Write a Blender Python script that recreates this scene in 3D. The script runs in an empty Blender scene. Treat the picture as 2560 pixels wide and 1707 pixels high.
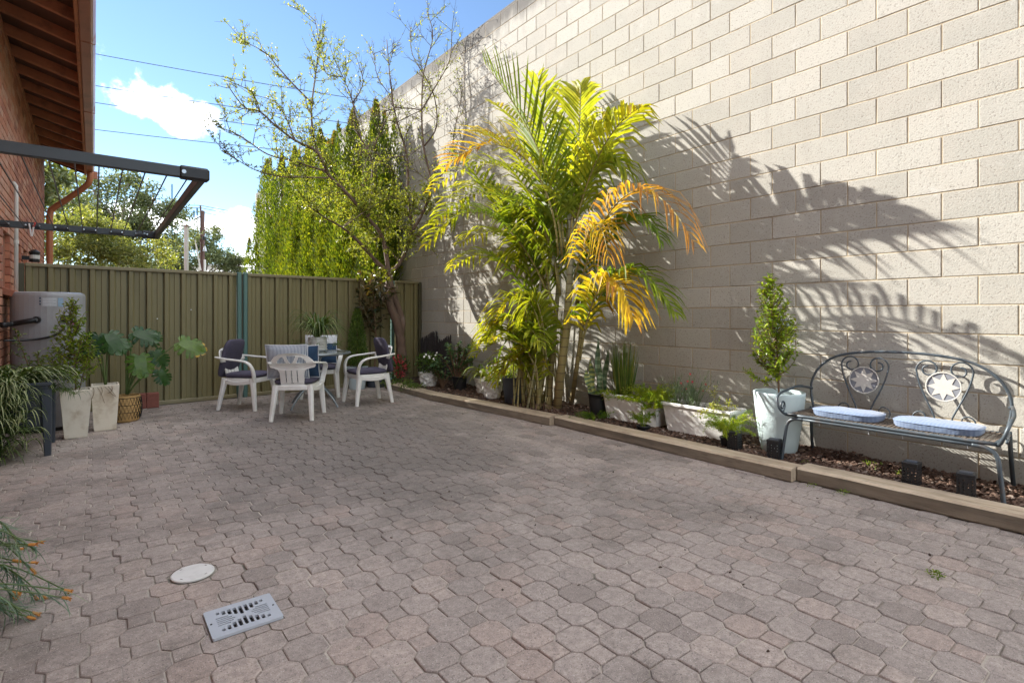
import bpy, math, random
from mathutils import Vector, Matrix, noise

R = random.Random(11)
PI = math.pi
sc = bpy.context.scene
C = sc.collection

# ------------------------------------------------------------------ camera
F, CX, HY, H = 1327.0, 1280.0, 787.0, 1.20
A = math.radians(38.24); SA, CA = math.sin(A), math.cos(A)
cam_d = bpy.data.cameras.new('camera'); cam = bpy.data.objects.new('camera', cam_d); C.objects.link(cam)
cam_d.sensor_width = 36.0; cam_d.lens = 36.0 * F / 2560.0; cam_d.shift_y = -(853.5 - HY) / 2560.0
cam_d.clip_start = 0.05; cam_d.clip_end = 3000
cam.location = (0, 0, H); cam.rotation_euler = (PI / 2, 0, -A)
sc.camera = cam

# ------------------------------------------------------------------ light
SUN = Vector((0.45, -1.0, -0.62)).normalized()
EL = math.asin(-SUN.z); AZ = math.atan2(-SUN.x, -SUN.y)          # azimuth of the sun from +Y towards +X
sd = bpy.data.lights.new('sun', 'SUN'); sun = bpy.data.objects.new('sun', sd); C.objects.link(sun)
sd.energy = 3.6; sd.angle = math.radians(0.55); sd.color = (1.0, 0.955, 0.885)
sun.rotation_euler = SUN.to_track_quat('-Z', 'Y').to_euler(); sun.location = (-6, 14, 12)
EXPOSURE = 2.0
SKY_STRENGTH = 0.060
world = bpy.data.worlds.new('World'); sc.world = world; world.use_nodes = True
wn, wl_ = world.node_tree.nodes, world.node_tree.links
wn.clear()
w_out = wn.new('ShaderNodeOutputWorld'); w_bg = wn.new('ShaderNodeBackground'); w_sky = wn.new('ShaderNodeTexSky')
w_sky.sky_type = 'NISHITA'; w_sky.sun_disc = False; w_sky.sun_elevation = EL; w_sky.sun_rotation = AZ
w_sky.air_density = 1.0; w_sky.dust_density = 0.0; w_sky.ozone_density = 3.0; w_sky.altitude = 60
w_bg.inputs['Strength'].default_value = SKY_STRENGTH
tc = wn.new('ShaderNodeTexCoord')
nz = wn.new('ShaderNodeTexNoise'); nz.inputs['Scale'].default_value = 7.0; nz.inputs['Detail'].default_value = 9; nz.inputs['Roughness'].default_value = 0.58
wl_.new(tc.outputs['Generated'], nz.inputs['Vector'])
def wmath(op, a, b=None):
    n = wn.new('ShaderNodeMath'); n.operation = op
    for i, v in enumerate((a, b)):
        if v is None: continue
        if isinstance(v, (int, float)): n.inputs[i].default_value = v
        else: wl_.new(v, n.inputs[i])
    return n.outputs[0]
def cloud(center, radii):
    """1 in the heart of a cloud bank, falling to 0 at its rim, in directions of the sky"""
    sub = wn.new('ShaderNodeVectorMath'); sub.operation = 'SUBTRACT'; sub.inputs[1].default_value = Vector(center).normalized()
    wl_.new(tc.outputs['Generated'], sub.inputs[0])
    dv = wn.new('ShaderNodeVectorMath'); dv.operation = 'DIVIDE'; dv.inputs[1].default_value = radii
    wl_.new(sub.outputs[0], dv.inputs[0])
    ln = wn.new('ShaderNodeVectorMath'); ln.operation = 'LENGTH'; wl_.new(dv.outputs[0], ln.inputs[0])
    return wmath('SUBTRACT', 1.0, ln.outputs['Value'])
banks = [((0.055, 1.22, 0.405), (0.075, 0.06, 0.046)), ((0.115, 1.20, 0.385), (0.055, 0.06, 0.034)),
         ((0.17, 1.05, 0.155), (0.16, 0.12, 0.032)), ((0.34, 1.0, 0.07), (0.2, 0.2, 0.05))]
CR = random.Random(5)
for az_, el_, sz_ in ((-62, 34, .17), (-95, 24, .2), (-130, 40, .2), (-165, 22, .22), (160, 36, .2), (128, 24, .2), (100, 42, .19), (72, 60, .19), (-30, 62, .17), (-100, 60, .2), (-170, 62, .2), (120, 64, .18), (85, 22, .16), (-75, 12, .18), (145, 12, .2), (-150, 10, .2)):
    a_, e_ = math.radians(az_), math.radians(el_)      # cloud banks added outside the view to brighten the shaded yard
    banks.append(((math.sin(a_) * math.cos(e_), math.cos(a_) * math.cos(e_), math.sin(e_)), (sz_ * 1.7, sz_ * 1.7, sz_ * 0.95)))
acc = None
for c, r in banks:
    m = cloud(c, r); acc = m if acc is None else wmath('MAXIMUM', acc, m)
acc = wmath('MAXIMUM', acc, -1.2)
cl = wmath('ADD', wmath('MULTIPLY', acc, 0.55), wmath('MULTIPLY', wmath('SUBTRACT', nz.outputs['Fac'], 0.5), 2.1))
ramp = wn.new('ShaderNodeMapRange'); ramp.interpolation_type = 'SMOOTHSTEP'
ramp.inputs['From Min'].default_value = 0.02; ramp.inputs['From Max'].default_value = 0.30
wl_.new(cl, ramp.inputs['Value'])
mixc = wn.new('ShaderNodeMix'); mixc.data_type = 'RGBA'; mixc.inputs['B'].default_value = (21.0, 20.8, 20.8, 1)
wl_.new(wmath('MULTIPLY', ramp.outputs['Result'], 0.85), mixc.inputs['Factor'])
wl_.new(w_sky.outputs['Color'], mixc.inputs['A'])
wl_.new(mixc.outputs['Result'], w_bg.inputs['Color'])
wl_.new(w_bg.outputs['Background'], w_out.inputs['Surface'])
sc.view_settings.view_transform = 'Standard'; sc.view_settings.look = 'None'
sc.view_settings.exposure = EXPOSURE; sc.view_settings.gamma = 1.0; sc.view_settings.use_curve_mapping = False
sc.render.engine = 'CYCLES'

# ------------------------------------------------------------------ helpers
V = Vector
def ray(px, py):
    u = (px - CX) / F; v = (HY - py) / F
    return V((SA + u * CA, CA - u * SA, v))
def G(px, py, z=0.0):                       # where the line of sight meets the level z
    d = ray(px, py); t = (z - H) / d.z; return V((d.x * t, d.y * t, z))
def PX(px, py, X):                          # ... a plane parallel to the block wall
    d = ray(px, py); t = X / d.x; return V((X, d.y * t, H + d.z * t))
def PW(px, py, w):                          # ... the distance w ahead of the camera
    d = ray(px, py); return V((d.x * w, d.y * w, H + d.z * w))
def proj(p):
    r = p[0] * CA - p[1] * SA; w = p[0] * SA + p[1] * CA
    if w < 0.05: return (-1e6, -1e6, w)
    return (CX + F * r / w, HY - F * (p[2] - H) / w, w)
def inview(p, m=60):
    x, y, w = proj(p); return w > 0.3 and -m < x < 2560 + m and -m < y < 1707 + m

def rvec():
    while True:
        v = V((R.uniform(-1, 1), R.uniform(-1, 1), R.uniform(-1, 1)))
        if 0.05 < v.length < 1: return v.normalized()
def lerp(a, b, t): return a + (b - a) * t
def bez(p, n):
    out = []
    for i in range(n + 1):
        t = i / n; q = [V(x) for x in p]
        while len(q) > 1: q = [q[k].lerp(q[k + 1], t) for k in range(len(q) - 1)]
        out.append(q[0])
    return out
def smooth_path(pts, n=6):
    pts = [V(p) for p in pts]; out = []
    for i in range(len(pts) - 1):
        p0 = pts[max(i - 1, 0)]; p1 = pts[i]; p2 = pts[i + 1]; p3 = pts[min(i + 2, len(pts) - 1)]
        for k in range(n):
            t = k / n
            out.append(0.5 * ((2 * p1) + (p2 - p0) * t + (2 * p0 - 5 * p1 + 4 * p2 - p3) * t * t + (3 * p1 - p0 - 3 * p2 + p3) * t ** 3))
    out.append(pts[-1]); return out

class MB:
    def __init__(s): s.v = []; s.f = []; s.t = []
    def add(s, vs, fs, tone=0.5):
        o = len(s.v); s.v.extend([tuple(p) for p in vs])
        for f in fs: s.f.append(tuple(i + o for i in f)); s.t.append(tone)
    def poly(s, pts, tone=0.5): s.add(pts, [tuple(range(len(pts)))], tone)
    def box(s, c, size, rot=None, tone=0.5):
        c = V(c); x, y, z = size[0] / 2, size[1] / 2, size[2] / 2
        vs = [V((a * x, b * y, d * z)) for d in (-1, 1) for b in (-1, 1) for a in (-1, 1)]
        if rot is not None: vs = [rot @ p for p in vs]
        s.add([p + c for p in vs], [(0, 2, 3, 1), (4, 5, 7, 6), (0, 1, 5, 4), (2, 6, 7, 3), (0, 4, 6, 2), (1, 3, 7, 5)], tone)
    def rbox(s, c, size, b=0.01, rot=None, tone=0.5):
        """box with all edges chamfered"""
        c = V(c); hx, hy, hz = (k / 2 for k in size); vs = []; idx = {}
        for sx in (-1, 1):
            for sy in (-1, 1):
                for sz in (-1, 1):
                    for ax in range(3):
                        p = [sx * (hx - b), sy * (hy - b), sz * (hz - b)]
                        p[ax] = (sx * hx, sy * hy, sz * hz)[ax]
                        idx[(sx, sy, sz, ax)] = len(vs); vs.append(V(p))
        fs = []
        for ax in range(3):
            o = [k for k in range(3) if k != ax]
            for sg in (-1, 1):
                q = []
                for a_, b_ in ((-1, -1), (1, -1), (1, 1), (-1, 1)):
                    k = [0, 0, 0]; k[ax] = sg; k[o[0]] = a_; k[o[1]] = b_; q.append(idx[(k[0], k[1], k[2], ax)])
                fs.append(tuple(q))
            for a_ in (-1, 1):
                for b_ in (-1, 1):
                    k1 = [0, 0, 0]; k2 = [0, 0, 0]; k1[ax] = -1; k2[ax] = 1
                    k1[o[0]] = k2[o[0]] = a_; k1[o[1]] = k2[o[1]] = b_
                    fs.append((idx[(*k1, o[0])], idx[(*k2, o[0])], idx[(*k2, o[1])], idx[(*k1, o[1])]))
        for sx in (-1, 1):
            for sy in (-1, 1):
                for sz in (-1, 1): fs.append(tuple(idx[(sx, sy, sz, ax)] for ax in range(3)))
        if rot is not None: vs = [rot @ p for p in vs]
        s.add([p + c for p in vs], fs, tone)
    def tube(s, path, rad, n=8, tone=0.5, closed=False, cap=True):
        path = [V(p) for p in path]; m = len(path)
        if not isinstance(rad, (list, tuple)): rad = [rad] * m
        prev = None; vs = []
        for i, p in enumerate(path):
            if closed: t = path[(i + 1) % m] - path[i - 1]
            else: t = path[min(i + 1, m - 1)] - path[max(i - 1, 0)]
            if t.length < 1e-9: t = V((0, 0, 1))
            t.normalize()
            if prev is None:
                a = V((0, 0, 1)) if abs(t.z) < 0.9 else V((1, 0, 0)); prev = t.cross(a).normalized()
            prev = (prev - t * prev.dot(t))
            if prev.length < 1e-6: prev = t.cross(V((0.3, 0.5, 0.8)))
            prev.normalize(); b = t.cross(prev)
            for k in range(n):
                an = 2 * PI * k / n; vs.append(p + (prev * math.cos(an) + b * math.sin(an)) * rad[i])
        fs = []
        for i in range(m if closed else m - 1):
            j = (i + 1) % m
            for k in range(n): fs.append((i * n + k, i * n + (k + 1) % n, j * n + (k + 1) % n, j * n + k))
        if cap and not closed: fs.append(tuple(range(n - 1, -1, -1))); fs.append(tuple((m - 1) * n + k for k in range(n)))
        s.add(vs, fs, tone)
    def sweep(s, path, sizes, side, tone=0.5, r=0.3):
        """rounded-rectangle section; 'side' is the width direction"""
        path = [V(p) for p in path]; vs = []; m = len(path)
        for i, p in enumerate(path):
            t = (path[min(i + 1, m - 1)] - path[max(i - 1, 0)]).normalized()
            sd_ = V(side[i]) if isinstance(side, list) else V(side)
            sd_ = (sd_ - t * sd_.dot(t)).normalized(); n_ = t.cross(sd_)
            w, h = sizes[i][0] / 2, sizes[i][1] / 2; c = min(w, h) * r
            for a, b in ((w - c, -h), (w, -h + c), (w, h - c), (w - c, h), (-w + c, h), (-w, h - c), (-w, -h + c), (-w + c, -h)):
                vs.append(p + sd_ * a + n_ * b)
        fs = [(i * 8 + k, i * 8 + (k + 1) % 8, (i + 1) * 8 + (k + 1) % 8, (i + 1) * 8 + k) for i in range(m - 1) for k in range(8)]
        fs += [tuple(range(7, -1, -1)), tuple((m - 1) * 8 + k for k in range(8))]
        s.add(vs, fs, tone)
    def lathe(s, c, prof, n=24, tone=0.5, closed=True):
        c = V(c); vs = [c + V((r * math.cos(2 * PI * k / n), r * math.sin(2 * PI * k / n), z)) for r, z in prof for k in range(n)]
        fs = [(i * n + k, i * n + (k + 1) % n, (i + 1) * n + (k + 1) % n, (i + 1) * n + k) for i in range(len(prof) - 1) for k in range(n)]
        if closed: fs.append(tuple(range(n - 1, -1, -1))); fs.append(tuple((len(prof) - 1) * n + k for k in range(n)))
        s.add(vs, fs, tone)
    def leaf(s, p, d, n, L, W, tone=0.5, fold=0.18, bend=0.15, pos=0.45):
        d = d.normalized(); sd_ = d.cross(n)
        if sd_.length < 1e-4: sd_ = d.cross(V((0.3, 0.8, 0.5)))
        sd_.normalize(); n = sd_.cross(d)
        m = p + d * L * pos + n * fold * W
        s.add([p, m + sd_ * W / 2, p + d * L - n * bend * L, m - sd_ * W / 2], [(0, 1, 2), (0, 2, 3)], tone)
    def strap(s, path, widths, up, tone=0.5, fold=0.0):
        """ribbon along a path; fold > 0 makes it V-shaped in section"""
        vs = []; m = len(path); k = 3 if fold else 2
        for i, p in enumerate(path):
            t = (path[min(i + 1, m - 1)] - path[max(i - 1, 0)]); t = t.normalized() if t.length > 1e-9 else V((0, 0, 1))
            sd_ = t.cross(up)
            if sd_.length < 1e-4: sd_ = t.cross(V((1, 0.2, 0)))
            sd_.normalize(); n = sd_.cross(t); w = widths[i] / 2
            if fold: vs += [p + sd_ * w + n * fold * w, p, p - sd_ * w + n * fold * w]
            else: vs += [p + sd_ * w, p - sd_ * w]
        s.add(vs, [(i * k + j, i * k + j + 1, (i + 1) * k + j + 1, (i + 1) * k + j) for i in range(m - 1) for j in range(k - 1)], tone)

WLOC = {}
def wl(o): return WLOC.get(o.name, V((0, 0, 0)))
def mesh_of(mb, origin=(0, 0, 0), smooth=False, name='mesh'):
    me = bpy.data.meshes.new(name); o = V(origin)
    me.from_pydata([(p[0] - o.x, p[1] - o.y, p[2] - o.z) for p in mb.v], [], mb.f)
    at = me.attributes.new('tone', 'FLOAT', 'FACE')
    if len(mb.t) == len(me.polygons): at.data.foreach_set('value', mb.t)
    if smooth: me.polygons.foreach_set('use_smooth', [True] * len(me.polygons))
    me.update(); return me
def obj(name, mb, mat, parent=None, loc=None, smooth=False, kind=None, label=None):
    me = mb if isinstance(mb, bpy.types.Mesh) else None
    if loc is None: loc = wl(parent) if parent else V((0, 0, 0))
    loc = V(loc)
    if me is None: me = mesh_of(mb, loc, smooth, name)
    o = bpy.data.objects.new(name, me); C.objects.link(o)
    if mat and not me.materials: me.materials.append(mat)
    if parent: o.parent = parent; o.location = loc - wl(parent)
    else: o.location = loc
    WLOC[o.name] = loc
    if kind: o['kind'] = kind
    if label: o['label'] = label
    return o
def tag(o, label, cat, group=None):
    o['label'] = label; o['category'] = cat
    if group: o['group'] = group
    return o
def thing(name, label, cat, loc=(0, 0, 0), group=None):
    o = bpy.data.objects.new(name, None); C.objects.link(o); o.location = loc; o.empty_display_size = 0.1
    WLOC[o.name] = V(loc); return tag(o, label, cat, group)
def structure(name, mb, mat, smooth=False):
    o = obj(name, mb, mat, smooth=smooth); o['kind'] = 'structure'; return o
def dup(root, loc, rz, label):
    def cp(o, par):
        c = o.copy(); C.objects.link(c); c.parent = par
        for ch in o.children: cp(ch, c)
        return c
    r = cp(root, None); r.location = loc; r.rotation_euler = (0, 0, rz); r['label'] = label
    return r
def panel(loops, th):
    """flat plate with holes, in local x/y, thickness th"""
    cu = bpy.data.curves.new('plate', 'CURVE'); cu.dimensions = '2D'; cu.fill_mode = 'BOTH'; cu.extrude = th / 2
    for lp in loops:
        s = cu.splines.new('POLY'); s.points.add(len(lp) - 1)
        for i, p in enumerate(lp): s.points[i].co = (p[0], p[1], 0, 1)
        s.use_cyclic_u = True
    ob = bpy.data.objects.new('plate', cu); C.objects.link(ob)
    bpy.context.view_layer.update()
    me = bpy.data.meshes.new_from_object(ob.evaluated_get(bpy.context.evaluated_depsgraph_get()))
    vs = [v.co.copy() for v in me.vertices]; fs = [tuple(p.vertices) for p in me.polygons]
    bpy.data.objects.remove(ob); bpy.data.curves.remove(cu); bpy.data.meshes.remove(me)
    return vs, fs
def rrect(x0, y0, x1, y1, r, n=4):
    out = []
    for cx, cy, a0 in ((x1 - r, y0 + r, -90), (x1 - r, y1 - r, 0), (x0 + r, y1 - r, 90), (x0 + r, y0 + r, 180)):
        for k in range(n + 1):
            a = math.radians(a0 + 90 * k / n); out.append((cx + r * math.cos(a), cy + r * math.sin(a)))
    return out

# ------------------------------------------------------------------ materials
def new_mat(name):
    m = bpy.data.materials.new(name); m.use_nodes = True
    nt = m.node_tree; nt.nodes.clear()
    out = nt.nodes.new('ShaderNodeOutputMaterial'); b = nt.nodes.new('ShaderNodeBsdfPrincipled')
    nt.links.new(b.outputs[0], out.inputs['Surface']); return m, nt, b, out
class NT:
    """little node-building helper"""
    def __init__(s, nt): s.nt = nt
    def n(s, t, **kw):
        x = s.nt.nodes.new(t)
        for k, v in kw.items(): setattr(x, k, v)
        return x
    def l(s, a, b): s.nt.links.new(a, b)
    def pos(s): return s.n('ShaderNodeNewGeometry').outputs['Position']
    def objc(s): return s.n('ShaderNodeTexCoord').outputs['Object']
    def noise(s, vec, scale, detail=4, rough=0.55, dist=0.0):
        x = s.n('ShaderNodeTexNoise'); x.inputs['Scale'].default_value = scale; x.inputs['Detail'].default_value = detail
        x.inputs['Roughness'].default_value = rough; x.inputs['Distortion'].default_value = dist; s.l(vec, x.inputs['Vector']); return x.outputs['Fac']
    def mr(s, v, a, b, c=0.0, d=1.0, smooth=False):
        x = s.n('ShaderNodeMapRange'); x.interpolation_type = 'SMOOTHSTEP' if smooth else 'LINEAR'
        for i, k in enumerate((a, b, c, d)): x.inputs[i + 1].default_value = k
        s.l(v, x.inputs['Value']); return x.outputs['Result']
    def math(s, op, a, b=0.0):
        x = s.n('ShaderNodeMath', operation=op)
        for i, v in enumerate((a, b)):
            if isinstance(v, (int, float)): x.inputs[i].default_value = v
            else: s.l(v, x.inputs[i])
        return x.outputs[0]
    def mix(s, fac, a, b, mode='MIX'):
        x = s.n('ShaderNodeMix', data_type='RGBA', blend_type=mode)
        for key, v in (('Factor', fac), ('A', a), ('B', b)):
            if isinstance(v, (int, float)): x.inputs[key].default_value = v
            elif isinstance(v, tuple): x.inputs[key].default_value = (*v[:3], 1)
            else: s.l(v, x.inputs[key])
        return x.outputs['Result']
    def ramp(s, fac, stops):
        x = s.n('ShaderNodeValToRGB'); e = x.color_ramp.elements
        while len(e) < len(stops): e.new(0.5)
        for i, (p, c) in enumerate(stops): e[i].position = p; e[i].color = (*c, 1)
        s.l(fac, x.inputs['Fac']); return x.outputs['Color']
    def attr(s, name='tone'): return s.n('ShaderNodeAttribute', attribute_name=name).outputs['Fac']
    def bump(s, h, strength, dist=0.01, normal=None):
        x = s.n('ShaderNodeBump'); x.inputs['Strength'].default_value = strength; x.inputs['Distance'].default_value = dist
        s.l(h, x.inputs['Height'])
        if normal is not None: s.l(normal, x.inputs['Normal'])
        return x.outputs['Normal']
    def scalev(s, vec, sc_):
        x = s.n('ShaderNodeMapping'); x.inputs['Scale'].default_value = sc_; s.l(vec, x.inputs['Vector']); return x.outputs['Vector']

def mat(name, col, rough=0.6, var=0.12, scale=6.0, bump=0.0, bscale=80.0, metal=0.0, spec=0.5, dirt=None, dscale=3.0, damt=0.5, local=False, stretch=None):
    m, nt, b, out = new_mat(name); k = NT(nt); p = k.objc() if local else k.pos()
    if stretch: p = k.scalev(p, stretch)
    f = k.noise(p, scale, 5)
    c = k.mix(f, tuple(x * (1 - var) for x in col), tuple(min(x * (1 + var), 1) for x in col))
    if dirt:
        g = k.mr(k.noise(p, dscale, 7, 0.65), 0.48, 0.72, 0, damt, True); c = k.mix(g, c, dirt)
    k.l(c, b.inputs['Base Color']); b.inputs['Roughness'].default_value = rough
    b.inputs['Metallic'].default_value = metal; b.inputs['Specular IOR Level'].default_value = spec
    if bump: k.l(k.bump(k.noise(p, bscale, 4), bump, 0.004), b.inputs['Normal'])
    return m
def leafmat(name, stops, trans=0.38, rough=0.45, tcol=(1.5, 1.35, 0.45), var=0.25, vscale=14.0, spec=0.35):
    m, nt, b, out = new_mat(name); k = NT(nt)
    c = k.ramp(k.attr(), stops)
    f = k.mr(k.noise(k.pos(), vscale, 3), 0.3, 0.7, 1 - var, 1 + var)
    hs = k.n('ShaderNodeHueSaturation'); k.l(c, hs.inputs['Color']); k.l(f, hs.inputs['Value'])
    k.l(hs.outputs[0], b.inputs['Base Color']); b.inputs['Roughness'].default_value = rough; b.inputs['Specular IOR Level'].default_value = spec
    tr = k.n('ShaderNodeBsdfTranslucent'); k.l(k.mix(1.0, hs.outputs[0], tcol, 'MULTIPLY'), tr.inputs['Color'])
    mx = k.n('ShaderNodeMixShader'); mx.inputs[0].default_value = trans
    k.l(b.outputs[0], mx.inputs[1]); k.l(tr.outputs[0], mx.inputs[2]); k.l(mx.outputs[0], out.inputs['Surface'])
    return m

def paver_material():
    m, nt, b, out = new_mat('concrete_paver'); k = NT(nt); p = k.pos()
    t = k.attr()
    c = k.ramp(t, [(0.0, (0.29, 0.245, 0.218)), (0.15, (0.395, 0.338, 0.302)), (0.6, (0.44, 0.376, 0.335)), (0.85, (0.485, 0.405, 0.355)), (1.0, (0.44, 0.35, 0.302))])
    st = k.math('MULTIPLY', k.mr(k.noise(p, 0.8, 9, 0.72, 0.3), 0.47, 0.60, 0, 1.0, True), k.mr(k.noise(p, 16, 5, 0.7), 0.28, 0.62, 0.25, 0.8))           # dark mossy staining
    c = k.mix(st, c, (0.16, 0.14, 0.122))
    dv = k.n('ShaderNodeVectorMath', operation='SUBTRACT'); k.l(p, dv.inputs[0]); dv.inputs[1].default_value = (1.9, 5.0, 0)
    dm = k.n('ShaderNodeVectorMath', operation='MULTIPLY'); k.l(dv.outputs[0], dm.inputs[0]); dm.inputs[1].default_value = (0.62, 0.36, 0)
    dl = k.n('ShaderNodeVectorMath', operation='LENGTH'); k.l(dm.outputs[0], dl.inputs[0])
    edge = k.math('ADD', dl.outputs['Value'], k.math('MULTIPLY', k.math('SUBTRACT', k.noise(p, 1.7, 9, 0.7), 0.5), 2.2))       # algae stain mid-yard, with the deep shade there painted into the colour
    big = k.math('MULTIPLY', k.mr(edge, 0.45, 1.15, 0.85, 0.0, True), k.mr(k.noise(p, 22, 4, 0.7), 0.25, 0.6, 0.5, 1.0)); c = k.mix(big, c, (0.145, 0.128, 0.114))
    s2 = k.mr(k.noise(p, 5.5, 5, 0.6), 0.5, 0.75, 0, 0.45, True); c = k.mix(s2, c, (0.20, 0.17, 0.15))
    s3 = k.mr(k.noise(k.scalev(p, (1.0, 1.3, 1.0)), 2.3, 6, 0.7), 0.60, 0.74, 0, 0.35, True); c = k.mix(s3, c, (0.42, 0.39, 0.36))   # pale efflorescence
    c = k.mix(k.mr(k.noise(p, 34, 5, 0.7), 0.35, 0.65, 0.55, 0.0), c, (0.17, 0.145, 0.13))
    agg = k.noise(p, 210, 3, 0.75); c = k.mix(k.mr(agg, 0.58, 0.68, 0, 0.8), c, (0.66, 0.60, 0.56))
    c = k.mix(k.mr(k.noise(p, 150, 3, 0.7), 0.34, 0.44, 0.75, 0), c, (0.10, 0.085, 0.08))
    k.l(c, b.inputs['Base Color']); b.inputs['Roughness'].default_value = 0.82; b.inputs['Specular IOR Level'].default_value = 0.35
    nb = k.bump(agg, 0.5, 0.003); k.l(k.bump(k.noise(p, 40, 4), 0.35, 0.004, nb), b.inputs['Normal']); return m
def block_material():
    m, nt, b, out = new_mat('grey_concrete_block'); k = NT(nt); p = k.pos()
    c = k.ramp(k.attr(), [(0.0, (0.34, 0.33, 0.292)), (0.5, (0.382, 0.371, 0.33)), (1.0, (0.418, 0.406, 0.362))])
    c = k.mix(k.mr(k.noise(p, 2.4, 5), 0.4, 0.7, 0, 0.35, True), c, (0.43, 0.40, 0.35))
    pits = k.mr(k.noise(p, 75, 4, 0.7), 0.36, 0.43, 0.75, 0); c = k.mix(pits, c, (0.20, 0.18, 0.155))
    c = k.mix(k.mr(k.noise(k.scalev(p, (1, 2.6, 0.28)), 1.9, 7, 0.7), 0.52, 0.72, 0, 0.30, True), c, (0.27, 0.255, 0.225))
    c = k.mix(k.mr(k.noise(p, 6.5, 6, 0.7), 0.56, 0.74, 0, 0.35, True), c, (0.52, 0.51, 0.48))
    sep = k.n('ShaderNodeSeparateXYZ'); k.l(p, sep.inputs[0])
    wv = k.math('ADD', sep.outputs['Z'], k.math('MULTIPLY', k.noise(k.scalev(p, (1, 3.2, 0.5)), 1.6, 6, 0.65), 0.55))
    st = k.mr(wv, 5.62, 5.86, 0, 0.85, True); c = k.mix(st, c, (0.10, 0.095, 0.09))               # weathered black top course
    k.l(c, b.inputs['Base Color']); b.inputs['Roughness'].default_value = 0.9; b.inputs['Specular IOR Level'].default_value = 0.2
    nb = k.bump(k.noise(p, 75, 4, 0.7), 0.55, 0.006); k.l(k.bump(k.noise(p, 260, 3, 0.7), 0.4, 0.003, nb), b.inputs['Normal']); return m
def brick_material(name='red_brick'):
    m, nt, b, out = new_mat(name); k = NT(nt); p = k.pos()
    c = k.ramp(k.attr(), [(0.0, (0.30, 0.115, 0.07)), (0.4, (0.46, 0.17, 0.10)), (0.75, (0.52, 0.22, 0.13)), (1.0, (0.54, 0.31, 0.22))])
    c = k.mix(k.mr(k.noise(p, 12, 6, 0.65), 0.5, 0.75, 0, 0.5), c, (0.14, 0.07, 0.05))
    c = k.mix(k.mr(k.noise(p, 90, 3), 0.62, 0.75, 0, 0.5), c, (0.42, 0.25, 0.18))
    k.l(c, b.inputs['Base Color']); b.inputs['Roughness'].default_value = 0.85
    k.l(k.bump(k.noise(p, 70, 5, 0.7), 0.6, 0.005), b.inputs['Normal']); return m
def wood_material(name, base, dark, stretch, s=1.0, crack=0.6):
    m, nt, b, out = new_mat(name); k = NT(nt); p = k.scalev(k.objc(), stretch)
    g = k.noise(p, 14 * s, 7, 0.65, 0.6); c = k.mix(k.mr(g, 0.3, 0.72), dark, base)
    fine = k.noise(p, 55 * s, 4, 0.6); c = k.mix(k.mr(fine, 0.32, 0.42, crack, 0), c, tuple(x * 0.25 for x in dark))
    st = k.mr(k.noise(k.objc(), 3.2, 6, 0.65), 0.5, 0.72, 0, 0.5); c = k.mix(st, c, tuple(x * 0.55 for x in dark))
    grime = k.math('MULTIPLY', k.math('SUBTRACT', 1.0, k.attr()), k.mr(k.noise(p, 6, 6, 0.7), 0.25, 0.65, 0.45, 0.9)); c = k.mix(grime, c, (0.085, 0.07, 0.052))       # grey grime on the kicked front face
    k.l(c, b.inputs['Base Color']); b.inputs['Roughness'].default_value = 0.85
    k.l(k.bump(fine, 0.6, 0.006), b.inputs['Normal']); return m
def stripe_fabric(name, a, bcol, axis, freq, rough=0.9):
    m, nt, b, out = new_mat(name); k = NT(nt)
    sep = k.n('ShaderNodeSeparateXYZ'); k.l(k.objc(), sep.inputs[0])
    w = k.math('SINE', k.math('MULTIPLY', sep.outputs[axis], freq)); c = k.mix(k.mr(w, -0.3, 0.3), a, bcol)
    c = k.mix(k.math('MULTIPLY', k.noise(k.objc(), 300, 2), 0.3), c, tuple(x * 0.6 for x in a))
    k.l(c, b.inputs['Base Color']); b.inputs['Roughness'].default_value = rough; b.inputs['Sheen Weight'].default_value = 0.2
    k.l(k.bump(k.noise(k.objc(), 25, 3), 0.35, 0.01), b.inputs['Normal']); return m

M = {}
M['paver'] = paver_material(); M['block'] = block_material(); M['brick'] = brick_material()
M['joint_sand'] = mat('joint_sand', (0.46, 0.41, 0.35), 0.95, 0.5, 9, 0.6, 200, dirt=(0.055, 0.055, 0.032), dscale=2.0, damt=1.0)
M['mortar'] = mat('block_mortar', (0.40, 0.335, 0.235), 0.95, 0.25, 20, 0.5, 120, dirt=(0.12, 0.09, 0.06), dscale=5, damt=0.7)
M['brick_mortar'] = mat('brick_mortar', (0.34, 0.29, 0.22), 0.95, 0.2, 20, 0.5, 120)
M['earth'] = mat('earth', (0.10, 0.075, 0.05), 0.95, 0.4, 12, 0.8, 60, dirt=(0.04, 0.03, 0.02))
M['soil'] = mat('garden_soil', (0.05, 0.034, 0.024), 0.95, 0.4, 30, 0.9, 90)
M['potsoil'] = mat('potting_soil', (0.035, 0.025, 0.018), 0.95, 0.4, 40, 0.9, 120)
M['fence'] = mat('olive_steel_sheet', (0.205, 0.18, 0.088), 0.42, 0.10, 3.0, 0.0, spec=0.4, dirt=(0.115, 0.098, 0.045), dscale=2.2, damt=0.6, stretch=(1, 1, 0.25))
M['fence_rail'] = mat('olive_rail', (0.23, 0.20, 0.11), 0.45, 0.1, 5)
M['teal'] = mat('teal_post', (0.105, 0.20, 0.18), 0.4, 0.12, 4, spec=0.4)
M['dark_post'] = mat('dark_olive_post', (0.07, 0.065, 0.035), 0.5)
M['rafter'] = mat('stained_rafter', (0.46, 0.195, 0.10), 0.7, 0.3, 9, 0.4, 40, dirt=(0.10, 0.05, 0.035), dscale=5, damt=0.6)
M['soffit'] = mat('soffit_board', (0.16, 0.08, 0.05), 0.85, 0.2, 8)
M['gutter'] = mat('brown_gutter', (0.36, 0.155, 0.095), 0.38, 0.15, 4, dirt=(0.13, 0.065, 0.045), dscale=3, damt=0.6)
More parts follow.
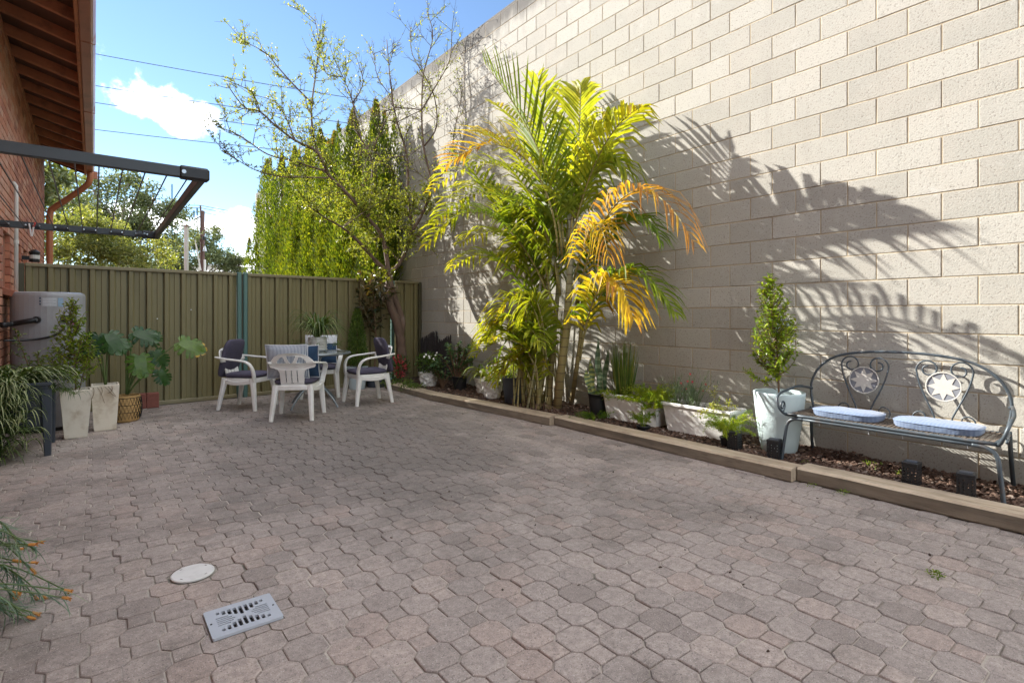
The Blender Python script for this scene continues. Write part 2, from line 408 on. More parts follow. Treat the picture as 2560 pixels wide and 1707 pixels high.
M['downpipe'] = mat('terracotta_downpipe', (0.44, 0.165, 0.085), 0.4, 0.12, 6)
M['roof'] = mat('roof_tile', (0.18, 0.08, 0.06), 0.8)
M['white_pvc'] = mat('white_pipe', (0.66, 0.65, 0.62), 0.45, 0.08, 10)
M['charcoal'] = mat('charcoal_powder_coat', (0.040, 0.048, 0.052), 0.38, 0.1, 20, spec=0.5)
M['black'] = mat('black_plastic', (0.014, 0.015, 0.017), 0.45, 0.15, 30)
M['cord'] = mat('grey_cord', (0.11, 0.12, 0.13), 0.6)
M['steel'] = mat('steel_screw', (0.5, 0.5, 0.5), 0.3, metal=0.9)
M['heater'] = mat('grey_heater_steel', (0.33, 0.34, 0.36), 0.35, 0.06, 3, dirt=(0.22, 0.21, 0.2), dscale=4, damt=0.3)
M['sticker'] = mat('silver_sticker', (0.42, 0.45, 0.48), 0.35, 0.3, 60, stretch=(1, 1, 4))
M['sticker_blue'] = mat('blue_sticker', (0.25, 0.38, 0.52), 0.35, 0.3, 60)
M['cream'] = mat('cream_planter', (0.72, 0.66, 0.55), 0.7, 0.08, 6, 0.2, 120, dirt=(0.35, 0.24, 0.13), dscale=4.5, damt=0.6)
M['white_pot'] = mat('white_glazed_pot', (0.70, 0.70, 0.68), 0.45, 0.06, 9, dirt=(0.40, 0.36, 0.28), dscale=9, damt=0.5)
M['trough_white'] = mat('white_trough', (0.68, 0.68, 0.66), 0.6, 0.06, 9, 0.2, 60, dirt=(0.36, 0.31, 0.24), dscale=7, damt=0.55)
M['pale_blue_pot'] = mat('pale_blue_rough_pot', (0.46, 0.56, 0.57), 0.75, 0.1, 10, 1.0, 26)
M['blue_pot'] = mat('pale_blue_pot', (0.52, 0.60, 0.64), 0.5, 0.06, 8)
M['navy_pot'] = mat('slate_pot', (0.05, 0.06, 0.08), 0.5, 0.15, 12)
M['slate_trough'] = mat('slate_blue_plastic', (0.036, 0.046, 0.062), 0.5, 0.15, 9, dirt=(0.09, 0.09, 0.085), dscale=6, damt=0.5)
M['plastic'] = mat('white_resin', (0.82, 0.81, 0.78), 0.42, 0.05, 5, spec=0.45, dirt=(0.52, 0.47, 0.40), dscale=6, damt=0.4, local=True)
M['cushion'] = mat('plum_navy_cushion', (0.078, 0.070, 0.108), 0.92, 0.25, 7, 0.6, 30, local=True)
M['cushion_blue'] = stripe_fabric('pale_blue_striped_cloth', (0.15, 0.205, 0.31), (0.12, 0.17, 0.275), 'Y', 300)
M['ticking'] = stripe_fabric('blue_ticking_stripe', (0.60, 0.63, 0.66), (0.09, 0.13, 0.22), 'X', 420)
M['navy_cloth'] = mat('navy_cloth', (0.025, 0.06, 0.12), 0.9, 0.2, 12, 0.5, 40, local=True)
M['white_cloth'] = mat('white_cloth', (0.62, 0.64, 0.68), 0.9, 0.1, 12, 0.5, 40, local=True)
M['table_metal'] = mat('grey_table_tube', (0.24, 0.27, 0.29), 0.35, 0.1, 10, metal=0.5)
M['bench'] = mat('slate_bench_iron', (0.055, 0.072, 0.086), 0.45, 0.2, 20, metal=0.25, dirt=(0.13, 0.10, 0.08), dscale=14, damt=0.5)
M['bench_mesh'] = mat('rusty_brown_mesh', (0.13, 0.10, 0.075), 0.7, 0.3, 25)
M['marble'] = mat('cream_mosaic', (0.47, 0.45, 0.405), 0.55, 0.14, 25)
M['slate_mosaic'] = mat('grey_mosaic', (0.17, 0.18, 0.20), 0.6, 0.25, 30)
M['grate'] = mat('light_grey_grate', (0.42, 0.45, 0.49), 0.5, 0.06, 15)
M['pit'] = mat('drain_pit', (0.012, 0.012, 0.013), 0.9)
M['lid'] = mat('off_white_lid', (0.66, 0.65, 0.62), 0.6, 0.06, 14, dirt=(0.4, 0.38, 0.34), dscale=9, damt=0.4)
M['bark_tree'] = mat('tree_bark', (0.13, 0.085, 0.062), 0.85, 0.4, 18, 0.9, 60, dirt=(0.30, 0.24, 0.20), dscale=10, damt=0.4, stretch=(1, 1, 0.4))
M['twig'] = mat('twig_bark', (0.085, 0.062, 0.052), 0.8, 0.3, 20)
M['gum_bark'] = mat('gum_bark', (0.28, 0.24, 0.20), 0.8, 0.35, 3)
M['stem_green'] = mat('green_stem', (0.10, 0.15, 0.04), 0.6, 0.3, 20)
M['stem_brown'] = mat('brown_stem', (0.16, 0.10, 0.06), 0.8, 0.3, 30)
M['pole_brown'] = mat('rusty_pole', (0.105, 0.055, 0.045), 0.7, 0.2, 1.5)
M['galv'] = mat('galvanised', (0.50, 0.53, 0.56), 0.4, 0.08, 2, metal=0.3)
M['bluepole'] = mat('blue_pole', (0.10, 0.24, 0.36), 0.5)
M['wire'] = mat('overhead_wire', (0.03, 0.032, 0.036), 0.6)
M['far_wall'] = mat('far_render', (0.42, 0.40, 0.36), 0.9, 0.1, 0.6)
M['far_roof'] = mat('far_roof', (0.55, 0.55, 0.55), 0.7, 0.08, 0.5)
M['brush'] = mat('dark_brushwood', (0.040, 0.034, 0.036), 0.9, 0.4, 40)
M['wicker'] = mat('straw_weave', (0.50, 0.31, 0.12), 0.8, 0.25, 40, 0.5, 90)
M['wicker_dark'] = mat('black_weave', (0.02, 0.018, 0.015), 0.8)
M['peg'] = mat('white_peg', (0.7, 0.68, 0.66), 0.5); M['peg_red'] = mat('red_peg', (0.45, 0.05, 0.04), 0.5)
M['tagplate'] = mat('grey_green_tag', (0.34, 0.42, 0.42), 0.5, 0.1, 30)
M['sleeper'] = wood_material('weathered_sleeper', (0.66, 0.555, 0.41), (0.36, 0.27, 0.18), (1.0, 0.10, 1.0))
M['red_paver'] = mat('old_red_brick', (0.24, 0.085, 0.065), 0.85, 0.3, 25, 0.6, 60)
M['flower_white'] = mat('white_petal', (0.80, 0.80, 0.78), 0.7); M['flower_red'] = mat('red_petal', (0.42, 0.03, 0.05), 0.7)
M['flower_dry'] = mat('dry_flower', (0.50, 0.22, 0.05), 0.8)
m_, nt_, b_, o_ = new_mat('table_glass'); b_.inputs['Base Color'].default_value = (0.62, 0.74, 0.78, 1); b_.inputs['Roughness'].default_value = 0.16
b_.inputs['Transmission Weight'].default_value = 0.85; b_.inputs['IOR'].default_value = 1.45; M['glass'] = m_
def chip_material():
    m, nt, b, out = new_mat('bark_chip'); k = NT(nt)
    c = k.ramp(k.attr(), [(0.0, (0.035, 0.022, 0.016)), (0.4, (0.10, 0.055, 0.036)), (0.7, (0.19, 0.105, 0.068)), (0.9, (0.26, 0.17, 0.12)), (1.0, (0.42, 0.34, 0.28))])
    c = k.mix(k.noise(k.pos(), 120, 3), c, (0.06, 0.04, 0.03)); k.l(c, b.inputs['Base Color']); b.inputs['Roughness'].default_value = 0.9; return m
M['chip'] = chip_material()
def cane_material():
    m, nt, b, out = new_mat('palm_cane'); k = NT(nt); p = k.pos()
    sep = k.n('ShaderNodeSeparateXYZ'); k.l(p, sep.inputs[0])
    c = k.ramp(k.attr(), [(0.0, (0.20, 0.12, 0.06)), (0.5, (0.30, 0.27, 0.10)), (0.8, (0.42, 0.45, 0.40)), (1.0, (0.55, 0.62, 0.62))])
    w = k.math('SINE', k.math('MULTIPLY', sep.outputs['Z'], 62)); c = k.mix(k.mr(w, 0.86, 0.98, 0, 0.7), c, (0.09, 0.06, 0.04))
    c = k.mix(k.mr(k.noise(k.scalev(p, (1, 1, 0.3)), 30, 4), 0.5, 0.75, 0, 0.5), c, (0.17, 0.11, 0.05))
    k.l(c, b.inputs['Base Color']); b.inputs['Roughness'].default_value = 0.6; return m
M['cane'] = cane_material()
M['palm'] = leafmat('palm_leaflet', [(0.0, (0.055, 0.115, 0.016)), (0.35, (0.16, 0.245, 0.024)), (0.6, (0.35, 0.37, 0.032)), (0.78, (0.54, 0.39, 0.04)), (0.9, (0.38, 0.19, 0.045)), (1.0, (0.24, 0.13, 0.06))], 0.50, 0.4)
M['cypress'] = leafmat('golden_cypress', [(0.0, (0.03, 0.07, 0.012)), (0.45, (0.125, 0.19, 0.020)), (0.8, (0.28, 0.32, 0.026)), (1.0, (0.30, 0.19, 0.06))], 0.42, 0.6, var=0.3, vscale=3)
M['plum'] = leafmat('small_tree_leaf', [(0.0, (0.08, 0.135, 0.025)), (0.5, (0.20, 0.26, 0.045)), (1.0, (0.36, 0.38, 0.08))], 0.48)
M['gum'] = leafmat('gum_leaf', [(0.0, (0.075, 0.105, 0.05)), (0.5, (0.13, 0.17, 0.075)), (1.0, (0.25, 0.28, 0.14))], 0.25, 0.5, var=0.3, vscale=0.6)
M['bright'] = leafmat('bright_hedge_leaf', [(0.0, (0.08, 0.115, 0.04)), (0.5, (0.20, 0.24, 0.075)), (1.0, (0.38, 0.39, 0.16))], 0.40, 0.5, var=0.3, vscale=0.8)
M['lilly'] = leafmat('lilly_pilly_leaf', [(0.0, (0.08, 0.16, 0.02)), (0.5, (0.18, 0.28, 0.028)), (0.85, (0.34, 0.40, 0.035)), (1.0, (0.42, 0.22, 0.06))], 0.35, 0.35)
M['shade_shrub'] = leafmat('dark_shrub_leaf', [(0.0, (0.035, 0.075, 0.02)), (0.5, (0.085, 0.15, 0.03)), (1.0, (0.18, 0.24, 0.05))], 0.25, 0.4)
M['magnolia'] = leafmat('magnolia_leaf', [(0.0, (0.020, 0.035, 0.014)), (0.5, (0.055, 0.055, 0.02)), (0.8, (0.13, 0.075, 0.028)), (1.0, (0.22, 0.27, 0.03))], 0.2, 0.35)
M['monstera'] = leafmat('split_leaf', [(0.0, (0.014, 0.045, 0.014)), (0.6, (0.035, 0.095, 0.018)), (0.85, (0.10, 0.18, 0.025)), (1.0, (0.48, 0.30, 0.03))], 0.25, 0.3)
M['spider'] = leafmat('variegated_strap_leaf', [(0.0, (0.05, 0.095, 0.025)), (0.5, (0.11, 0.175, 0.045)), (0.8, (0.40, 0.43, 0.22)), (1.0, (0.60, 0.60, 0.38))], 0.3)
M['snake'] = leafmat('snake_plant_leaf', [(0.0, (0.02, 0.055, 0.03)), (0.5, (0.08, 0.14, 0.07)), (0.8, (0.20, 0.27, 0.16)), (1.0, (0.42, 0.42, 0.07))], 0.12, 0.4)
M['reed'] = leafmat('reed_stem', [(0.0, (0.04, 0.09, 0.012)), (0.5, (0.11, 0.19, 0.02)), (1.0, (0.28, 0.25, 0.06))], 0.3)
M['fern'] = leafmat('asparagus_fern', [(0.0, (0.06, 0.13, 0.015)), (0.5, (0.17, 0.28, 0.02)), (1.0, (0.36, 0.42, 0.03))], 0.4)
M['glaucous'] = leafmat('blue_green_leaf', [(0.0, (0.06, 0.12, 0.08)), (0.5, (0.13, 0.21, 0.15)), (1.0, (0.24, 0.31, 0.20))], 0.25)
M['jade'] = leafmat('jade_leaf', [(0.0, (0.04, 0.10, 0.04)), (0.5, (0.09, 0.18, 0.08)), (1.0, (0.20, 0.28, 0.10))], 0.15, 0.35)
M['lime'] = leafmat('lime_strap_leaf', [(0.0, (0.08, 0.15, 0.02)), (0.5, (0.20, 0.28, 0.04)), (1.0, (0.42, 0.42, 0.08))], 0.35)
M['dry'] = leafmat('dry_palm', [(0.0, (0.10, 0.06, 0.04)), (1.0, (0.26, 0.17, 0.12))], 0.1)

# ================================================================== THE SETTING
gmb = MB(); gmb.poly([(-300, -300, -0.06), (300, -300, -0.06), (300, 300, -0.06), (-300, 300, -0.06)])
structure('ground', gmb, M['earth'])

# ---- paving: interlocking octagon-and-square concrete pavers on a sand bed
pmb = MB(); pmb.poly([(-0.76, -3.2, -0.007), (4.05, -3.2, -0.007), (4.05, 9.3, -0.007), (-0.76, 9.3, -0.007)])
paving = structure('paving', pmb, M['joint_sand'])
S_, AO, AC = 0.115, 0.0720, 0.0430
OCT = [(AO, -AC), (AO, AC), (AC, AO), (-AC, AO), (-AO, AC), (-AO, -AC), (-AC, -AO), (AC, -AO)]
SQR = [(AC, -AC), (AC, AC), (-AC, AC), (-AC, -AC)]
def paver_piece(mb, pts, ox, oy, oz, tone, tilt=(0, 0)):
    n = len(pts); vs = []
    for inset, z in ((0.0068, 0.0), (0.0034, -0.0018), (0.0018, -0.0060), (0.0018, -0.03)):
        for x, y in pts:
            r = max(abs(x), abs(y)); k = 1 - inset / r
            vs.append((ox + x * k, oy + y * k, oz + z + x * tilt[0] + y * tilt[1]))
    fs = [tuple(range(n))]
    for l in range(3):
        for k in range(n): fs.append((l * n + k, (l + 1) * n + k, (l + 1) * n + (k + 1) % n, l * n + (k + 1) % n))
    mb.add(vs, fs, tone)
def paver_into(mb, ox, oy, oz, tone, tilt):
    paver_piece(mb, OCT, ox, oy, oz, tone, tilt); paver_piece(mb, SQR, ox, oy - S_, oz, min(max(tone + R.uniform(-.06, .06), 0), 1), tilt)
GRATE = (0.343, 2.212, 0.592, 2.433); LID = (0.362, 2.855, 0.088)
def hit_hole(x, y, m=0.0):
    if GRATE[0] - m < x < GRATE[2] + m and GRATE[1] - m < y < GRATE[3] + m: return True
    return (x - LID[0]) ** 2 + (y - LID[1]) ** 2 < (LID[2] + m) ** 2
cells = []
for i in range(-7, 35):
    for j in range(-20, 80):
        if (i + j) % 2: continue
        x, y = i * S_ + 0.03, j * S_ + 0.02
        if x < -0.68 or x > 3.98 or y > 8.95: continue
        q = proj((x, y, 0)); vis = inview((x, y, 0), 40)
        cells.append((0 if vis else 1, math.hypot(x, y), x, y))
cells.sort()
rest = MB(); var_meshes = []
for k in range(20):
    mb = MB(); paver_into(mb, 0, 0, 0, R.random() ** 0.9, (0, 0)); var_meshes.append(mesh_of(mb, name='paver'))
def clip_half(poly, a, b, c, keep_out):
    """part of a convex polygon where a*x+b*y-c > 0 (keep_out) or < 0"""
    out = []; sgn = 1 if keep_out else -1
    for k in range(len(poly)):
        p, q = poly[k], poly[(k + 1) % len(poly)]; fp, fq = sgn * (a * p[0] + b * p[1] - c), sgn * (a * q[0] + b * q[1] - c)
        if fp >= 0: out.append(p)
        if fp * fq < 0: t = fp / (fp - fq); out.append((p[0] + (q[0] - p[0]) * t, p[1] + (q[1] - p[1]) * t))
    return out
def area(poly): return 0.5 * sum(poly[k][0] * poly[(k + 1) % len(poly)][1] - poly[(k + 1) % len(poly)][0] * poly[k][1] for k in range(len(poly)))
PLANES = [[(1, 0, GRATE[2] + .004), (-1, 0, -GRATE[0] + .004), (0, 1, GRATE[3] + .004), (0, -1, -GRATE[1] + .004)],
          [(math.cos(q), math.sin(q), LID[0] * math.cos(q) + LID[1] * math.sin(q) + LID[2] + 0.012) for q in [2 * PI * k / 10 for k in range(10)]]]
def cut_paver(mb, pts, ox, oy, tone):
    todo = [[(x * 0.94 + ox, y * 0.94 + oy) for x, y in pts]]
    for planes in PLANES:
        nxt = []
        for poly in todo:
            rem = poly
            for a, b, c in planes:
                if len(rem) < 3: break
                outp = clip_half(rem, a, b, c, True); rem = clip_half(rem, a, b, c, False)
                if len(outp) >= 3 and abs(area(outp)) > 2e-5: nxt.append(outp)
        todo = nxt
    for poly in todo:
        cx = sum(p[0] for p in poly) / len(poly); cy = sum(p[1] for p in poly) / len(poly); n = len(poly); vs = []
        for z in (-0.001, -0.03):
            for x, y in poly: vs.append((x, y, z))
        mb.add(vs, [tuple(range(n))] + [(k, n + k, n + (k + 1) % n, (k + 1) % n) for k in range(n)], tone)
count = 0; cutm = MB()
for novis, dist, x, y in cells:
    if hit_hole(x, y, 0.09) or hit_hole(x, y - S_, 0.06):
        tn = R.random() ** 0.9; cut_paver(cutm, OCT, x, y, tn); cut_paver(cutm, SQR, x, y - S_, tn); continue
    oz = R.gauss(0, 0.0016); tl = (R.gauss(0, 0.012), R.gauss(0, 0.012))
    dx, dy = R.gauss(0, 0.0012), R.gauss(0, 0.0012)
    if not novis and count < 300:
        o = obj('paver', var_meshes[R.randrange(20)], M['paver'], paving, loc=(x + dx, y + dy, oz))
        o.rotation_euler = (tl[1], -tl[0], R.gauss(0, 0.008)); count += 1
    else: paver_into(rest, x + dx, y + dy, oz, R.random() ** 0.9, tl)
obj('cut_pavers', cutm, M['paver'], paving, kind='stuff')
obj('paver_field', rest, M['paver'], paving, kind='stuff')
M['cement'] = mat('cement_patch', (0.25, 0.22, 0.19), 0.9, 0.25, 12, 0.8, 90, dirt=(0.12, 0.11, 0.1), dscale=6, damt=0.6)

# ---- garden bed between the sleepers and the block wall
def edge_x(y):                                                     # front line of the sleepers
    if y < 1.74: return 3.99
    if y < 4.24: return 3.92
    if y < 6.5: return lerp(3.865, 3.70, (y - 4.24) / 2.26)
    return lerp(3.705, 3.74, (y - 6.5) / 1.6)
bed = MB(); nx, ny = 9, 110
for j in range(ny + 1):
    for i in range(nx + 1):
        y = -3.2 + 11.9 * j / ny; xe = edge_x(y) + 0.09; x = xe + (4.80 - xe) * i / nx
        bed.v.append((x, y, 0.062 + 0.022 * noise.noise(V((x * 5, y * 5, 0.3))) + (0.012 if x > 4.5 else 0)))
for j in range(ny):
    for i in range(nx): bed.f.append((j * (nx + 1) + i, j * (nx + 1) + i + 1, (j + 1) * (nx + 1) + i + 1, (j + 1) * (nx + 1) + i)); bed.t.append(0.3)
structure('garden_bed', bed, M['soil'], True)
chips = MB()
def chip_at(x, y, z, L, tone):
    rot = Matrix.Rotation(R.uniform(0, PI), 3, 'Z') @ Matrix.Rotation(R.gauss(0, 0.45), 3, 'X') @ Matrix.Rotation(R.gauss(0, 0.35), 3, 'Y')
    w, h = L * R.uniform(0.35, 0.8), L * R.uniform(0.12, 0.3)
    vs = []
    for zz in (-1, 1):
        for a, b in ((-1, -0.6), (-0.1, -1), (1, -0.4), (0.8, 0.7), (-0.3, 1), (-1, 0.5)):
            k = 1 if zz < 0 else R.uniform(0.6, 0.95)
            vs.append(rot @ V((a * L / 2 * k, b * w / 2 * k, zz * h / 2)) + V((x, y, z)))
    chips.add(vs, [(6, 7, 8, 9, 10, 11)] + [(k, (k + 1) % 6, 6 + (k + 1) % 6, 6 + k) for k in range(6)], tone)
for k in range(9500):
    y = 8.4 - 8.4 * R.random() ** 0.75 if k % 5 else R.uniform(-0.6, 3.5)
    x = R.uniform(edge_x(y) + 0.17, 4.74); L = R.uniform(0.016, 0.045) * (1.25 if R.random() < 0.12 else 1)
    z = 0.07 + 0.022 * noise.noise(V((x * 5, y * 5, 0.3))) + R.uniform(0, 0.018) + (0.012 if x > 4.5 else 0)
    chip_at(x, y, z, L, min(1, max(0, R.gauss(0.58, 0.25))))
for k in range(70):                                              # chips kicked out on the paving
    x, y = R.uniform(1.2, 3.95), R.uniform(0.6, 7); chip_at(x, y, 0.006, R.uniform(0.008, 0.02), R.uniform(0, 0.6))
o = obj('bark_mulch', chips, M['chip'], kind='stuff'); tag(o, 'brown bark chip mulch covering the garden bed', 'mulch')

# ---- timber sleepers edging the bed
def sleeper(x0, y0, x1, y1, h, lab, w=0.19):
    a, b = V((x0, y0, 0)), V((x1, y1, 0)); L = (b - a).length; ang = math.atan2(b.y - a.y, b.x - a.x) - PI / 2
    mb = MB(); n = 26
    # length along local y, front face at local x = 0
    ring = []
    for i in range(n + 1):
        y = L * i / n
        wob = 0.0014 * noise.noise(V((y * 3, x0 * 7, 1))); wz = 0.0016 * noise.noise(V((y * 2.2, x0 * 5, 4)))
        sec = [(0.004, 0.004), (0.0, 0.012), (0.0 + wob, h - 0.014), (0.013, h), (w - 0.012, h), (w, h - 0.012), (w, 0.004)]
        ring.append([(px + (wob if k < 4 else 0), y, pz + (wz if pz > 0.05 else 0)) for k, (px, pz) in enumerate(sec)])
    for r in ring: mb.v.extend(r)
    m = 7
    for i in range(n):
        for k in range(m): mb.f.append((i * m + k, (i + 1) * m + k, (i + 1) * m + (k + 1) % m, i * m + (k + 1) % m)); mb.t.append(0.0 if k < 2 else 1.0)
    mb.f.append(tuple(range(m))); mb.f.append(tuple(n * m + k for k in range(m - 1, -1, -1))); mb.t += [0.5, 0.5]
    o = obj('timber_sleeper', mesh_of(mb, name='timber_sleeper'), M['sleeper'], loc=(x0, y0, 0)); o.rotation_euler = (0, 0, ang)
    return tag(o, lab, 'sleeper', 'timber sleepers edging the garden bed')
sleeper(4.00, -1.0, 3.985, 1.735, 0.102, 'weathered timber sleeper in front of the iron bench, nearest of the row')
sleeper(3.915, 1.745, 3.925, 4.24, 0.098, 'long grey-brown timber sleeper in front of the white trough planters')
sleeper(3.865, 4.25, 3.70, 6.50, 0.100, 'timber sleeper in front of the palm clump and faceted white pots')
sleeper(3.705, 6.51, 3.74, 8.10, 0.094, 'farthest timber sleeper, ending beside the twisted tree and right chair')

# ---- tall concrete block wall on the right
wall = thing('block_wall', 'tall grey concrete block wall along the right side of the courtyard', 'wall', (4.745, 8.0, 0))
WX, TOPN, JY = 4.745, 28, 7.272
core = MB(); core.box((WX + 0.0890, 8.5, 2.85), (0.20, 25.9, 5.70)); obj('mortar_joints', core, M['mortar'], wall)
blk_list = []
for n in range(-1, TOPN):
    z0 = 0.067 + 0.2 * n
    js = []; y = -4.4 + (0.672 if n % 2 else 0.872)
    while y < 21.6: js.append(y); y += 0.4
    js = sorted([-4.6] + js + ([JY] if not any(abs(q - JY) < 0.02 for q in js) else []) + [21.4])
    js = [q for q in js if q <= 21.4]
    for y0, y1 in zip(js, js[1:]):
        if y1 - y0 < 0.05: continue
        blk_list.append((y0, y1, z0))
def block_into(mb, yc, zc, L, hgt, x, tone, b=0.0028):
    hy, hz = L / 2, hgt / 2; vs = []
    for dx, ins in ((0.0, b), (0.003, 0.0), (0.014, 0.0)):
        for sy, sz in ((1, -1), (-1, -1), (-1, 1), (1, 1)): vs.append((x + dx, yc + sy * (hy - ins), zc + sz * (hz - ins)))
    fs = [(0, 1, 2, 3)] + [(l * 4 + k, (l + 1) * 4 + k, (l + 1) * 4 + (k + 1) % 4, l * 4 + (k + 1) % 4) for l in range(2) for k in range(4)]
    mb.add(vs, [f[::-1] for f in fs], tone)
ranked = sorted(blk_list, key=lambda q: (0 if inview((WX, (q[0] + q[1]) / 2, q[2] + 0.1), 60) else 1, math.hypot(WX, (q[0] + q[1]) / 2)))
bm_var = {}
restb = MB()
for k, (y0, y1, z0) in enumerate(ranked):
    g0 = 0.007 if abs(y0 - JY) < 0.01 else 0.0045; g1 = 0.007 if abs(y1 - JY) < 0.01 else 0.0045
    L = (y1 - g1) - (y0 + g0); yc = ((y1 - g1) + (y0 + g0)) / 2; zc = z0 + 0.1
    x = WX - 0.0145 + R.uniform(-0.0012, 0.0012)
    if k < 300:
        key = (round(L, 3), R.randrange(10))
        if key not in bm_var:
            mb = MB(); block_into(mb, 0, 0, L, 0.191, 0, R.random()); bm_var[key] = mesh_of(mb, name='block')
        o = obj('block', bm_var[key], M['block'], wall, loc=(x, yc + R.uniform(-.001, .001), zc + R.uniform(-.001, .001)))
    else: block_into(restb, yc, zc, L, 0.191, x, R.random())
obj('block_courses', restb, M['block'], wall, kind='stuff')
cap = MB(); cap.box((WX + 0.095, 8.4, 5.683), (0.215, 26.0, 0.03)); obj('wall_top', cap, M['block'], wall)
endc = MB(); endc.box((WX + 0.1, 21.42, 2.83), (0.2, 0.04, 5.66)); obj('wall_end', endc, M['block'], wall)

# ---- olive sheet-steel fence across the far side
def FP(x, off=0.0, z=0.0): return V((x, 8.42 + 0.063 * x - off, z))      # off: towards the courtyard
fence = thing('steel_fence', 'olive green corrugated steel fence across the back of the courtyard', 'fence', (2.0, 8.55, 0))
PROF = [(0.0, 0.0), (0.045, 0.034), (0.075, 0.036), (0.27, 0.036), (0.30, 0.034), (0.36, 0.010), (0.60, 0.010), (0.64, 0.018), (0.90, 0.018), (0.92, -0.012), (0.985, -0.012)]
def fence_panel(x0, x1, z0=0.02, z1=1.77):
    mb = MB(); per = 0.195; pts = []
    n = int((x1 - x0) / per) + 1
    for k in range(n):
        for fx, dp in PROF:
            x = x0 + (k + fx) * per
            if x <= x1: pts.append((x, dp))
    pts.append((x1, 0.0))
    lev = 6; base = 0
    for l in range(lev + 1):
        z = lerp(z0, z1, l / lev)
        for x, dp in pts: mb.v.append(tuple(FP(x, dp + 0.0025 * noise.noise(V((x * 2.2, z * 2.0, 9))), z)))
    m = len(pts)
    for l in range(lev):
        for k in range(m - 1): mb.f.append((l * m + k, l * m + k + 1, (l + 1) * m + k + 1, (l + 1) * m + k)); mb.t.append(0.5)
    obj('sheet', mb, M['fence'], fence)
    ang = math.atan(0.063); rot = Matrix.Rotation(ang, 3, 'Z'); xm = (x0 + x1) / 2; L = (x1 - x0) / math.cos(ang)
    t = MB(); t.rbox(FP(xm, 0.018, 1.785), (L, 0.062, 0.042), 0.006, rot); obj('top_rail', t, M['fence_rail'], fence)
    t = MB(); t.rbox(FP(xm, 0.018, 0.032), (L, 0.062, 0.052), 0.006, rot); obj('bottom_rail', t, M['fence_rail'], fence)
fence_panel(-0.63, 1.625); fence_panel(1.765, 4.095); fence_panel(4.185, 4.665)
def post(x, w, m, z1=1.80, d=0.055, off=0.022):
    t = MB(); t.rbox(FP(x, off, z1 / 2), (w, d, z1), 0.008, Matrix.Rotation(math.atan(0.063), 3, 'Z')); return obj('post', t, m, fence)
post(-0.66, 0.055, M['dark_post']); post(1.655, 0.055, M['teal'], 1.815, 0.07, 0.03); post(1.735, 0.055, M['teal'], 1.815, 0.07, 0.03)
post(4.14, 0.06, M['teal']); post(4.695, 0.055, M['dark_post'])
t = MB(); t.box(FP(1.695, 0.02, 0.9), (0.03, 0.02, 1.78)); obj('gate_gap_strip', t, M['dark_post'], fence)
for x, z in ((0.62, 0.42), (0.66, 1.15), (1.05, 1.27)):
    t = MB(); t.lathe((0, 0, 0), [(0.008, 0), (0.008, 0.006)], 8)
    t.v = [(FP(x, 0.04, z) + V((p[0], -p[2], p[1])))[:] for p in t.v]; obj('screw', t, M['steel'], fence)

# ---- the brick house on the left
HX, HYE = -0.72, 13.15
house = thing('brick_house', 'red brick house with brown rafters and gutter along the left edge', 'house', (HX, 6.0, 0))
core = MB(); core.box((HX - 0.17, 5.0, 2.05), (0.24, 16.25, 4.10)); obj('mortar_joints', core, M['brick_mortar'], house)
WINS = [(7.40, 7.96), (8.52, 9.06), (9.36, 9.88)]; WZ0, WZ1 = 1.46, 2.08
def in_win(y, z):
    for a, b in WINS:
        if a < y < b and WZ0 < z < WZ1: return True
    return False
bricks = []
n = 0
z = 0.0
while z < 4.06:
    y = -3.0 + (0.12 if n % 2 else 0.0)
    while y < HYE:
        y0, y1 = y, min(y + 0.23, HYE - 0.002)
        segs = [(y0, y1)]
        zc = z + 0.043
        for a, b in WINS:
            if WZ0 < zc < WZ1:
                ns = []
                for s0, s1 in segs:
                    if s1 <= a or s0 >= b: ns.append((s0, s1))
                    else:
                        if s0 < a: ns.append((s0, a))
                        if s1 > b: ns.append((b, s1))
                segs = ns
        for s0, s1 in segs:
            if s1 - s0 > 0.03: bricks.append((s0, s1, zc))
        y += 0.24
    z += 0.086; n += 1
def brick_into(mb, yc, zc, L, x, tone, b=0.004):
    hy, hz = L / 2, 0.038; vs = []
    for dx, ins in ((0.0, b), (-0.004, 0.0), (-0.05, 0.0)):
        for sy, sz in ((-1, -1), (1, -1), (1, 1), (-1, 1)): vs.append((x + dx, yc + sy * (hy - ins), zc + sz * (hz - ins)))
    mb.add(vs, [(3, 2, 1, 0)][::-1] + [(l * 4 + k, (l + 1) * 4 + k, (l + 1) * 4 + (k + 1) % 4, l * 4 + (k + 1) % 4) for l in range(2) for k in range(4)], tone)
ranked = sorted(bricks, key=lambda q: (0 if inview((HX, (q[0] + q[1]) / 2, q[2]), 10) else 1, abs((q[0] + q[1]) / 2)))
bv = {}; rb = MB()
for k, (y0, y1, zc) in enumerate(ranked):
    L = y1 - y0 - 0.001; yc = (y0 + y1) / 2; x = HX + R.uniform(-0.002, 0.002)
    if k < 300:
        key = (round(L, 3), R.randrange(8))
        if key not in bv: mb = MB(); brick_into(mb, 0, 0, L, 0, R.random()); bv[key] = mesh_of(mb, name='brick')
        obj('brick', bv[key], M['brick'], house, loc=(x, yc, zc))
    else: brick_into(rb, yc, zc, L, x, R.random())
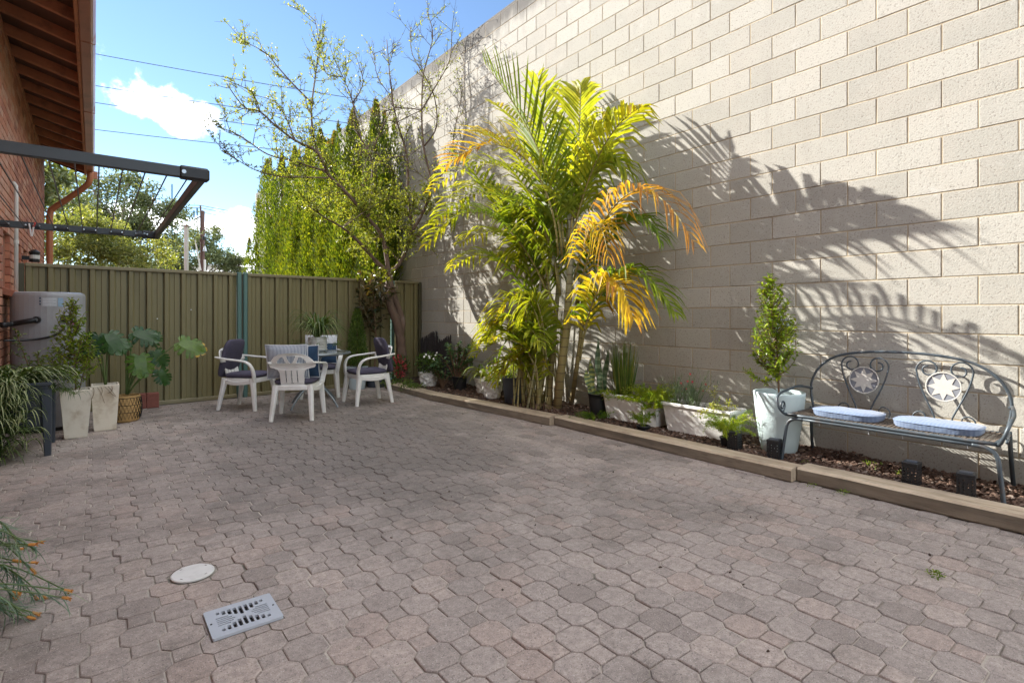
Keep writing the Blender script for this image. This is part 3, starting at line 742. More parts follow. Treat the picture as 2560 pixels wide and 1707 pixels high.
# brick return on the far corner
z = 0.043
while z < 4.06:
    rb.box((HX - 0.117, HYE - 0.054, z), (0.226, 0.11, 0.076), tone=R.random()); z += 0.086
obj('brickwork', rb, M['brick'], house, kind='stuff')
for a, b in WINS:                                                  # small recessed windows with brick reveals and sloping sill
    w = MB(); w.box((HX - 0.072, (a + b) / 2, (WZ0 + WZ1) / 2), (0.03, b - a + 0.04, WZ1 - WZ0 + 0.04)); wo = obj('window', w, M['black'], house)
    f_ = MB()
    for yy in (a + 0.02, b - 0.02): f_.box((HX - 0.05, yy, (WZ0 + WZ1) / 2), (0.02, 0.03, WZ1 - WZ0))
    for zz in (WZ0 + 0.02, WZ1 - 0.02): f_.box((HX - 0.051, (a + b) / 2, zz), (0.02, b - a - 0.07, 0.03))
    obj('window_frame', f_, M['gutter'], wo)
    for yy, s in ((a, -1), (b, 1)):
        rv = MB(); z = WZ0 + 0.05
        while z < WZ1: rv.box((HX - 0.035, yy + s * 0.004, z), (0.07, 0.012, 0.074), tone=R.random()); z += 0.086
        obj('reveal', rv, M['brick'], wo)
    sl = MB(); y = a - 0.05
    while y < b + 0.02:
        sl.rbox((HX + 0.0, y + 0.04, WZ0 - 0.015), (0.17, 0.074, 0.07), 0.005, Matrix.Rotation(0.35, 3, 'Y'), tone=R.random()); y += 0.082
    obj('sill', sl, M['brick'], wo)
# eaves
y = -2.9; k = 0
while y < HYE - 0.15:
    mb = MB(); rot = Matrix.Rotation(math.atan2(0.17, 0.62), 3, 'Y')
    mb.rbox((-0.42, y, 3.985 + 0.055), (0.70, 0.045, 0.105), 0.004, rot); obj('rafter', mb, M['rafter'], house, loc=(-0.42, y, 4.0)); y += 0.545
mb = MB(); mb.rbox((-0.42, 8.02, 4.04), (0.70, 0.040, 0.105), 0.004, Matrix.Rotation(math.atan2(0.17, 0.62), 3, 'Y')); obj('rafter', mb, M['rafter'], house, loc=(-0.42, 8.02, 4.0))
sf = MB(); sf.poly([(-0.74, -3, 4.205), (-0.74, HYE - 0.05, 4.205), (-0.10, HYE - 0.05, 4.035), (-0.10, -3, 4.035)]); obj('soffit_lining', sf, M['soffit'], house)
mb = MB(); mb.rbox((-0.735, 5.0, 4.075), (0.05, 16.2, 0.09), 0.005); obj('wall_plate', mb, M['rafter'], house)
mb = MB(); mb.rbox((-0.125, 5.0, 3.975), (0.03, 16.2, 0.19), 0.004); obj('fascia', mb, M['rafter'], house)
gt = MB()                                                           # quad gutter: a folded profile run along the eaves
prof = [(-0.108, 4.06), (-0.108, 3.886), (-0.100, 3.88), (-0.022, 3.88), (-0.004, 3.895), (0.004, 3.93), (0.012, 3.975), (0.016, 4.02), (0.006, 4.024), (0.000, 4.014)]
for yy in (-3.0, 3.1, 9.0, HYE - 0.12):
    for px, pz in prof: gt.v.append((px, yy, pz))
for s in range(3):
    for k in range(len(prof) - 1): gt.f.append((s * 10 + k, s * 10 + k + 1, (s + 1) * 10 + k + 1, (s + 1) * 10 + k)); gt.t.append(0.5)
gt.f.append(tuple(30 + k for k in range(9, -1, -1))); gt.t.append(0.5)
g_o = obj('gutter', gt, M['gutter'], house)
for yy in (3.1, 9.0, 6.7):
    t = MB(); t.box((-0.045, yy, 3.878), (0.115, 0.012, 0.006)); t.box((0.012, yy, 3.95), (0.008, 0.012, 0.14)); obj('gutter_joint', t, M['gutter'], g_o)
rf = MB(); rf.poly([(0.0, -3.1, 4.06), (0.0, HYE + 0.05, 4.06), (-1.2, HYE + 0.05, 4.42), (-1.2, -3.1, 4.42)]); rf.poly([(-0.11, HYE, 3.9), (-0.11, HYE, 4.08), (-1.2, HYE, 4.41), (-1.2, HYE, 4.1), (-0.74, HYE, 4.1)])
obj('lower_roof', rf, M['roof'], house)
up = MB(); up.box((-3.6, 6.5, 5.4), (5.0, 19.2, 2.6), tone=0.4); obj('added_upper_wall', up, M['brick'], house)  # unseen upper storey, added to shade the paving
up = MB(); up.box((-0.8, 6.5, 6.66), (0.64, 19.5, 0.14)); up.add([(-0.45, -3.3, 6.74), (-0.45, 16.3, 6.74), (-6.8, 16.3, 6.74), (-6.8, -3.3, 6.74), (-3.6, -2, 8.0), (-3.6, 15, 8.0)], [(0, 1, 5, 4), (2, 3, 4, 5), (1, 2, 5), (3, 0, 4), (3, 2, 1, 0)])
obj('added_upper_roof', up, M['roof'], house)  # added roof, its eave placed to set the shadow edge on the bed
back = MB(); back.box((-3.6, 6.5, 2.0), (5.0, 19.2, 4.0), tone=0.4); obj('house_body', back, M['brick'], house)  # unseen lower body, lengthened to carry the added storey
dp = MB(); dp.tube(smooth_path([(-0.05, 12.75, 3.9), (-0.06, 12.76, 3.74), (-0.12, 12.82, 3.62), (-0.40, 13.0, 3.36), (-0.58, 13.1, 3.20), (-0.64, 13.12, 3.08), (-0.645, 13.12, 2.6), (-0.645, 13.12, 0.0)], 4), 0.052, 10)
dpo = obj('downpipe', dp, M['downpipe'], house, smooth=True)
t = MB(); t.box((-0.0, 12.98, 3.88), (0.12, 0.05, 0.14)); obj('gutter_stop_end', t, M['downpipe'], g_o)
wp = MB(); wp.tube([(-0.71, 7.97, 2.64), (-0.69, 7.97, 2.65), (-0.672, 7.97, 2.62), (-0.67, 7.97, 2.5), (-0.67, 7.97, 1.35)], 0.019, 10)
wpo = obj('conduit', wp, M['white_pvc'], house, smooth=True)
t = MB(); t.tube([(-0.67, 7.97, 1.98), (-0.67, 7.97, 2.02)], 0.023, 10); obj('pipe_coupling', t, M['white_pvc'], wpo)
cabl = MB(); cabl.tube([V((-0.11, 5.35, 3.87)) + V((0.09 * math.sin(a), 0.12 * math.cos(a), -0.05 - 0.05 * math.cos(a * 0.9))) for a in [k * 0.45 for k in range(10)]], 0.006, 6); obj('loose_cable', cabl, M['galv'], house, smooth=True)
lan = thing('wall_lantern', 'small black lantern light on the brick wall just above the fence', 'lamp', (-0.62, 9.2, 1.84))
t = MB(); t.lathe((-0.60, 9.2, 1.88), [(0.05, 0.0), (0.055, 0.01), (0.055, 0.02), (0.05, 0.022), (0.05, 0.11), (0.058, 0.115), (0.058, 0.13), (0.02, 0.16)], 14); obj('lamp_body', t, M['black'], lan)
t = MB(); t.lathe((-0.60, 9.2, 1.90), [(0.052, 0.02), (0.052, 0.07)], 14); obj('diffuser', t, M['white_pvc'], lan)
t = MB(); t.box((-0.68, 9.2, 1.93), (0.08, 0.04, 0.05)); obj('bracket', t, M['black'], lan)

# ================================================================== LEFT SIDE
# ---- fold-down clothesline on the house wall
cz, cy0, cy1, cx1 = 1.86, 2.88, 5.30, 0.405
line = thing('clothesline', 'charcoal folding clothesline frame reaching out from the brick wall', 'clothesline', (HX, 4.1, cz))
t = MB(); t.rbox(((HX + cx1) / 2, cy0, cz), (cx1 - HX, 0.030, 0.050), 0.004); obj('front_bar', t, M['charcoal'], line)
far = MB(); far.rbox(((HX + cx1) / 2, cy1, cz), (cx1 - HX, 0.030, 0.050), 0.004); farb = obj('rear_bar', far, M['charcoal'], line)
t = MB(); t.rbox((cx1 + 0.002, (cy0 + cy1) / 2, cz), (0.030, cy1 - cy0 - 0.02, 0.050), 0.004); obj('end_bar', t, M['charcoal'], line)
t = MB(); t.rbox((HX + 0.02, (cy0 + cy1) / 2, cz), (0.04, cy1 - cy0 + 0.1, 0.06), 0.004); obj('wall_bar', t, M['charcoal'], line)
for yy, s in ((cy0, -1), (cy1, 1)):
    t = MB(); t.rbox((cx1 - 0.035, yy, cz), (0.125, 0.042, 0.062), 0.010); co = obj('corner_cap', t, M['black'], line)
    t = MB(); t.tube([(cx1 - 0.078, yy - 0.020, cz), (cx1 - 0.078, yy - 0.026, cz)], 0.009, 12); obj('screw', t, M['steel'], co)
xs = [0.35 - 0.083 * k for k in range(13)]
for k, x in enumerate(xs):
    t = MB(); sag = 0.004 + 0.006 * R.random()
    t.tube([(x, lerp(cy0, cy1, q / 6), cz - 0.012 - sag * math.sin(PI * q / 6)) for q in range(7)], 0.0032, 5); obj('cord', t, M['cord'], line)
for k in range(0, 12, 2):
    x = (xs[k] + xs[k + 1]) / 2; t = MB(); t.rbox((x, cy1 - 0.02, cz - 0.004), (0.088, 0.016, 0.022), 0.005); h_ = obj('cord_holder', t, M['black'], farb)
    for s in (-1, 1):
        t = MB(); t.tube([(x + s * 0.037, cy1 - 0.027, cz), (x + s * 0.037, cy1 - 0.032, cz)], 0.006, 8); obj('eyelet', t, M['steel'], farb)
peg = thing('clothes_peg', 'white and red clothes peg clipped on the rear bar of the clothesline', 'peg', (-0.36, cy1 - 0.03, 1.80))
for s in (-1, 1):
    t = MB(); t.rbox((-0.36 + s * 0.008, cy1 - 0.03, 1.825), (0.010, 0.012, 0.095), 0.003, Matrix.Rotation(s * 0.13, 3, 'Y')); obj('jaw', t, M['peg'], peg)
t = MB(); t.rbox((-0.345, cy1 - 0.03, 1.865), (0.012, 0.012, 0.04), 0.003, Matrix.Rotation(0.3, 3, 'Y')); obj('spring_clip', t, M['peg_red'], peg)

# ---- hot water heater
hc = V((-0.375, 7.50, 0))
heat = thing('water_heater', 'grey cylindrical hot water heater against the house beside the fence', 'water heater', hc)
t = MB(); t.lathe(hc, [(0.300, 0.04), (0.305, 0.05), (0.305, 1.40), (0.298, 1.425), (0.27, 1.437)], 40); obj('tank', t, M['heater'], heat, smooth=False)
t = MB(); t.lathe(hc, [(0.28, 0.0), (0.28, 0.045)], 32); obj('plinth', t, M['black'], heat)
def on_tank(ang, z, r=0.3065): return hc + V((r * math.sin(ang), -r * math.cos(ang), z))
def tank_patch(a0, a1, z0, z1, m, name, r=0.3075):
    mb = MB(); n = 6
    for i in range(n + 1):
        a = lerp(a0, a1, i / n); mb.v += [tuple(on_tank(a, z0, r)), tuple(on_tank(a, z1, r))]
    for i in range(n): mb.f.append((2 * i, 2 * i + 2, 2 * i + 3, 2 * i + 1)); mb.t.append(0.5)
    return obj(name, mb, m, heat)
tank_patch(-0.12, 0.26, 1.285, 1.375, M['sticker'], 'sticker'); tank_patch(0.28, 0.42, 1.285, 1.375, M['sticker_blue'], 'sticker')
for k in range(5): tank_patch(-0.10, 0.22 - 0.05 * (k % 2), 1.296 + k * 0.016, 1.301 + k * 0.016, M['white_cloth'], 'sticker_line', 0.3085)
for zz in (1.30, 1.33, 1.36): tank_patch(-0.19, -0.155, zz, zz + 0.018, M['navy_cloth'], 'sticker_symbol')
for a, z in ((-0.25, 1.15), (0.45, 1.16)):
    t = MB(); p = on_tank(a, z, 0.30); q = on_tank(a, z, 0.335); t.tube([p, q], 0.034, 14); f1 = obj('fitting', t, M['black'], heat)
    t = MB(); t.tube([q, on_tank(a, z, 0.345)], 0.017, 10); obj('fitting_nut', t, M['steel'], f1)
t = MB(); t.tube(smooth_path([on_tank(-0.25, 1.15, 0.34), on_tank(-0.42, 1.135, 0.365), on_tank(-0.75, 1.11, 0.38), (HX + 0.02, 7.12, 1.10)], 6), 0.027, 10); obj('lagged_pipe', t, M['black'], heat, smooth=True)
t = MB(); t.tube(smooth_path([on_tank(0.45, 1.06, 0.31), on_tank(0.15, 0.985, 0.325), on_tank(-0.35, 0.95, 0.345), (HX + 0.03, 7.10, 0.95)], 6), 0.011, 8); obj('drain_hose', t, M['black'], heat, smooth=True)
t = MB(); t.tube([on_tank(0.0, 0.15, 0.30), on_tank(0.0, 0.15, 0.33)], 0.03, 14); v_ = obj('valve', t, M['black'], heat)
t = MB(); t.tube([on_tank(0.0, 0.15, 0.33), on_tank(0.0, 0.15, 0.342)], 0.016, 10); obj('valve_cap', t, M['steel'], v_)
t = MB()
for k in range(12): a = 2 * PI * k / 12; t.leaf(on_tank(0.72, 1.12, 0.309), V((math.cos(a) * 0.6, 0.4 * math.cos(a), math.sin(a))), V((0.5, -0.8, 0)), 0.03, 0.02, 0.5)
M['pink'] = mat('pink_sticker', (0.45, 0.12, 0.30), 0.5); obj('flower_sticker', t, M['pink'], heat)

# ---- plant generators
def strap_plant(mb, base, n, L, w, spread=1.0, droop=0.9, tones=(0.2, 0.6), up=0.8, var=0.35, fold=0.35, center=None):
    for k in range(n):
        a = R.uniform(0, 2 * PI); out = V((math.cos(a), math.sin(a), 0)); l = L * R.uniform(1 - var, 1 + var * 0.5)
        rise = up * R.uniform(0.5, 1.1); p = V(base) + out * R.uniform(0, 0.03)
        c1 = p + V((0, 0, 1)) * l * 0.55 * rise + out * l * 0.22 * spread
        c2 = p + V((0, 0, 1)) * l * 0.62 * rise + out * l * 0.62 * spread
        e = p + out * l * 0.85 * spread + V((0, 0, 1)) * l * (0.45 * rise - droop * R.uniform(0.2, 0.75))
        path = bez([p, c1, c2, e], 6); t = lerp(tones[0], tones[1], R.random())
        mb.strap(path, [w * x for x in (0.6, 0.9, 1, 0.95, 0.8, 0.5, 0.08)], V((0, 0, 1)), t, fold)
        if center is not None:
            q = [x + V((0, 0, 0.0012)) for x in path]; mb.strap(q, [w * 0.38 * x for x in (0.6, 0.9, 1, 0.95, 0.8, 0.5, 0.05)], V((0, 0, 1)), center, 0.0)
def leafy_shrub(lv, st, base, top, rad, nb, leaf, width=0.5, tones=(0.15, 0.75), up=0.75, dens=26, stem_r=0.008, shape=None, tip=None, low=0.12):
    """upright shrub: a leader, side branches that climb, paired leaves along them"""
    base, top = V(base), V(top); ax = top - base; Ht = ax.length
    lead = smooth_path([base, base + ax * 0.35 + rvec() * 0.02 * Ht, base + ax * 0.7 + rvec() * 0.02 * Ht, top], 4)
    st.tube(lead, [stem_r * (1 - 0.8 * i / (len(lead) - 1)) for i in range(len(lead))], 6)
    def dress(path, n):
        for q in range(n):
            f = (q + R.random()) / n * (len(path) - 1); i = min(int(f), len(path) - 2); p = path[i].lerp(path[i + 1], f - i)
            d = (path[i + 1] - path[i]).normalized(); s = rvec(); s = (s - d * s.dot(d)).normalized()
            dr = (d * R.uniform(0.35, 0.9) + s).normalized(); l = leaf * R.uniform(0.65, 1.2)
            t = lerp(tones[0], tones[1], R.random())
            if tip and f / (len(path) - 1) > 0.85 and R.random() < 0.35: t = tip
            lv.leaf(p, dr, V((0, 0, 1)) + rvec() * 0.5, l, l * width, t)
    for k in range(nb):
        h = lerp(low, 0.97, (k + R.random()) / nb)
        prof = shape(h) if shape else math.sin(PI * min(1, h * 1.05 + 0.1)) ** 0.7 * (1 - 0.35 * h)
        a = R.uniform(0, 2 * PI) + k * 2.4; L = max(0.03, rad * prof * R.uniform(0.7, 1.15)); p = base + ax * h
        out = V((math.cos(a), math.sin(a), 0)); e = p + out * L + V((0, 0, 1)) * L * up * R.uniform(0.6, 1.5)
        path = bez([p, p + out * L * 0.6 + V((0, 0, 0.12 * L)), e], 4)
        st.tube(path, [stem_r * 0.45, stem_r * 0.4, stem_r * 0.3, stem_r * 0.25, stem_r * 0.15], 4)
        dress(path, max(4, int(dens * L / rad)))
    dress(lead[len(lead) // 3:], int(dens * 1.2))
def fine_clump(lv, base, n, L, spread, tones, seg=10, ll=0.012, lw=0.004, up=1.0):
    """feathery stems with needle leaves"""
    for k in range(n):
        a = R.uniform(0, 2 * PI); out = V((math.cos(a), math.sin(a), 0)) * spread * R.uniform(0.3, 1); l = L * R.uniform(0.6, 1.15)
        p = V(base) + out * 0.04; path = bez([p, p + V((0, 0, l * 0.7 * up)) + out * l * 0.3, p + out * l + V((0, 0, l * R.uniform(0.2, 0.8) * up))], 6)
        t = lerp(tones[0], tones[1], R.random()); lv.strap(path, [0.003] * 7, V((0, 0, 1)), t)
        for q in range(seg):
            f = (0.25 + 0.75 * q / seg) * 6; i = min(int(f), 5); b = path[i].lerp(path[i + 1], f - i); d = (path[i + 1] - path[i]).normalized()
            for _ in range(4): lv.leaf(b, (d * 0.5 + rvec()).normalized(), rvec(), ll * R.uniform(0.7, 1.5), lw, min(1, t + R.uniform(-.1, .15)))
def lobed_leaf(mb, p, d, n, L, tone, droop=0.35, tip_tone=None):
    """heart-shaped split leaf: a folded blade whose margin is cut into finger lobes"""
    d = d.normalized(); s = d.cross(n).normalized(); n = s.cross(d); K = 6
    def mid(t): return p + d * L * t - n * droop * L * t * t
    def half(t): return L * 0.58 * (max(0.0, math.sin(PI * min(1.0, 0.20 + 0.80 * t)))) ** 0.8
    for sg in (1, -1):
        def pt(t, f, fwd=0.0):
            w = half(t) * f; return mid(t) + s * sg * w + d * (fwd * L) + n * (0.22 * w - 0.9 * w * w / L)
        for i in range(K):
            t0, t1 = i / K, (i + 1) / K; tm = (t0 + t1) / 2
            mb.add([mid(t0), pt(t0, 0.42), pt(t1, 0.42), mid(t1)], [(0, 1, 2, 3)], tone)
            sweep = -0.16 + 0.22 * tm if i < 2 else 0.08 + 0.06 * tm
            tt = tip_tone if (tip_tone is not None and i > K * 0.55) else tone
            a, b = pt(t0, 0.42), pt(t1, 0.42); c0 = pt(t0 + 0.008, 0.85, sweep * 0.7); c1 = pt(t1 - 0.02, 0.85, sweep * 0.7); e0 = pt(t0 + 0.035, 1.0, sweep); e1 = pt(t1 - 0.05, 1.0, sweep)
            mb.add([a, c0, c1, b], [(0, 1, 2, 3)], tone); mb.add([c0, e0, e1, c1], [(0, 1, 2, 3)], tt)
        lobe0 = pt(0.0, 0.42); q = mid(0) - d * L * 0.16 + s * sg * half(0) * 0.45; mb.add([mid(0), q, pt(0.0, 0.85, -0.12), lobe0], [(0, 1, 2, 3)], tone)

# ---- slate blue trough on legs full of spider plants
tr = thing('raised_trough', 'dark slate blue plastic trough planter on legs at the left edge', 'planter', (-0.50, 6.3, 0))
x0, x1, y0, y1 = -0.715, -0.30, 6.00, 6.62
t = MB()
def trough_shell(t, x0, x1, y0, y1, z0, z1, th, tp):
    o = [(x0 + tp, y0 + tp, z0), (x1 - tp, y0 + tp, z0), (x1 - tp, y1 - tp, z0), (x0 + tp, y1 - tp, z0), (x0, y0, z1), (x1, y0, z1), (x1, y1, z1), (x0, y1, z1),
         (x0 + th, y0 + th, z1), (x1 - th, y0 + th, z1), (x1 - th, y1 - th, z1), (x0 + th, y1 - th, z1), (x0 + th + tp * .5, y0 + th + tp * .5, z1 - 0.05), (x1 - th - tp * .5, y0 + th + tp * .5, z1 - 0.05), (x1 - th - tp * .5, y1 - th - tp * .5, z1 - 0.05), (x0 + th + tp * .5, y1 - th - tp * .5, z1 - 0.05)]
    f_ = [(3, 2, 1, 0)]
    for l in range(3):
        for k in range(4): f_.append((l * 4 + k, l * 4 + (k + 1) % 4, (l + 1) * 4 + (k + 1) % 4, (l + 1) * 4 + k))
    t.add(o, f_)
    return o[12:]
s4 = trough_shell(t, x0, x1, y0, y1, 0.22, 0.62, 0.02, 0.03)
t.rbox(((x0 + x1) / 2, y0 - 0.005, 0.612), (x1 - x0 + 0.03, 0.025, 0.03), 0.006); t.rbox((x1 + 0.005, (y0 + y1) / 2, 0.612), (0.025, y1 - y0, 0.03), 0.006)
obj('tub', t, M['slate_trough'], tr)
t = MB(); t.poly(s4); obj('potting_soil', t, M['potsoil'], tr)
for lx, ly in ((x1 - 0.02, y0 + 0.02), (x0 + 0.03, y0 + 0.02), (x1 - 0.02, y1 - 0.02), (x0 + 0.03, y1 - 0.02)):
    t = MB(); t.sweep([(lx, ly, 0.56), (lx + 0.006, ly - 0.002, 0.3), (lx + 0.012, ly, 0.0)], [(0.075, 0.07), (0.065, 0.06), (0.045, 0.045)], (1, 0, 0)); obj('leg', t, M['slate_trough'], tr)
sp = thing('spider_plant', 'variegated spider plant spilling over the dark slate trough', 'plant', (-0.5, 6.3, 0.58))
t = MB()
for k in range(11): strap_plant(t, (R.uniform(-0.68, -0.36), R.uniform(6.08, 6.5), 0.60), 20, 0.34, 0.026, 1.0, 0.7, (0.15, 0.6), 0.9, center=0.93)
obj('leaves', t, M['spider'], sp)
t = MB(); tl = MB()
for k in range(15):                                                # hanging runners with plantlets
    p = V((R.uniform(-0.72, -0.44), R.uniform(5.92, 6.06), 0.62)); n = R.randint(2, 5); L = R.uniform(0.15, 0.52)
    q = p + V((R.uniform(-.08, .10), -R.uniform(0.08, 0.2), -L)); path = bez([p, p + V((0, -0.1, 0.12)), q], 6); tl.tube(path, 0.0025, 4)
    for j in range(n): strap_plant(t, path[6 - min(j, 4)], 8, 0.17, 0.013, 1.0, 1.2, (0.15, 0.6), 0.6, center=0.9)
for k in range(13): strap_plant(t, (R.uniform(-0.72, -0.46), R.uniform(5.82, 6.0), R.uniform(0.02, 0.32)), 12, 0.22, 0.014, 1.0, 0.8, (0.15, 0.6), 0.8, center=0.9 if k % 2 else None)
for k in range(9): strap_plant(t, (R.uniform(-0.32, -0.12), R.uniform(6.2, 6.45), R.uniform(0.42, 0.62)), 12, 0.16, 0.007, 1.0, 1.0, (0.1, 0.5), 0.6)
obj('runners', tl, M['stem_green'], sp); obj('plantlets', t, M['spider'], sp)
su = thing('red_leaf_succulent', 'small dark shrub rising behind the spider plant in front of the heater', 'plant', (-0.42, 6.52, 0.6))
lv, st = MB(), MB(); leafy_shrub(lv, st, (-0.43, 6.5, 0.6), (-0.55, 6.45, 1.08), 0.13, 9, 0.035, 0.6, (0.2, 0.7), dens=12); leafy_shrub(lv, st, (-0.40, 6.55, 0.6), (-0.40, 6.55, 0.86), 0.12, 8, 0.04, 0.6, (0.6, 1.0), dens=12)
obj('stems', st, M['stem_brown'], su); obj('leaves', lv, M['shade_shrub'], su)

# ---- tall tapered cream planters
def taper_planter(cx, cy, wb, wt, h, rz, lab):
    o = thing('tapered_planter', lab, 'planter', (cx, cy, 0), 'tapered cream planters by the fence'); t = MB()
    c, s = math.cos(rz), math.sin(rz)
    def sqr(w, z): return [(cx + c * a * w / 2 - s * b * w / 2, cy + s * a * w / 2 + c * b * w / 2, z) for a, b in ((-1, -1), (1, -1), (1, 1), (-1, 1))]
    lv_ = [sqr(wb - 0.01, 0.0), sqr(wb, 0.01), sqr(wt, h - 0.006), sqr(wt - 0.008, h), sqr(wt - 0.03, h), sqr(wt - 0.04, h - 0.06)]
    vs = [p for l in lv_ for p in l]; fs = [(3, 2, 1, 0)] + [(l * 4 + k, l * 4 + (k + 1) % 4, (l + 1) * 4 + (k + 1) % 4, (l + 1) * 4 + k) for l in range(5) for k in range(4)]
    t.add(vs, fs); obj('pot', t, M['cream'], o)
    t = MB(); t.poly(sqr(wt - 0.038, h - 0.05)); obj('potting_soil', t, M['potsoil'], o); return o
taper_planter(-0.14, 6.77, 0.175, 0.245, 0.47, 0.06, 'tall tapered cream planter with a leafy shrub, left of the pair')
taper_planter(0.095, 7.03, 0.185, 0.235, 0.475, 0.0, 'tall tapered cream planter nearest the straw basket pot, right of the pair')
sh = thing('upright_shrub', 'upright small-leaved shrub in the left cream planter before the heater', 'shrub', (-0.14, 6.77, 0.42))
lv, st = MB(), MB()
leafy_shrub(lv, st, (-0.14, 6.77, 0.42), (-0.17, 6.78, 1.36), 0.27, 80, 0.042, 0.6, (0.2, 0.85), 0.9, 30, 0.009, shape=lambda h: (1 - 0.85 * h) * (0.55 + 0.45 * min(1, h * 4)))
leafy_shrub(lv, st, (-0.12, 6.76, 0.42), (-0.02, 6.74, 0.95), 0.17, 16, 0.034, 0.55, (0.2, 0.8), 0.9, 18, 0.006)
obj('stems', st, M['stem_brown'], sh); obj('leaves', lv, M['lilly'], sh)
dg = thing('trailing_succulent', 'thin dry trailing stems hanging over the right cream planter', 'plant', (0.03, 6.92, 0.44)); t = MB()
for k in range(6):
    p = V((-0.02 + 0.03 * k, 6.95, 0.45)); t.tube(bez([p, p + V((0.02, -0.06, 0.04)), p + V((0.05, -0.06, -0.05)), p + V((R.uniform(-0.02, 0.12), -0.05, -R.uniform(0.04, 0.16)))], 6), 0.0025, 4)
obj('stems', t, M['stem_brown'], dg)
mo = thing('philodendron', 'split-leaf philodendron with big glossy lobed leaves in front of the fence', 'plant', (0.2, 7.2, 0.42))
st, lv = MB(), MB()
LEAVES = [((0.10, 7.03, 0.43), (0.04, 6.98, 0.98), (-0.3, -0.3, -0.75), 0.30, 0.15), ((0.10, 7.04, 0.43), (0.12, 7.0, 1.00), (0.45, -0.55, -0.65), 0.33, 0.5),
          ((0.29, 7.42, 0.30), (0.40, 7.30, 0.74), (0.15, -0.5, -0.8), 0.33, 0.75), ((0.29, 7.42, 0.30), (0.56, 7.42, 0.78), (0.5, -0.3, -0.75), 0.27, 0.35),
          ((0.29, 7.42, 0.30), (0.36, 7.45, 1.00), (0.9, -0.2, -0.25), 0.33, 0.4), ((0.29, 7.43, 0.30), (0.52, 7.5, 0.86), (0.3, 0.1, 0.6), 0.22, 0.6),
          ((0.30, 7.42, 0.30), (0.80, 7.35, 0.88), (0.85, -0.25, -0.30), 0.37, 0.85), ((0.30, 7.41, 0.30), (0.60, 7.36, 0.56), (0.4, -0.3, -0.8), 0.24, 0.4),
          ((0.29, 7.41, 0.3), (0.28, 7.34, 0.90), (-0.6, -0.4, -0.4), 0.26, 0.3), ((0.10, 7.05, 0.43), (0.0, 7.1, 0.86), (-0.7, -0.2, -0.5), 0.24, 0.1)]
for b, p, d, L, tn in LEAVES:
    b, p, d = V(b), V(p), V(d); st.tube(bez([b, b.lerp(p, 0.5) + V((0, 0, 0.12)), p], 7), [0.011, 0.010, 0.009, 0.008, 0.008, 0.007, 0.006, 0.006], 6)
    lobed_leaf(lv, p, d, V((0.1, -0.75, 0.55)), L * 0.74, tn, 0.25, 1.0 if tn == 0.85 else None)
t = st; obj('petioles', t, M['stem_green'], mo, smooth=True); obj('leaves', lv, M['monstera'], mo)
# ---- straw basket pot
bp = thing('basket_pot', 'round straw coloured basket pot with black zigzag weave', 'basket', (0.29, 7.42, 0))
t = MB(); prof = [(0.105, 0.0), (0.125, 0.02), (0.142, 0.10), (0.146, 0.17), (0.138, 0.25), (0.130, 0.295), (0.120, 0.295), (0.115, 0.25)]
t.lathe((0.29, 7.42, 0), prof, 28, closed=False); obj('basket', t, M['wicker'], bp)
t = MB(); t.lathe((0.29, 7.42, 0.25), [(0.12, 0), (0.12, 0.012)], 20); obj('potting_soil', t, M['potsoil'], bp)
def brad(z): 
    for (r0, z0), (r1, z1) in zip(prof, prof[1:]):
        if z0 <= z <= z1: return lerp(r0, r1, (z - z0) / (z1 - z0))
    return 0.13
t = MB(); nn = 26
for lvl in range(3):
    pts = []
    for k in range(nn * 2):
        z = 0.035 + lvl * 0.08 + (0.072 if k % 2 else 0.0); a = PI * k / nn; r = brad(z) + 0.004; pts.append((0.29 + r * math.cos(a), 7.42 + r * math.sin(a), z))
    t.tube(pts, 0.004, 4, closed=True)
    z = 0.11 + lvl * 0.08; r = brad(z) + 0.003; t.tube([(0.29 + r * math.cos(2 * PI * k / 28), 7.42 + r * math.sin(2 * PI * k / 28), z) for k in range(28)], 0.003, 4, closed=True)
obj('weave', t, M['wicker_dark'], bp)
for x, w, lab in ((0.475, 0.11, 'old red brick standing by the fence, nearer the basket pot'), (0.60, 0.135, 'old red brick standing by the fence, farther from the basket pot')):
    t = MB(); t.rbox((x, 8.30, 0.095), (w, 0.11, 0.19), 0.006); o = obj('loose_brick', t, M['red_paver'], loc=(x, 8.30, 0)); tag(o, lab, 'brick', 'loose bricks by the fence')

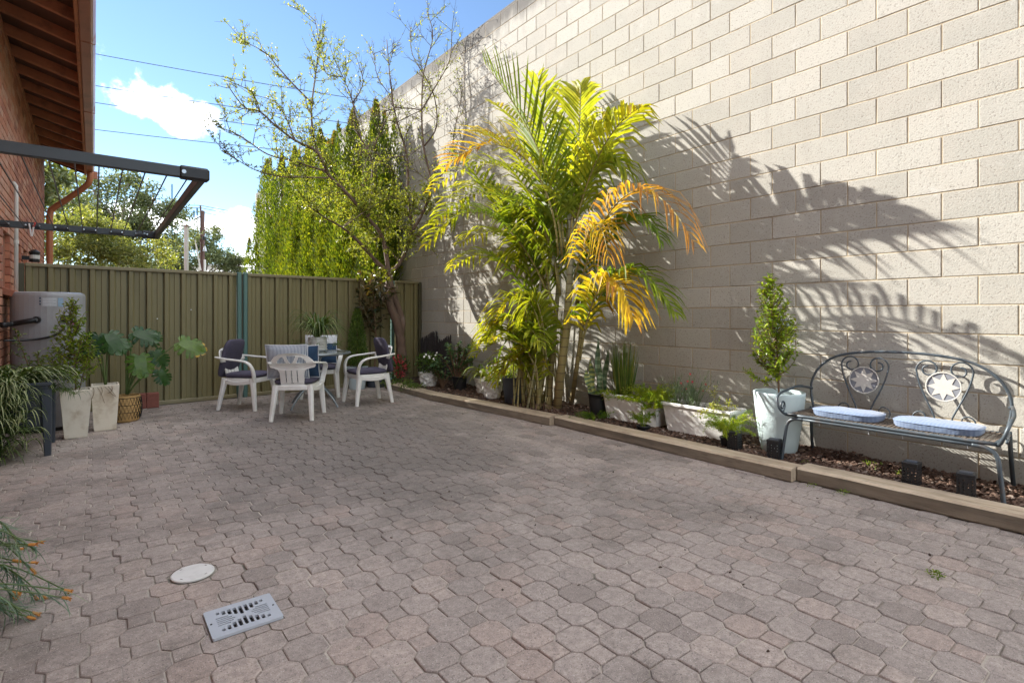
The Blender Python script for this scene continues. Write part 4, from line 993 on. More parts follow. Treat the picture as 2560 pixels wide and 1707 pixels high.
# ---- carnation in the near left corner
cn = thing('carnation_plant', 'grey-green carnation with dried orange flower heads in the near left corner', 'plant', (-0.62, 2.72, 0))
pt = MB(); pt.lathe((-0.62, 2.72, 0), [(0.10, 0.0), (0.14, 0.24), (0.15, 0.26), (0.135, 0.26), (0.13, 0.2)], 20); obj('pot', pt, M['navy_pot'], cn)
lv, st = MB(), MB()
for k in range(46):
    p = V((-0.55 + R.uniform(-.08, .1), 2.74 + R.uniform(-.08, .08), 0.24)); far_ = k % 3 == 0
    tgt = PW(R.uniform(20, 170) if far_ else R.uniform(-160, 95), R.uniform(1300, 1610), R.uniform(1.95, 2.3)); tgt.z = max(tgt.z, 0.025)
    mid = p.lerp(tgt, 0.55) + V((R.uniform(-.05, .05), R.uniform(-.05, .05), R.uniform(0.04, 0.16))); path = smooth_path([p, mid, tgt], 6); st.tube(path, 0.0024, 4)
    for q in range(3, len(path) - 1):
        d = (path[q + 1] - path[q]).normalized()
        for _ in range(3):
            v_ = rvec(); b = path[q].lerp(path[q + 1], R.random()); l = R.uniform(0.03, 0.06)
            lv.strap(bez([b, b + (d * 0.8 + v_ * 0.5) * l, b + (d * 0.9 + v_ * 1.0) * l * 1.3 + V((0, 0, -0.01))], 4), [0.0035, 0.0045, 0.004, 0.003, 0.0004], V((0, 0, 1)), R.random(), 0.3)
    if far_:
        fl = MB(); d = (path[-1] - path[-2]).normalized(); fl.tube([tgt, tgt + d * 0.018, tgt + d * 0.026], [0.0045, 0.006, 0.003], 6)
        for _ in range(9): fl.leaf(tgt + d * 0.02, (d + rvec() * 0.7).normalized(), rvec(), 0.016, 0.007)
        obj('dry_flower', fl, M['flower_dry'], cn)
obj('stems', st, M['stem_green'], cn); obj('leaves', lv, M['glaucous'], cn); 

# ================================================================== TABLE GROUP
def pad(mb, sx, sy, sz, mtx, n=14, e=0.38, wob=0.006, tone=0.5):
    """soft cushion: superellipsoid with slightly uneven faces"""
    def sg(v, p): return math.copysign(abs(v) ** p, v)
    vs = []; m = 2 * n
    for i in range(n + 1):
        ph = -PI / 2 + PI * i / n
        for k in range(m):
            th = 2 * PI * k / m
            x = sx / 2 * sg(math.cos(ph), 0.55) * sg(math.cos(th), e); y = sy / 2 * sg(math.cos(ph), 0.55) * sg(math.sin(th), e); z = sz / 2 * sg(math.sin(ph), 0.8)
            p = V((x, y, z)); z2 = wob * noise.noise(V((x * 9, y * 9, sx * 7 + sz))); vs.append(mtx @ V((x, y, z + z2)))
    fs = [(i * m + k, i * m + (k + 1) % m, (i + 1) * m + (k + 1) % m, (i + 1) * m + k) for i in range(n) for k in range(m)]
    mb.add(vs, fs, tone)
chair = thing('resin_chair', '', 'chair', (0, 0, 0), 'white resin chairs round the table')
def seat_outline(s, z, n=28):
    out = []
    for k in range(n):
        a = 2 * PI * k / n; c, q = math.cos(a), math.sin(a); p = 5.0; r = (abs(c) ** p + abs(q) ** p) ** (-1 / p)
        y = 0.235 * r * q; w = lerp(0.205, 0.24, (y + 0.235) / 0.47); out.append(V((w * r * c * s, y * s, z)))
    return out
t = MB(); rings = [seat_outline(0.97, 0.345), seat_outline(1.0, 0.35), seat_outline(1.0, 0.392), seat_outline(0.96, 0.405), seat_outline(0.6, 0.395), seat_outline(0.2, 0.388)]
for r in rings: t.v.extend(tuple(p) for p in r)
nn = 28
for l in range(5):
    for k in range(nn): t.f.append((l * nn + k, l * nn + (k + 1) % nn, (l + 1) * nn + (k + 1) % nn, (l + 1) * nn + k)); t.t.append(0.5)
t.f.append(tuple(5 * nn + k for k in range(nn))); t.t.append(0.5)
t.f.append(tuple(range(nn - 1, -1, -1))); t.t.append(0.5)
obj('seat', t, M['plastic'], chair, smooth=False)
for sx in (-1, 1):
    t = MB(); t.sweep([(sx * 0.215, 0.195, 0.40), (sx * 0.228, 0.212, 0.30), (sx * 0.240, 0.232, 0.15), (sx * 0.252, 0.250, 0.0)], [(0.080, 0.075), (0.066, 0.060), (0.056, 0.050), (0.046, 0.042)], (1, 0.2, 0), r=0.5); obj('leg', t, M['plastic'], chair)
    t = MB(); t.sweep([(sx * 0.185, -0.185, 0.40), (sx * 0.195, -0.205, 0.30), (sx * 0.208, -0.235, 0.15), (sx * 0.220, -0.262, 0.0)], [(0.075, 0.080), (0.060, 0.062), (0.050, 0.052), (0.042, 0.042)], (1, -0.2, 0), r=0.5); obj('leg', t, M['plastic'], chair)
    ap = smooth_path([(sx * 0.225, -0.285, 0.665), (sx * 0.262, -0.19, 0.655), (sx * 0.282, -0.05, 0.640), (sx * 0.286, 0.10, 0.625), (sx * 0.280, 0.185, 0.590), (sx * 0.262, 0.222, 0.52), (sx * 0.243, 0.228, 0.44), (sx * 0.232, 0.222, 0.38)], 3)
    m_ = len(ap); sz = []
    for i in range(m_):
        f_ = i / (m_ - 1); sz.append((lerp(0.040, 0.058, min(1, f_ * 1.6)), 0.022 + 0.014 * max(0, f_ - 0.6) / 0.4))
    t = MB(); t.sweep(ap, sz, (1, 0.05, 0), r=0.6); obj('armrest', t, M['plastic'], chair, smooth=False)
    t = MB(); arch = smooth_path([(sx * 0.232, 0.215, 0.37), (sx * 0.240, 0.06, 0.345), (sx * 0.222, -0.08, 0.345), (sx * 0.195, -0.20, 0.37)], 3)
    t.sweep(arch, [(0.03, 0.05)] * len(arch), (1, 0, 0), r=0.4); obj('side_rail', t, M['plastic'], chair)
outl = [(-0.118, -0.03), (0.118, -0.03), (0.126, 0.0), (0.130, 0.10), (0.134, 0.16), (0.155, 0.195), (0.20, 0.21), (0.236, 0.215), (0.252, 0.235), (0.250, 0.265), (0.225, 0.30), (0.185, 0.345), (0.14, 0.372), (0.07, 0.386), (0.0, 0.39)]
outl = outl + [(-x, y) for x, y in outl[-2:1:-1]]
holes = [rrect(-0.066, 0.04, -0.056, 0.19, 0.005, 2), rrect(-0.005, 0.04, 0.005, 0.19, 0.005, 2), rrect(0.056, 0.04, 0.066, 0.19, 0.005, 2),
         [(-0.052, 0.352), (-0.022, 0.285), (-0.010, 0.272), (0.010, 0.272), (0.022, 0.285), (0.052, 0.352), (0.045, 0.358), (-0.045, 0.358)]]
for s in (-1, 1):
    h_ = [(s * 0.060, 0.268), (s * 0.150, 0.268), (s * 0.158, 0.275), (s * 0.150, 0.300), (s * 0.125, 0.330), (s * 0.098, 0.345), (s * 0.085, 0.343), (s * 0.068, 0.305), (s * 0.056, 0.275)]
    holes.append(h_)
dense = []
for a, b in zip(outl, outl[1:] + outl[:1]):
    for q in range(3): dense.append((lerp(a[0], b[0], q / 3), lerp(a[1], b[1], q / 3)))
vs, fs = panel([dense] + holes, 0.014)
t = MB(); t.add([V((p.x, -0.215 - 0.26 * max(p.y, -0.03) + 1.1 * p.x * p.x - p.z, 0.395 + p.y * 0.965)) for p in vs], fs); obj('backrest', t, M['plastic'], chair)
cush = thing('chair_cushion', '', 'cushion', (0, 0, 0), 'plum seat pads on the resin chairs')
t = MB(); pad(t, 0.44, 0.46, 0.075, Matrix.Translation((0, 0.015, 0.435))); obj('seat_pad', t, M['cushion'], cush, smooth=True)
t = MB(); pad(t, 0.41, 0.50, 0.075, Matrix.Translation((0, -0.225, 0.645)) @ Matrix.Rotation(math.radians(75), 4, 'X')); obj('back_pad', t, M['cushion'], cush, smooth=True)
def face(dx, dy): return math.atan2(-dx, dy)        # rotation that turns local +y towards (dx, dy)
SPOTS = [((1.57, 7.52), face(0.72, -0.69), 'white resin armchair on the left of the round table, facing right'),
         ((2.96, 6.96), face(-1.0, 0.02), 'white resin armchair on the right of the round table, facing left'),
         ((2.64, 7.92), face(-0.36, -0.93), 'white resin armchair behind the round table, facing the camera'),
         ((1.88, 6.46), face(0.50, 0.865), 'white resin armchair in front of the table, its slotted back to the camera')]
CL = ['plum navy seat and back cushion on the left resin chair', 'plum navy seat and back cushion on the right resin chair', 'plum navy cushion on the far resin chair behind the table', 'plum navy seat pad on the front resin chair under the pillows']
for k, ((x, y), rz, lab) in enumerate(SPOTS):
    if k == 0:
        chair.location = (x, y, 0); chair.rotation_euler = (0, 0, rz); chair['label'] = lab
        cush.location = (x, y, 0); cush.rotation_euler = (0, 0, rz); cush['label'] = CL[0]
    else:
        dup(chair, (x, y, 0), rz, lab)
        c2 = dup(cush, (x, y, 0), rz, CL[k])
        if k == 3:
            for ch in list(c2.children):
                if ch.name.startswith('back_pad'): bpy.data.objects.remove(ch)
def pillow(loc, rz, tilt, w, h, th, m, lab, name='pillow', half=None):
    o = thing(name, lab, 'pillow', loc, 'scatter pillows on the chairs'); mb = MB(); n = 16; vs = []
    def P_(u, v, s):
        e = max(0.0, (1 - abs(u) ** 2.4) * (1 - abs(v) ** 2.4)); return V((u * w / 2 * (1 - 0.05 * (1 - abs(v)) * 0 - 0.04 * (1 - v * v) * abs(u)), s * th / 2 * e ** 0.55 + 0.006 * noise.noise(V((u * 3, v * 3, s))), v * h / 2 * (1 - 0.04 * (1 - u * u) * abs(v))))
    for s in (-1, 1):
        for i in range(n + 1):
            for k in range(n + 1): vs.append(P_(-1 + 2 * k / n, -1 + 2 * i / n, s))
    q = (n + 1) ** 2; f_ = []; sel = []
    for s in (0, 1):
        for i in range(n):
            for k in range(n):
                a = s * q + i * (n + 1) + k; f_.append((a, a + 1, a + n + 2, a + n + 1)); sel.append(i)
    def part(nm, faces, mm):
        b = MB(); b.v = [tuple(p) for p in vs]; b.f = faces; b.t = [0.5] * len(faces); return obj(nm, mesh_of(b, name=nm, smooth=True), mm, o, loc=wl(o))
    if half:
        part('lower_panel', [f for f, i in zip(f_, sel) if i < n * half[1]], m); part('upper_panel', [f for f, i in zip(f_, sel) if i >= n * half[1]], half[0])
    else: part('cover', f_, m)
    edge = [P_(-1 + 2 * k / 12, -1, 0) for k in range(12)] + [P_(1, -1 + 2 * k / 12, 0) for k in range(12)] + [P_(1 - 2 * k / 12, 1, 0) for k in range(12)] + [P_(-1, 1 - 2 * k / 12, 0) for k in range(12)]
    b = MB(); b.tube(edge, 0.006, 6, closed=True); obj('piping', mesh_of(b, name='piping', smooth=True), M['white_cloth'], o, loc=wl(o))
    o.rotation_euler = (tilt, 0, rz)
r3 = SPOTS[3][1]; d3 = V((0.50, 0.865, 0)); s3 = V((0.865, -0.50, 0)); c3 = V((1.88, 6.46, 0))
pillow(tuple(c3 - d3 * 0.155 - s3 * 0.07 + V((0, 0, 0.665))), r3, 0.22, 0.46, 0.40, 0.13, M['ticking'], 'blue and white ticking stripe pillow on the front chair')
pillow(tuple(c3 - d3 * 0.035 + s3 * 0.035 + V((0, 0, 0.655))), r3 + 0.08, 0.30, 0.43, 0.40, 0.12, M['navy_cloth'], 'navy blue pillow with white piping on the front chair')
r2 = SPOTS[2][1]; d2 = V((-0.36, -0.93, 0)); c2_ = V((2.64, 7.92, 0))
pillow(tuple(c2_ - d2 * 0.10 + V((0.0, 0, 0.685))), r2, 0.22, 0.45, 0.43, 0.13, M['navy_cloth'], 'navy and white two-tone pillow on the chair behind the table', half=(M['white_cloth'], 0.66))
# ---- round glass table
TC = V((2.30, 7.15, 0)); TZ, TR_ = 0.70, 0.45
tb = thing('round_table', 'round glass-topped patio table with grey tube legs between the chairs', 'table', TC)
t = MB(); t.lathe(TC, [(TR_ - 0.012, TZ - 0.004), (TR_ - 0.008, TZ + 0.002), (TR_ - 0.010, TZ + 0.006), (0.02, TZ + 0.006)], 48); obj('glass_top', t, M['glass'], tb)
t = MB(); t.tube([TC + V((TR_ * math.cos(2 * PI * k / 48), TR_ * math.sin(2 * PI * k / 48), TZ - 0.006)) for k in range(48)], 0.014, 8, closed=True); obj('rim', t, M['table_metal'], tb, smooth=True)
for k in range(4):
    a = math.radians(28 + 90 * k); o_ = V((math.cos(a), math.sin(a), 0))
    t = MB(); t.tube(smooth_path([TC + o_ * 0.40 + V((0, 0, TZ - 0.02)), TC + o_ * 0.17 + V((0, 0, TZ - 0.035)), TC + o_ * 0.09 + V((0, 0, 0.60)), TC + o_ * 0.085 + V((0, 0, 0.36)), TC + o_ * 0.15 + V((0, 0, 0.25)), TC + o_ * 0.30 + V((0, 0, 0.12)), TC + o_ * 0.385 + V((0, 0, 0.02)), TC + o_ * 0.39 + V((0, 0, 0.0))], 5), 0.013, 8); obj('leg', t, M['table_metal'], tb, smooth=True)
t = MB(); t.tube([TC + V((0.09 * math.cos(2 * PI * k / 24), 0.09 * math.sin(2 * PI * k / 24), 0.42)) for k in range(24)], 0.010, 6, closed=True); obj('leg_ring', t, M['table_metal'], tb, smooth=True)
# ---- ribbed pot with spider plant on the table
pc = V((2.40, 7.33, TZ + 0.007))
rp = thing('ribbed_pot', 'ribbed white round pot on the glass table', 'pot', pc)
prof = [(0.085, 0.0)]
for k in range(5): prof += [(0.118, 0.012 + k * 0.036), (0.127, 0.024 + k * 0.036), (0.118, 0.040 + k * 0.036)]
prof += [(0.117, 0.192), (0.108, 0.192), (0.106, 0.165)]
t = MB(); t.lathe(pc, prof, 40, closed=False); obj('pot', t, M['white_pot'], rp, smooth=True)
t = MB(); t.lathe(pc + V((0, 0, 0.165)), [(0.107, 0), (0.106, 0.006)], 20); obj('potting_soil', t, M['potsoil'], rp)
tp = thing('table_spider_plant', 'green spider plant with arching leaves in the ribbed pot on the table', 'plant', pc + V((0, 0, 0.17)))
t = MB(); strap_plant(t, pc + V((0, 0, 0.17)), 110, 0.60, 0.016, 0.85, 0.55, (0.1, 0.6), 1.15, center=None)
strap_plant(t, pc + V((0, 0, 0.17)), 30, 0.56, 0.016, 0.8, 0.5, (0.2, 0.6), 1.1, center=0.9)
for k in range(10):
    a = R.uniform(0, 2 * PI); p = pc + V((0, 0, 0.19)); e = p + V((math.cos(a) * R.uniform(.22, .4), math.sin(a) * R.uniform(.22, .4), R.uniform(-0.14, -0.05)))
    t.strap(bez([p, p.lerp(e, .5) + V((0, 0, .16)), e], 6), [0.003] * 7, V((0, 0, 1)), 0.6); strap_plant(t, e, 10, 0.10, 0.007, 1, 0.8, (0.2, 0.6), 0.7)
obj('leaves', t, M['spider'], tp)

# ---- pots along the fence behind the table
def round_pot(name, lab, c, rb, rt, h, m, rim=0.012, n=32, cat='pot', group=None, belly=0.0, soil=0.03):
    c = V(c); o = thing(name, lab, cat, c, group); t = MB()
    prof = [(rb * 0.96, 0.0), (rb, 0.008)] + [(lerp(rb, rt, q) + belly * math.sin(PI * q), h * q) for q in (0.2, 0.4, 0.6, 0.8, 0.95)] + [(rt + 0.004, h - 0.012), (rt + 0.004, h), (rt - rim, h), (rt - rim - 0.006, h - soil - 0.02)]
    t.lathe(c, prof, n, closed=False); obj('pot', t, m, o, smooth=True)
    t = MB(); t.lathe(c + V((0, 0, h - soil)), [(rt - rim + 0.002, -0.004), (rt - rim, 0.0)], n); obj('potting_soil', t, M['potsoil'], o); return o
round_pot('pale_blue_pot', 'pale blue tapered pot with a column conifer behind the table', (3.36, 8.33, 0), 0.125, 0.17, 0.36, M['blue_pot'])
cf = thing('column_conifer', 'small bright green column conifer in the pale blue pot by the fence', 'conifer', (3.36, 8.33, 0.33))
lv, st = MB(), MB(); st.tube([(3.36, 8.33, 0.33), (3.37, 8.33, 1.15)], [0.012, 0.003], 6)
for k in range(2600):
    h = R.random(); a = R.uniform(0, 2 * PI); r = 0.19 * (1 - h) ** 0.55 * (0.5 + 0.5 * min(1, h * 5)) * R.uniform(0.35, 1.05); p = V((3.36 + r * math.cos(a), 8.33 + r * math.sin(a), 0.36 + 0.92 * h))
    lv.leaf(p, V((math.cos(a) * 0.5, math.sin(a) * 0.5, 1)) + rvec() * 0.5, rvec(), 0.045, 0.02, R.uniform(0.3, 0.9))
obj('trunk', st, M['stem_brown'], cf); obj('foliage', lv, M['shade_shrub'], cf)
round_pot('slate_pot', 'dark slate pot beside the pale blue pot by the fence', (3.70, 8.36, 0), 0.14, 0.18, 0.28, M['navy_pot'])
mg = thing('magnolia_shrub', 'bronze-leaved magnolia shrub with bright top leaves against the fence', 'shrub', (3.68, 8.36, 0.26))
lv, st = MB(), MB(); leafy_shrub(lv, st, (3.66, 8.34, 0.26), (3.60, 8.20, 1.80), 0.36, 34, 0.13, 0.42, (0.1, 0.75), 0.8, 13, 0.014, shape=lambda h: 0.0 if h < 0.42 else math.sin(PI * (h - 0.38) / 0.66) ** 0.6, low=0.42)
for k in range(46):
    p = V((3.60, 8.15, 1.80)) + V((R.uniform(-.26, .28), R.uniform(-.2, .2), R.uniform(-0.12, 0.16))); lv.leaf(p, V((0, 0, 1)) + rvec() * 1.2, rvec(), 0.11, 0.05, R.uniform(0.85, 1.0))
obj('stems', st, M['stem_brown'], mg); obj('leaves', lv, M['magnolia'], mg)
br = thing('brushwood_screen', 'dark charred brushwood screen in the corner by the block wall', 'screen', (4.62, 8.0, 0.06)); t = MB()
for k in range(260):
    y = R.uniform(7.55, 8.55); x = 4.66 + R.uniform(-0.03, 0.03); top = 0.55 + 0.28 * (8.55 - y) + R.uniform(-0.07, 0.05) + 0.2 * (y > 8.0)
    t.tube([(x, y, 0.05), (x + R.uniform(-.02, .02), y + R.uniform(-.04, .04), max(0.4, min(top, 1.0)))], 0.006, 4)
obj('sticks', t, M['brush'], br)

# ---- twisted small tree in the corner
tree = thing('twisted_tree', 'small twisted tree with sparse leafy branches rising in the far corner', 'tree', (4.12, 8.15, 0.05))
Z4 = (540, 0, 2.1774)
def q4(x, y, w): return PW(540 + x / 2.1774, y / 2.1774, w)
tk = MB()
trunk1 = smooth_path([(4.12, 8.15, 0.03), PW(1004, 880, 8.98), PW(1000, 840, 8.96), PW(990, 800, 8.92), PW(978, 770, 8.9), PW(970, 735, 8.92), PW(973, 700, 8.95), PW(972, 682, 8.96)], 5)
trunk2 = smooth_path([PW(1000, 840, 8.96), PW(1006, 805, 9.0), PW(994, 765, 9.02), PW(984, 735, 8.99), PW(976, 705, 8.95), PW(972, 682, 8.96)], 5)
tk.tube(trunk1, [lerp(0.085, 0.055, i / len(trunk1)) * (1 + 0.08 * math.sin(i * 1.7)) for i in range(len(trunk1))], 10)
tk.tube(trunk2, [lerp(0.055, 0.045, i / len(trunk2)) for i in range(len(trunk2))], 9)
obj('trunk', tk, M['bark_tree'], tree, smooth=True)
top = PW(972, 682, 8.96)
limbs = [([top, q4(870, 1420, 8.8), q4(770, 1310, 8.6), q4(690, 1240, 8.4), q4(600, 1190, 8.2), q4(500, 1120, 8.0)], 0.040),
         ([top, q4(905, 1290, 9.0), q4(820, 1180, 8.9), q4(720, 1060, 8.7), q4(610, 950, 8.6), q4(590, 900, 8.5), q4(540, 820, 8.4), q4(430, 765, 8.2), q4(330, 690, 8.1), q4(240, 610, 8.0), q4(150, 580, 8.0), q4(60, 460, 7.9)], 0.040),
         ([q4(590, 900, 8.5), q4(535, 770, 8.6), q4(520, 600, 8.6), q4(540, 420, 8.7), q4(560, 250, 8.7), q4(535, 90, 8.8)], 0.024),
         ([q4(520, 560, 8.6), q4(430, 470, 8.6), q4(340, 370, 8.5), q4(270, 290, 8.5), q4(150, 225, 8.4)], 0.016),
         ([q4(610, 935, 8.6), q4(520, 910, 8.4), q4(430, 880, 8.3), q4(280, 840, 8.1), q4(130, 740, 7.9), q4(10, 690, 7.8)], 0.020),
         ([q4(610, 970, 8.6), q4(470, 965, 8.2), q4(330, 960, 8.0), q4(180, 910, 7.9), q4(20, 800, 7.8)], 0.015),
         ([top, q4(1000, 1430, 9.1), q4(1060, 1270, 9.2), q4(1045, 1050, 9.2), q4(1040, 850, 9.2), q4(990, 680, 9.1), q4(955, 500, 9.0), q4(930, 220, 9.0)], 0.040),
         ([q4(1060, 1270, 9.2), q4(1130, 1150, 9.2), q4(1170, 1000, 9.1), q4(1130, 800, 9.1), q4(1120, 600, 9.0), q4(1130, 400, 9.0), q4(1180, 200, 8.9), q4(1145, 60, 8.9)], 0.028),
         ([q4(830, 1180, 8.9), q4(850, 1000, 9.2), q4(840, 850, 9.3), q4(760, 700, 9.3), q4(745, 560, 9.3), q4(690, 420, 9.3), q4(645, 330, 9.3)], 0.024),
         ([q4(840, 850, 9.3), q4(900, 700, 9.4), q4(960, 560, 9.3), q4(880, 420, 9.2), q4(860, 290, 9.2)], 0.015),
         ([q4(1120, 600, 9.0), q4(1190, 480, 8.8), q4(1270, 330, 8.7), q4(1285, 160, 8.6)], 0.014),
         ([q4(1130, 800, 9.1), q4(1200, 690, 8.9), q4(1180, 500, 8.8), q4(1070, 300, 8.8), q4(1060, 150, 8.8)], 0.014),
         ([q4(1170, 1000, 9.1), q4(1270, 900, 8.8), q4(1300, 700, 8.6), q4(1340, 520, 8.5)], 0.013),
         ([q4(1060, 1270, 9.2), q4(1150, 1300, 9.0), q4(1250, 1240, 8.8), q4(1330, 1150, 8.6)], 0.014),
         ([q4(745, 560, 9.3), q4(800, 450, 9.2), q4(760, 300, 9.2)], 0.012), ([q4(690, 420, 9.3), q4(600, 400, 9.0), q4(580, 320, 9.0)], 0.010),
         ([q4(430, 765, 8.2), q4(380, 640, 8.2), q4(330, 560, 8.3), q4(220, 520, 8.3)], 0.012), ([q4(240, 610, 8.0), q4(190, 500, 8.0), q4(30, 430, 7.9)], 0.009)]
BR = random.Random(23)
for k in range(18):                                                 # finer inner branches that fill the lower crown
    src = limbs[BR.choice((0, 1, 6, 7, 8, 8))][0]; a_ = src[BR.randrange(1, min(5, len(src)))]
    e_ = PW(BR.uniform(720, 1060), BR.uniform(290, 640), BR.uniform(8.5, 9.4)); v_ = e_ - a_
    if v_.length > 1.5: e_ = a_ + v_.normalized() * BR.uniform(0.7, 1.5)
    limbs.append(([a_, a_.lerp(e_, 0.5) + V((0, 0, 0.10)), e_], BR.uniform(0.007, 0.011)))
lb, tw, lf = MB(), MB(), MB()
def leaves_on(path, n, size, tlo=0.3, thi=1.0):
    for _ in range(n):
        f_ = R.random() * (len(path) - 1); i = min(int(f_), len(path) - 2); p = path[i].lerp(path[i + 1], f_ - i)
        lf.leaf(p, rvec() + V((0, 0, 0.4)), rvec(), size * R.uniform(0.6, 1.25), size * 0.42, R.uniform(tlo, thi))
def twig(p, d, L, r, depth, dens):
    e = p + d * L + V((0, 0, 0.18 * L)); m_ = p + d * L * 0.5 + rvec() * 0.08 * L; path = bez([p, m_, e], 4)
    tw.tube(path, [r, r * 0.85, r * 0.7, r * 0.55, r * 0.3], 4 if r < 0.005 else 5, cap=False)
    if depth > 0:
        for k in range(R.randint(2, 4)):
            f_ = R.uniform(0.25, 0.95) * 4; i = min(int(f_), 3); q = path[i].lerp(path[i + 1], f_ - i)
            s = rvec(); nd = (d * 0.75 + s * 0.8 + V((0, 0, 0.25))).normalized(); twig(q, nd, L * R.uniform(0.35, 0.65), r * 0.6, depth - 1, dens)
    leaves_on(path, int(dens * L * R.uniform(0.5, 1.4)), 0.052)
for pts, r in limbs:
    path = smooth_path(pts, 5); m_ = len(path)
    lb.tube(path, [lerp(r, max(0.004, r * 0.16), (i / (m_ - 1)) ** 0.8) for i in range(m_)], 7)
    L = sum((b - a).length for a, b in zip(path, path[1:]))
    for k in range(int(L * 15)):
        f_ = (0.12 + 0.88 * R.random()) * (m_ - 1); i = min(int(f_), m_ - 2); p = path[i].lerp(path[i + 1], f_ - i); d = (path[i + 1] - path[i]).normalized()
        nd = (d * 0.7 + rvec() * 0.9 + V((0, 0, 0.2))).normalized(); low = p.z < 3.3
        twig(p, nd, R.uniform(0.12, 0.42), 0.0055 if r > 0.014 else 0.0042, 1 if R.random() < 0.6 else 2, (58 if p.x > 3.0 else 55) if low else (26 if p.x < 3.5 else 10))
    leaves_on(path[m_ // 3:], int(L * (20 if path[-1].z < 3.4 else 9)), 0.04)
obj('limbs', lb, M['bark_tree'], tree, smooth=True); obj('twigs', tw, M['twig'], tree); obj('leaves', lf, M['plum'], tree)

# ================================================================== GARDEN BED
BZ = 0.075
def facet_pot(lab, c, rb, rt, h):
    c = V(c); o = thing('faceted_pot', lab, 'pot', c, 'white faceted pots in the garden bed'); t = MB(); n = 10; lv = 3
    ring = [[c + V((lerp(rb, rt, l / lv) * math.cos(2 * PI * (k + 0.5 * (l % 2)) / n), lerp(rb, rt, l / lv) * math.sin(2 * PI * (k + 0.5 * (l % 2)) / n), h * 0.93 * l / lv)) for k in range(n)] for l in range(lv + 1)]
    for l in range(lv):
        for k in range(n):
            k2 = (k + 1) % n
            tris = [(ring[l][k], ring[l][k2], ring[l + 1][k if l % 2 == 0 else k2]), (ring[l + 1][k], ring[l + 1][k2], ring[l][k2 if l % 2 == 0 else k])]
            for a, b, d in tris:
                m_ = (a + b + d) / 3; out = (m_ - V((c.x, c.y, m_.z))).normalized(); s = 0.016 if (k + l) % 2 else -0.008; mm = m_ + out * s
                t.poly([a, b, mm]); t.poly([b, d, mm]); t.poly([d, a, mm])
    obj('pot', t, M['white_pot'], o)
    t = MB(); t.lathe(c, [(rt - 0.004, h * 0.92), (rt + 0.008, h * 0.94), (rt + 0.006, h), (rt - 0.012, h), (rt - 0.016, h * 0.85)], 30, closed=False); obj('rim', t, M['white_pot'], o, smooth=True)
    t = MB(); t.lathe(c + V((0, 0, h * 0.88)), [(rt - 0.012, 0), (rt - 0.014, 0.004)], 20); obj('potting_soil', t, M['potsoil'], o)
def flowers_on(root, m, c, r, n, z0, z1, s=0.02):
    for _ in range(n):
        fl = MB()
        p = V(c) + V((R.uniform(-r, r), R.uniform(-r, r), R.uniform(z0, z1))); nrm = V((-0.4, -0.6, 0.6)) + rvec() * 0.4
        for k in range(5): 
            a = 2 * PI * k / 5; e1 = nrm.orthogonal().normalized(); e2 = nrm.normalized().cross(e1); fl.leaf(p, e1 * math.cos(a) + e2 * math.sin(a), nrm, s, s * 0.8)
        obj('flower', fl, M[m], root)
def bushy(lv, c, r, h, n, leaf, width, tones):
    for _ in range(n):
        v = rvec() * R.random() ** 0.4; p = V(c) + V((v.x * r, v.y * r, h * 0.5 + v.z * h * 0.5)); lv.leaf(p, v + V((0, 0, 0.4)) + rvec() * 0.5, V((0, 0, 1)) + rvec() * 0.7, leaf * R.uniform(0.6, 1.2), leaf * width, lerp(*tones, R.random()))
facet_pot('white faceted pot of white flowers beside the twisted tree trunk', (4.16, 7.42, BZ), 0.11, 0.155, 0.22)
p_ = thing('white_flower_plant', 'leafy plant with white flowers in the faceted pot near the tree', 'plant', (4.16, 7.42, 0.27)); lv, fl = MB(), MB()
bushy(lv, (4.16, 7.42, 0.26), 0.19, 0.34, 420, 0.055, 0.5, (0.1, 0.7)); flowers_on(p_, 'flower_white', (4.12, 7.36, 0.5), 0.15, 12, 0.0, 0.12)
obj('leaves', lv, M['shade_shrub'], p_)
p_ = thing('red_flower_plant', 'low dark plant with red leaves at the foot of the twisted tree', 'plant', (3.98, 8.05, 0.06)); lv, fl = MB(), MB()
bushy(lv, (3.95, 8.05, 0.05), 0.20, 0.5, 420, 0.05, 0.5, (0.0, 0.5)); bushy(fl, (3.92, 7.95, 0.18), 0.14, 0.36, 130, 0.045, 0.5, (0, 1)); obj('leaves', lv, M['shade_shrub'], p_); obj('red_leaves', fl, M['flower_red'], p_)
p_ = thing('trailing_groundcover', 'trailing green groundcover over the far end of the sleepers', 'plant', (3.85, 7.6, 0.08)); lv = MB()
for k in range(26): bushy(lv, (R.uniform(3.66, 4.05), R.uniform(7.1, 8.0), R.uniform(0.03, 0.1)), 0.07, 0.08, 22, 0.035, 0.6, (0.3, 1.0))
obj('leaves', lv, M['shade_shrub'], p_)
# jade plants
def jade(name, lab, c, h, r, n, pot=None):
    c = V(c); o = thing(name, lab, 'succulent', c); st, lv = MB(), MB()
    for k in range(n):
        a = R.uniform(0, 2 * PI); e = c + V((math.cos(a) * r * R.uniform(.3, 1), math.sin(a) * r * R.uniform(.3, 1), h * R.uniform(0.45, 1.0))); path = bez([c, c.lerp(e, .5) + V((0, 0, .1)), e], 5); st.tube(path, [0.012, 0.010, 0.009, 0.008, 0.007, 0.005], 5)
        for q in range(2, 6):
            for _ in range(7 if q > 3 else 4):
                v = rvec(); v.z = abs(v.z) * 0.7; lv.leaf(path[q], v, V((0, 0, 1)) + rvec() * 0.3, R.uniform(0.05, 0.085), R.uniform(0.04, 0.055), R.random(), 0.1, 0.1, 0.6)
    obj('stems', st, M['stem_brown'], o); obj('leaves', lv, M['jade'], o)
round_pot('black_nursery_pot', 'black nursery pot almost hidden under the jade plant', (4.34, 6.78, BZ), 0.09, 0.115, 0.2, M['black'], n=20)
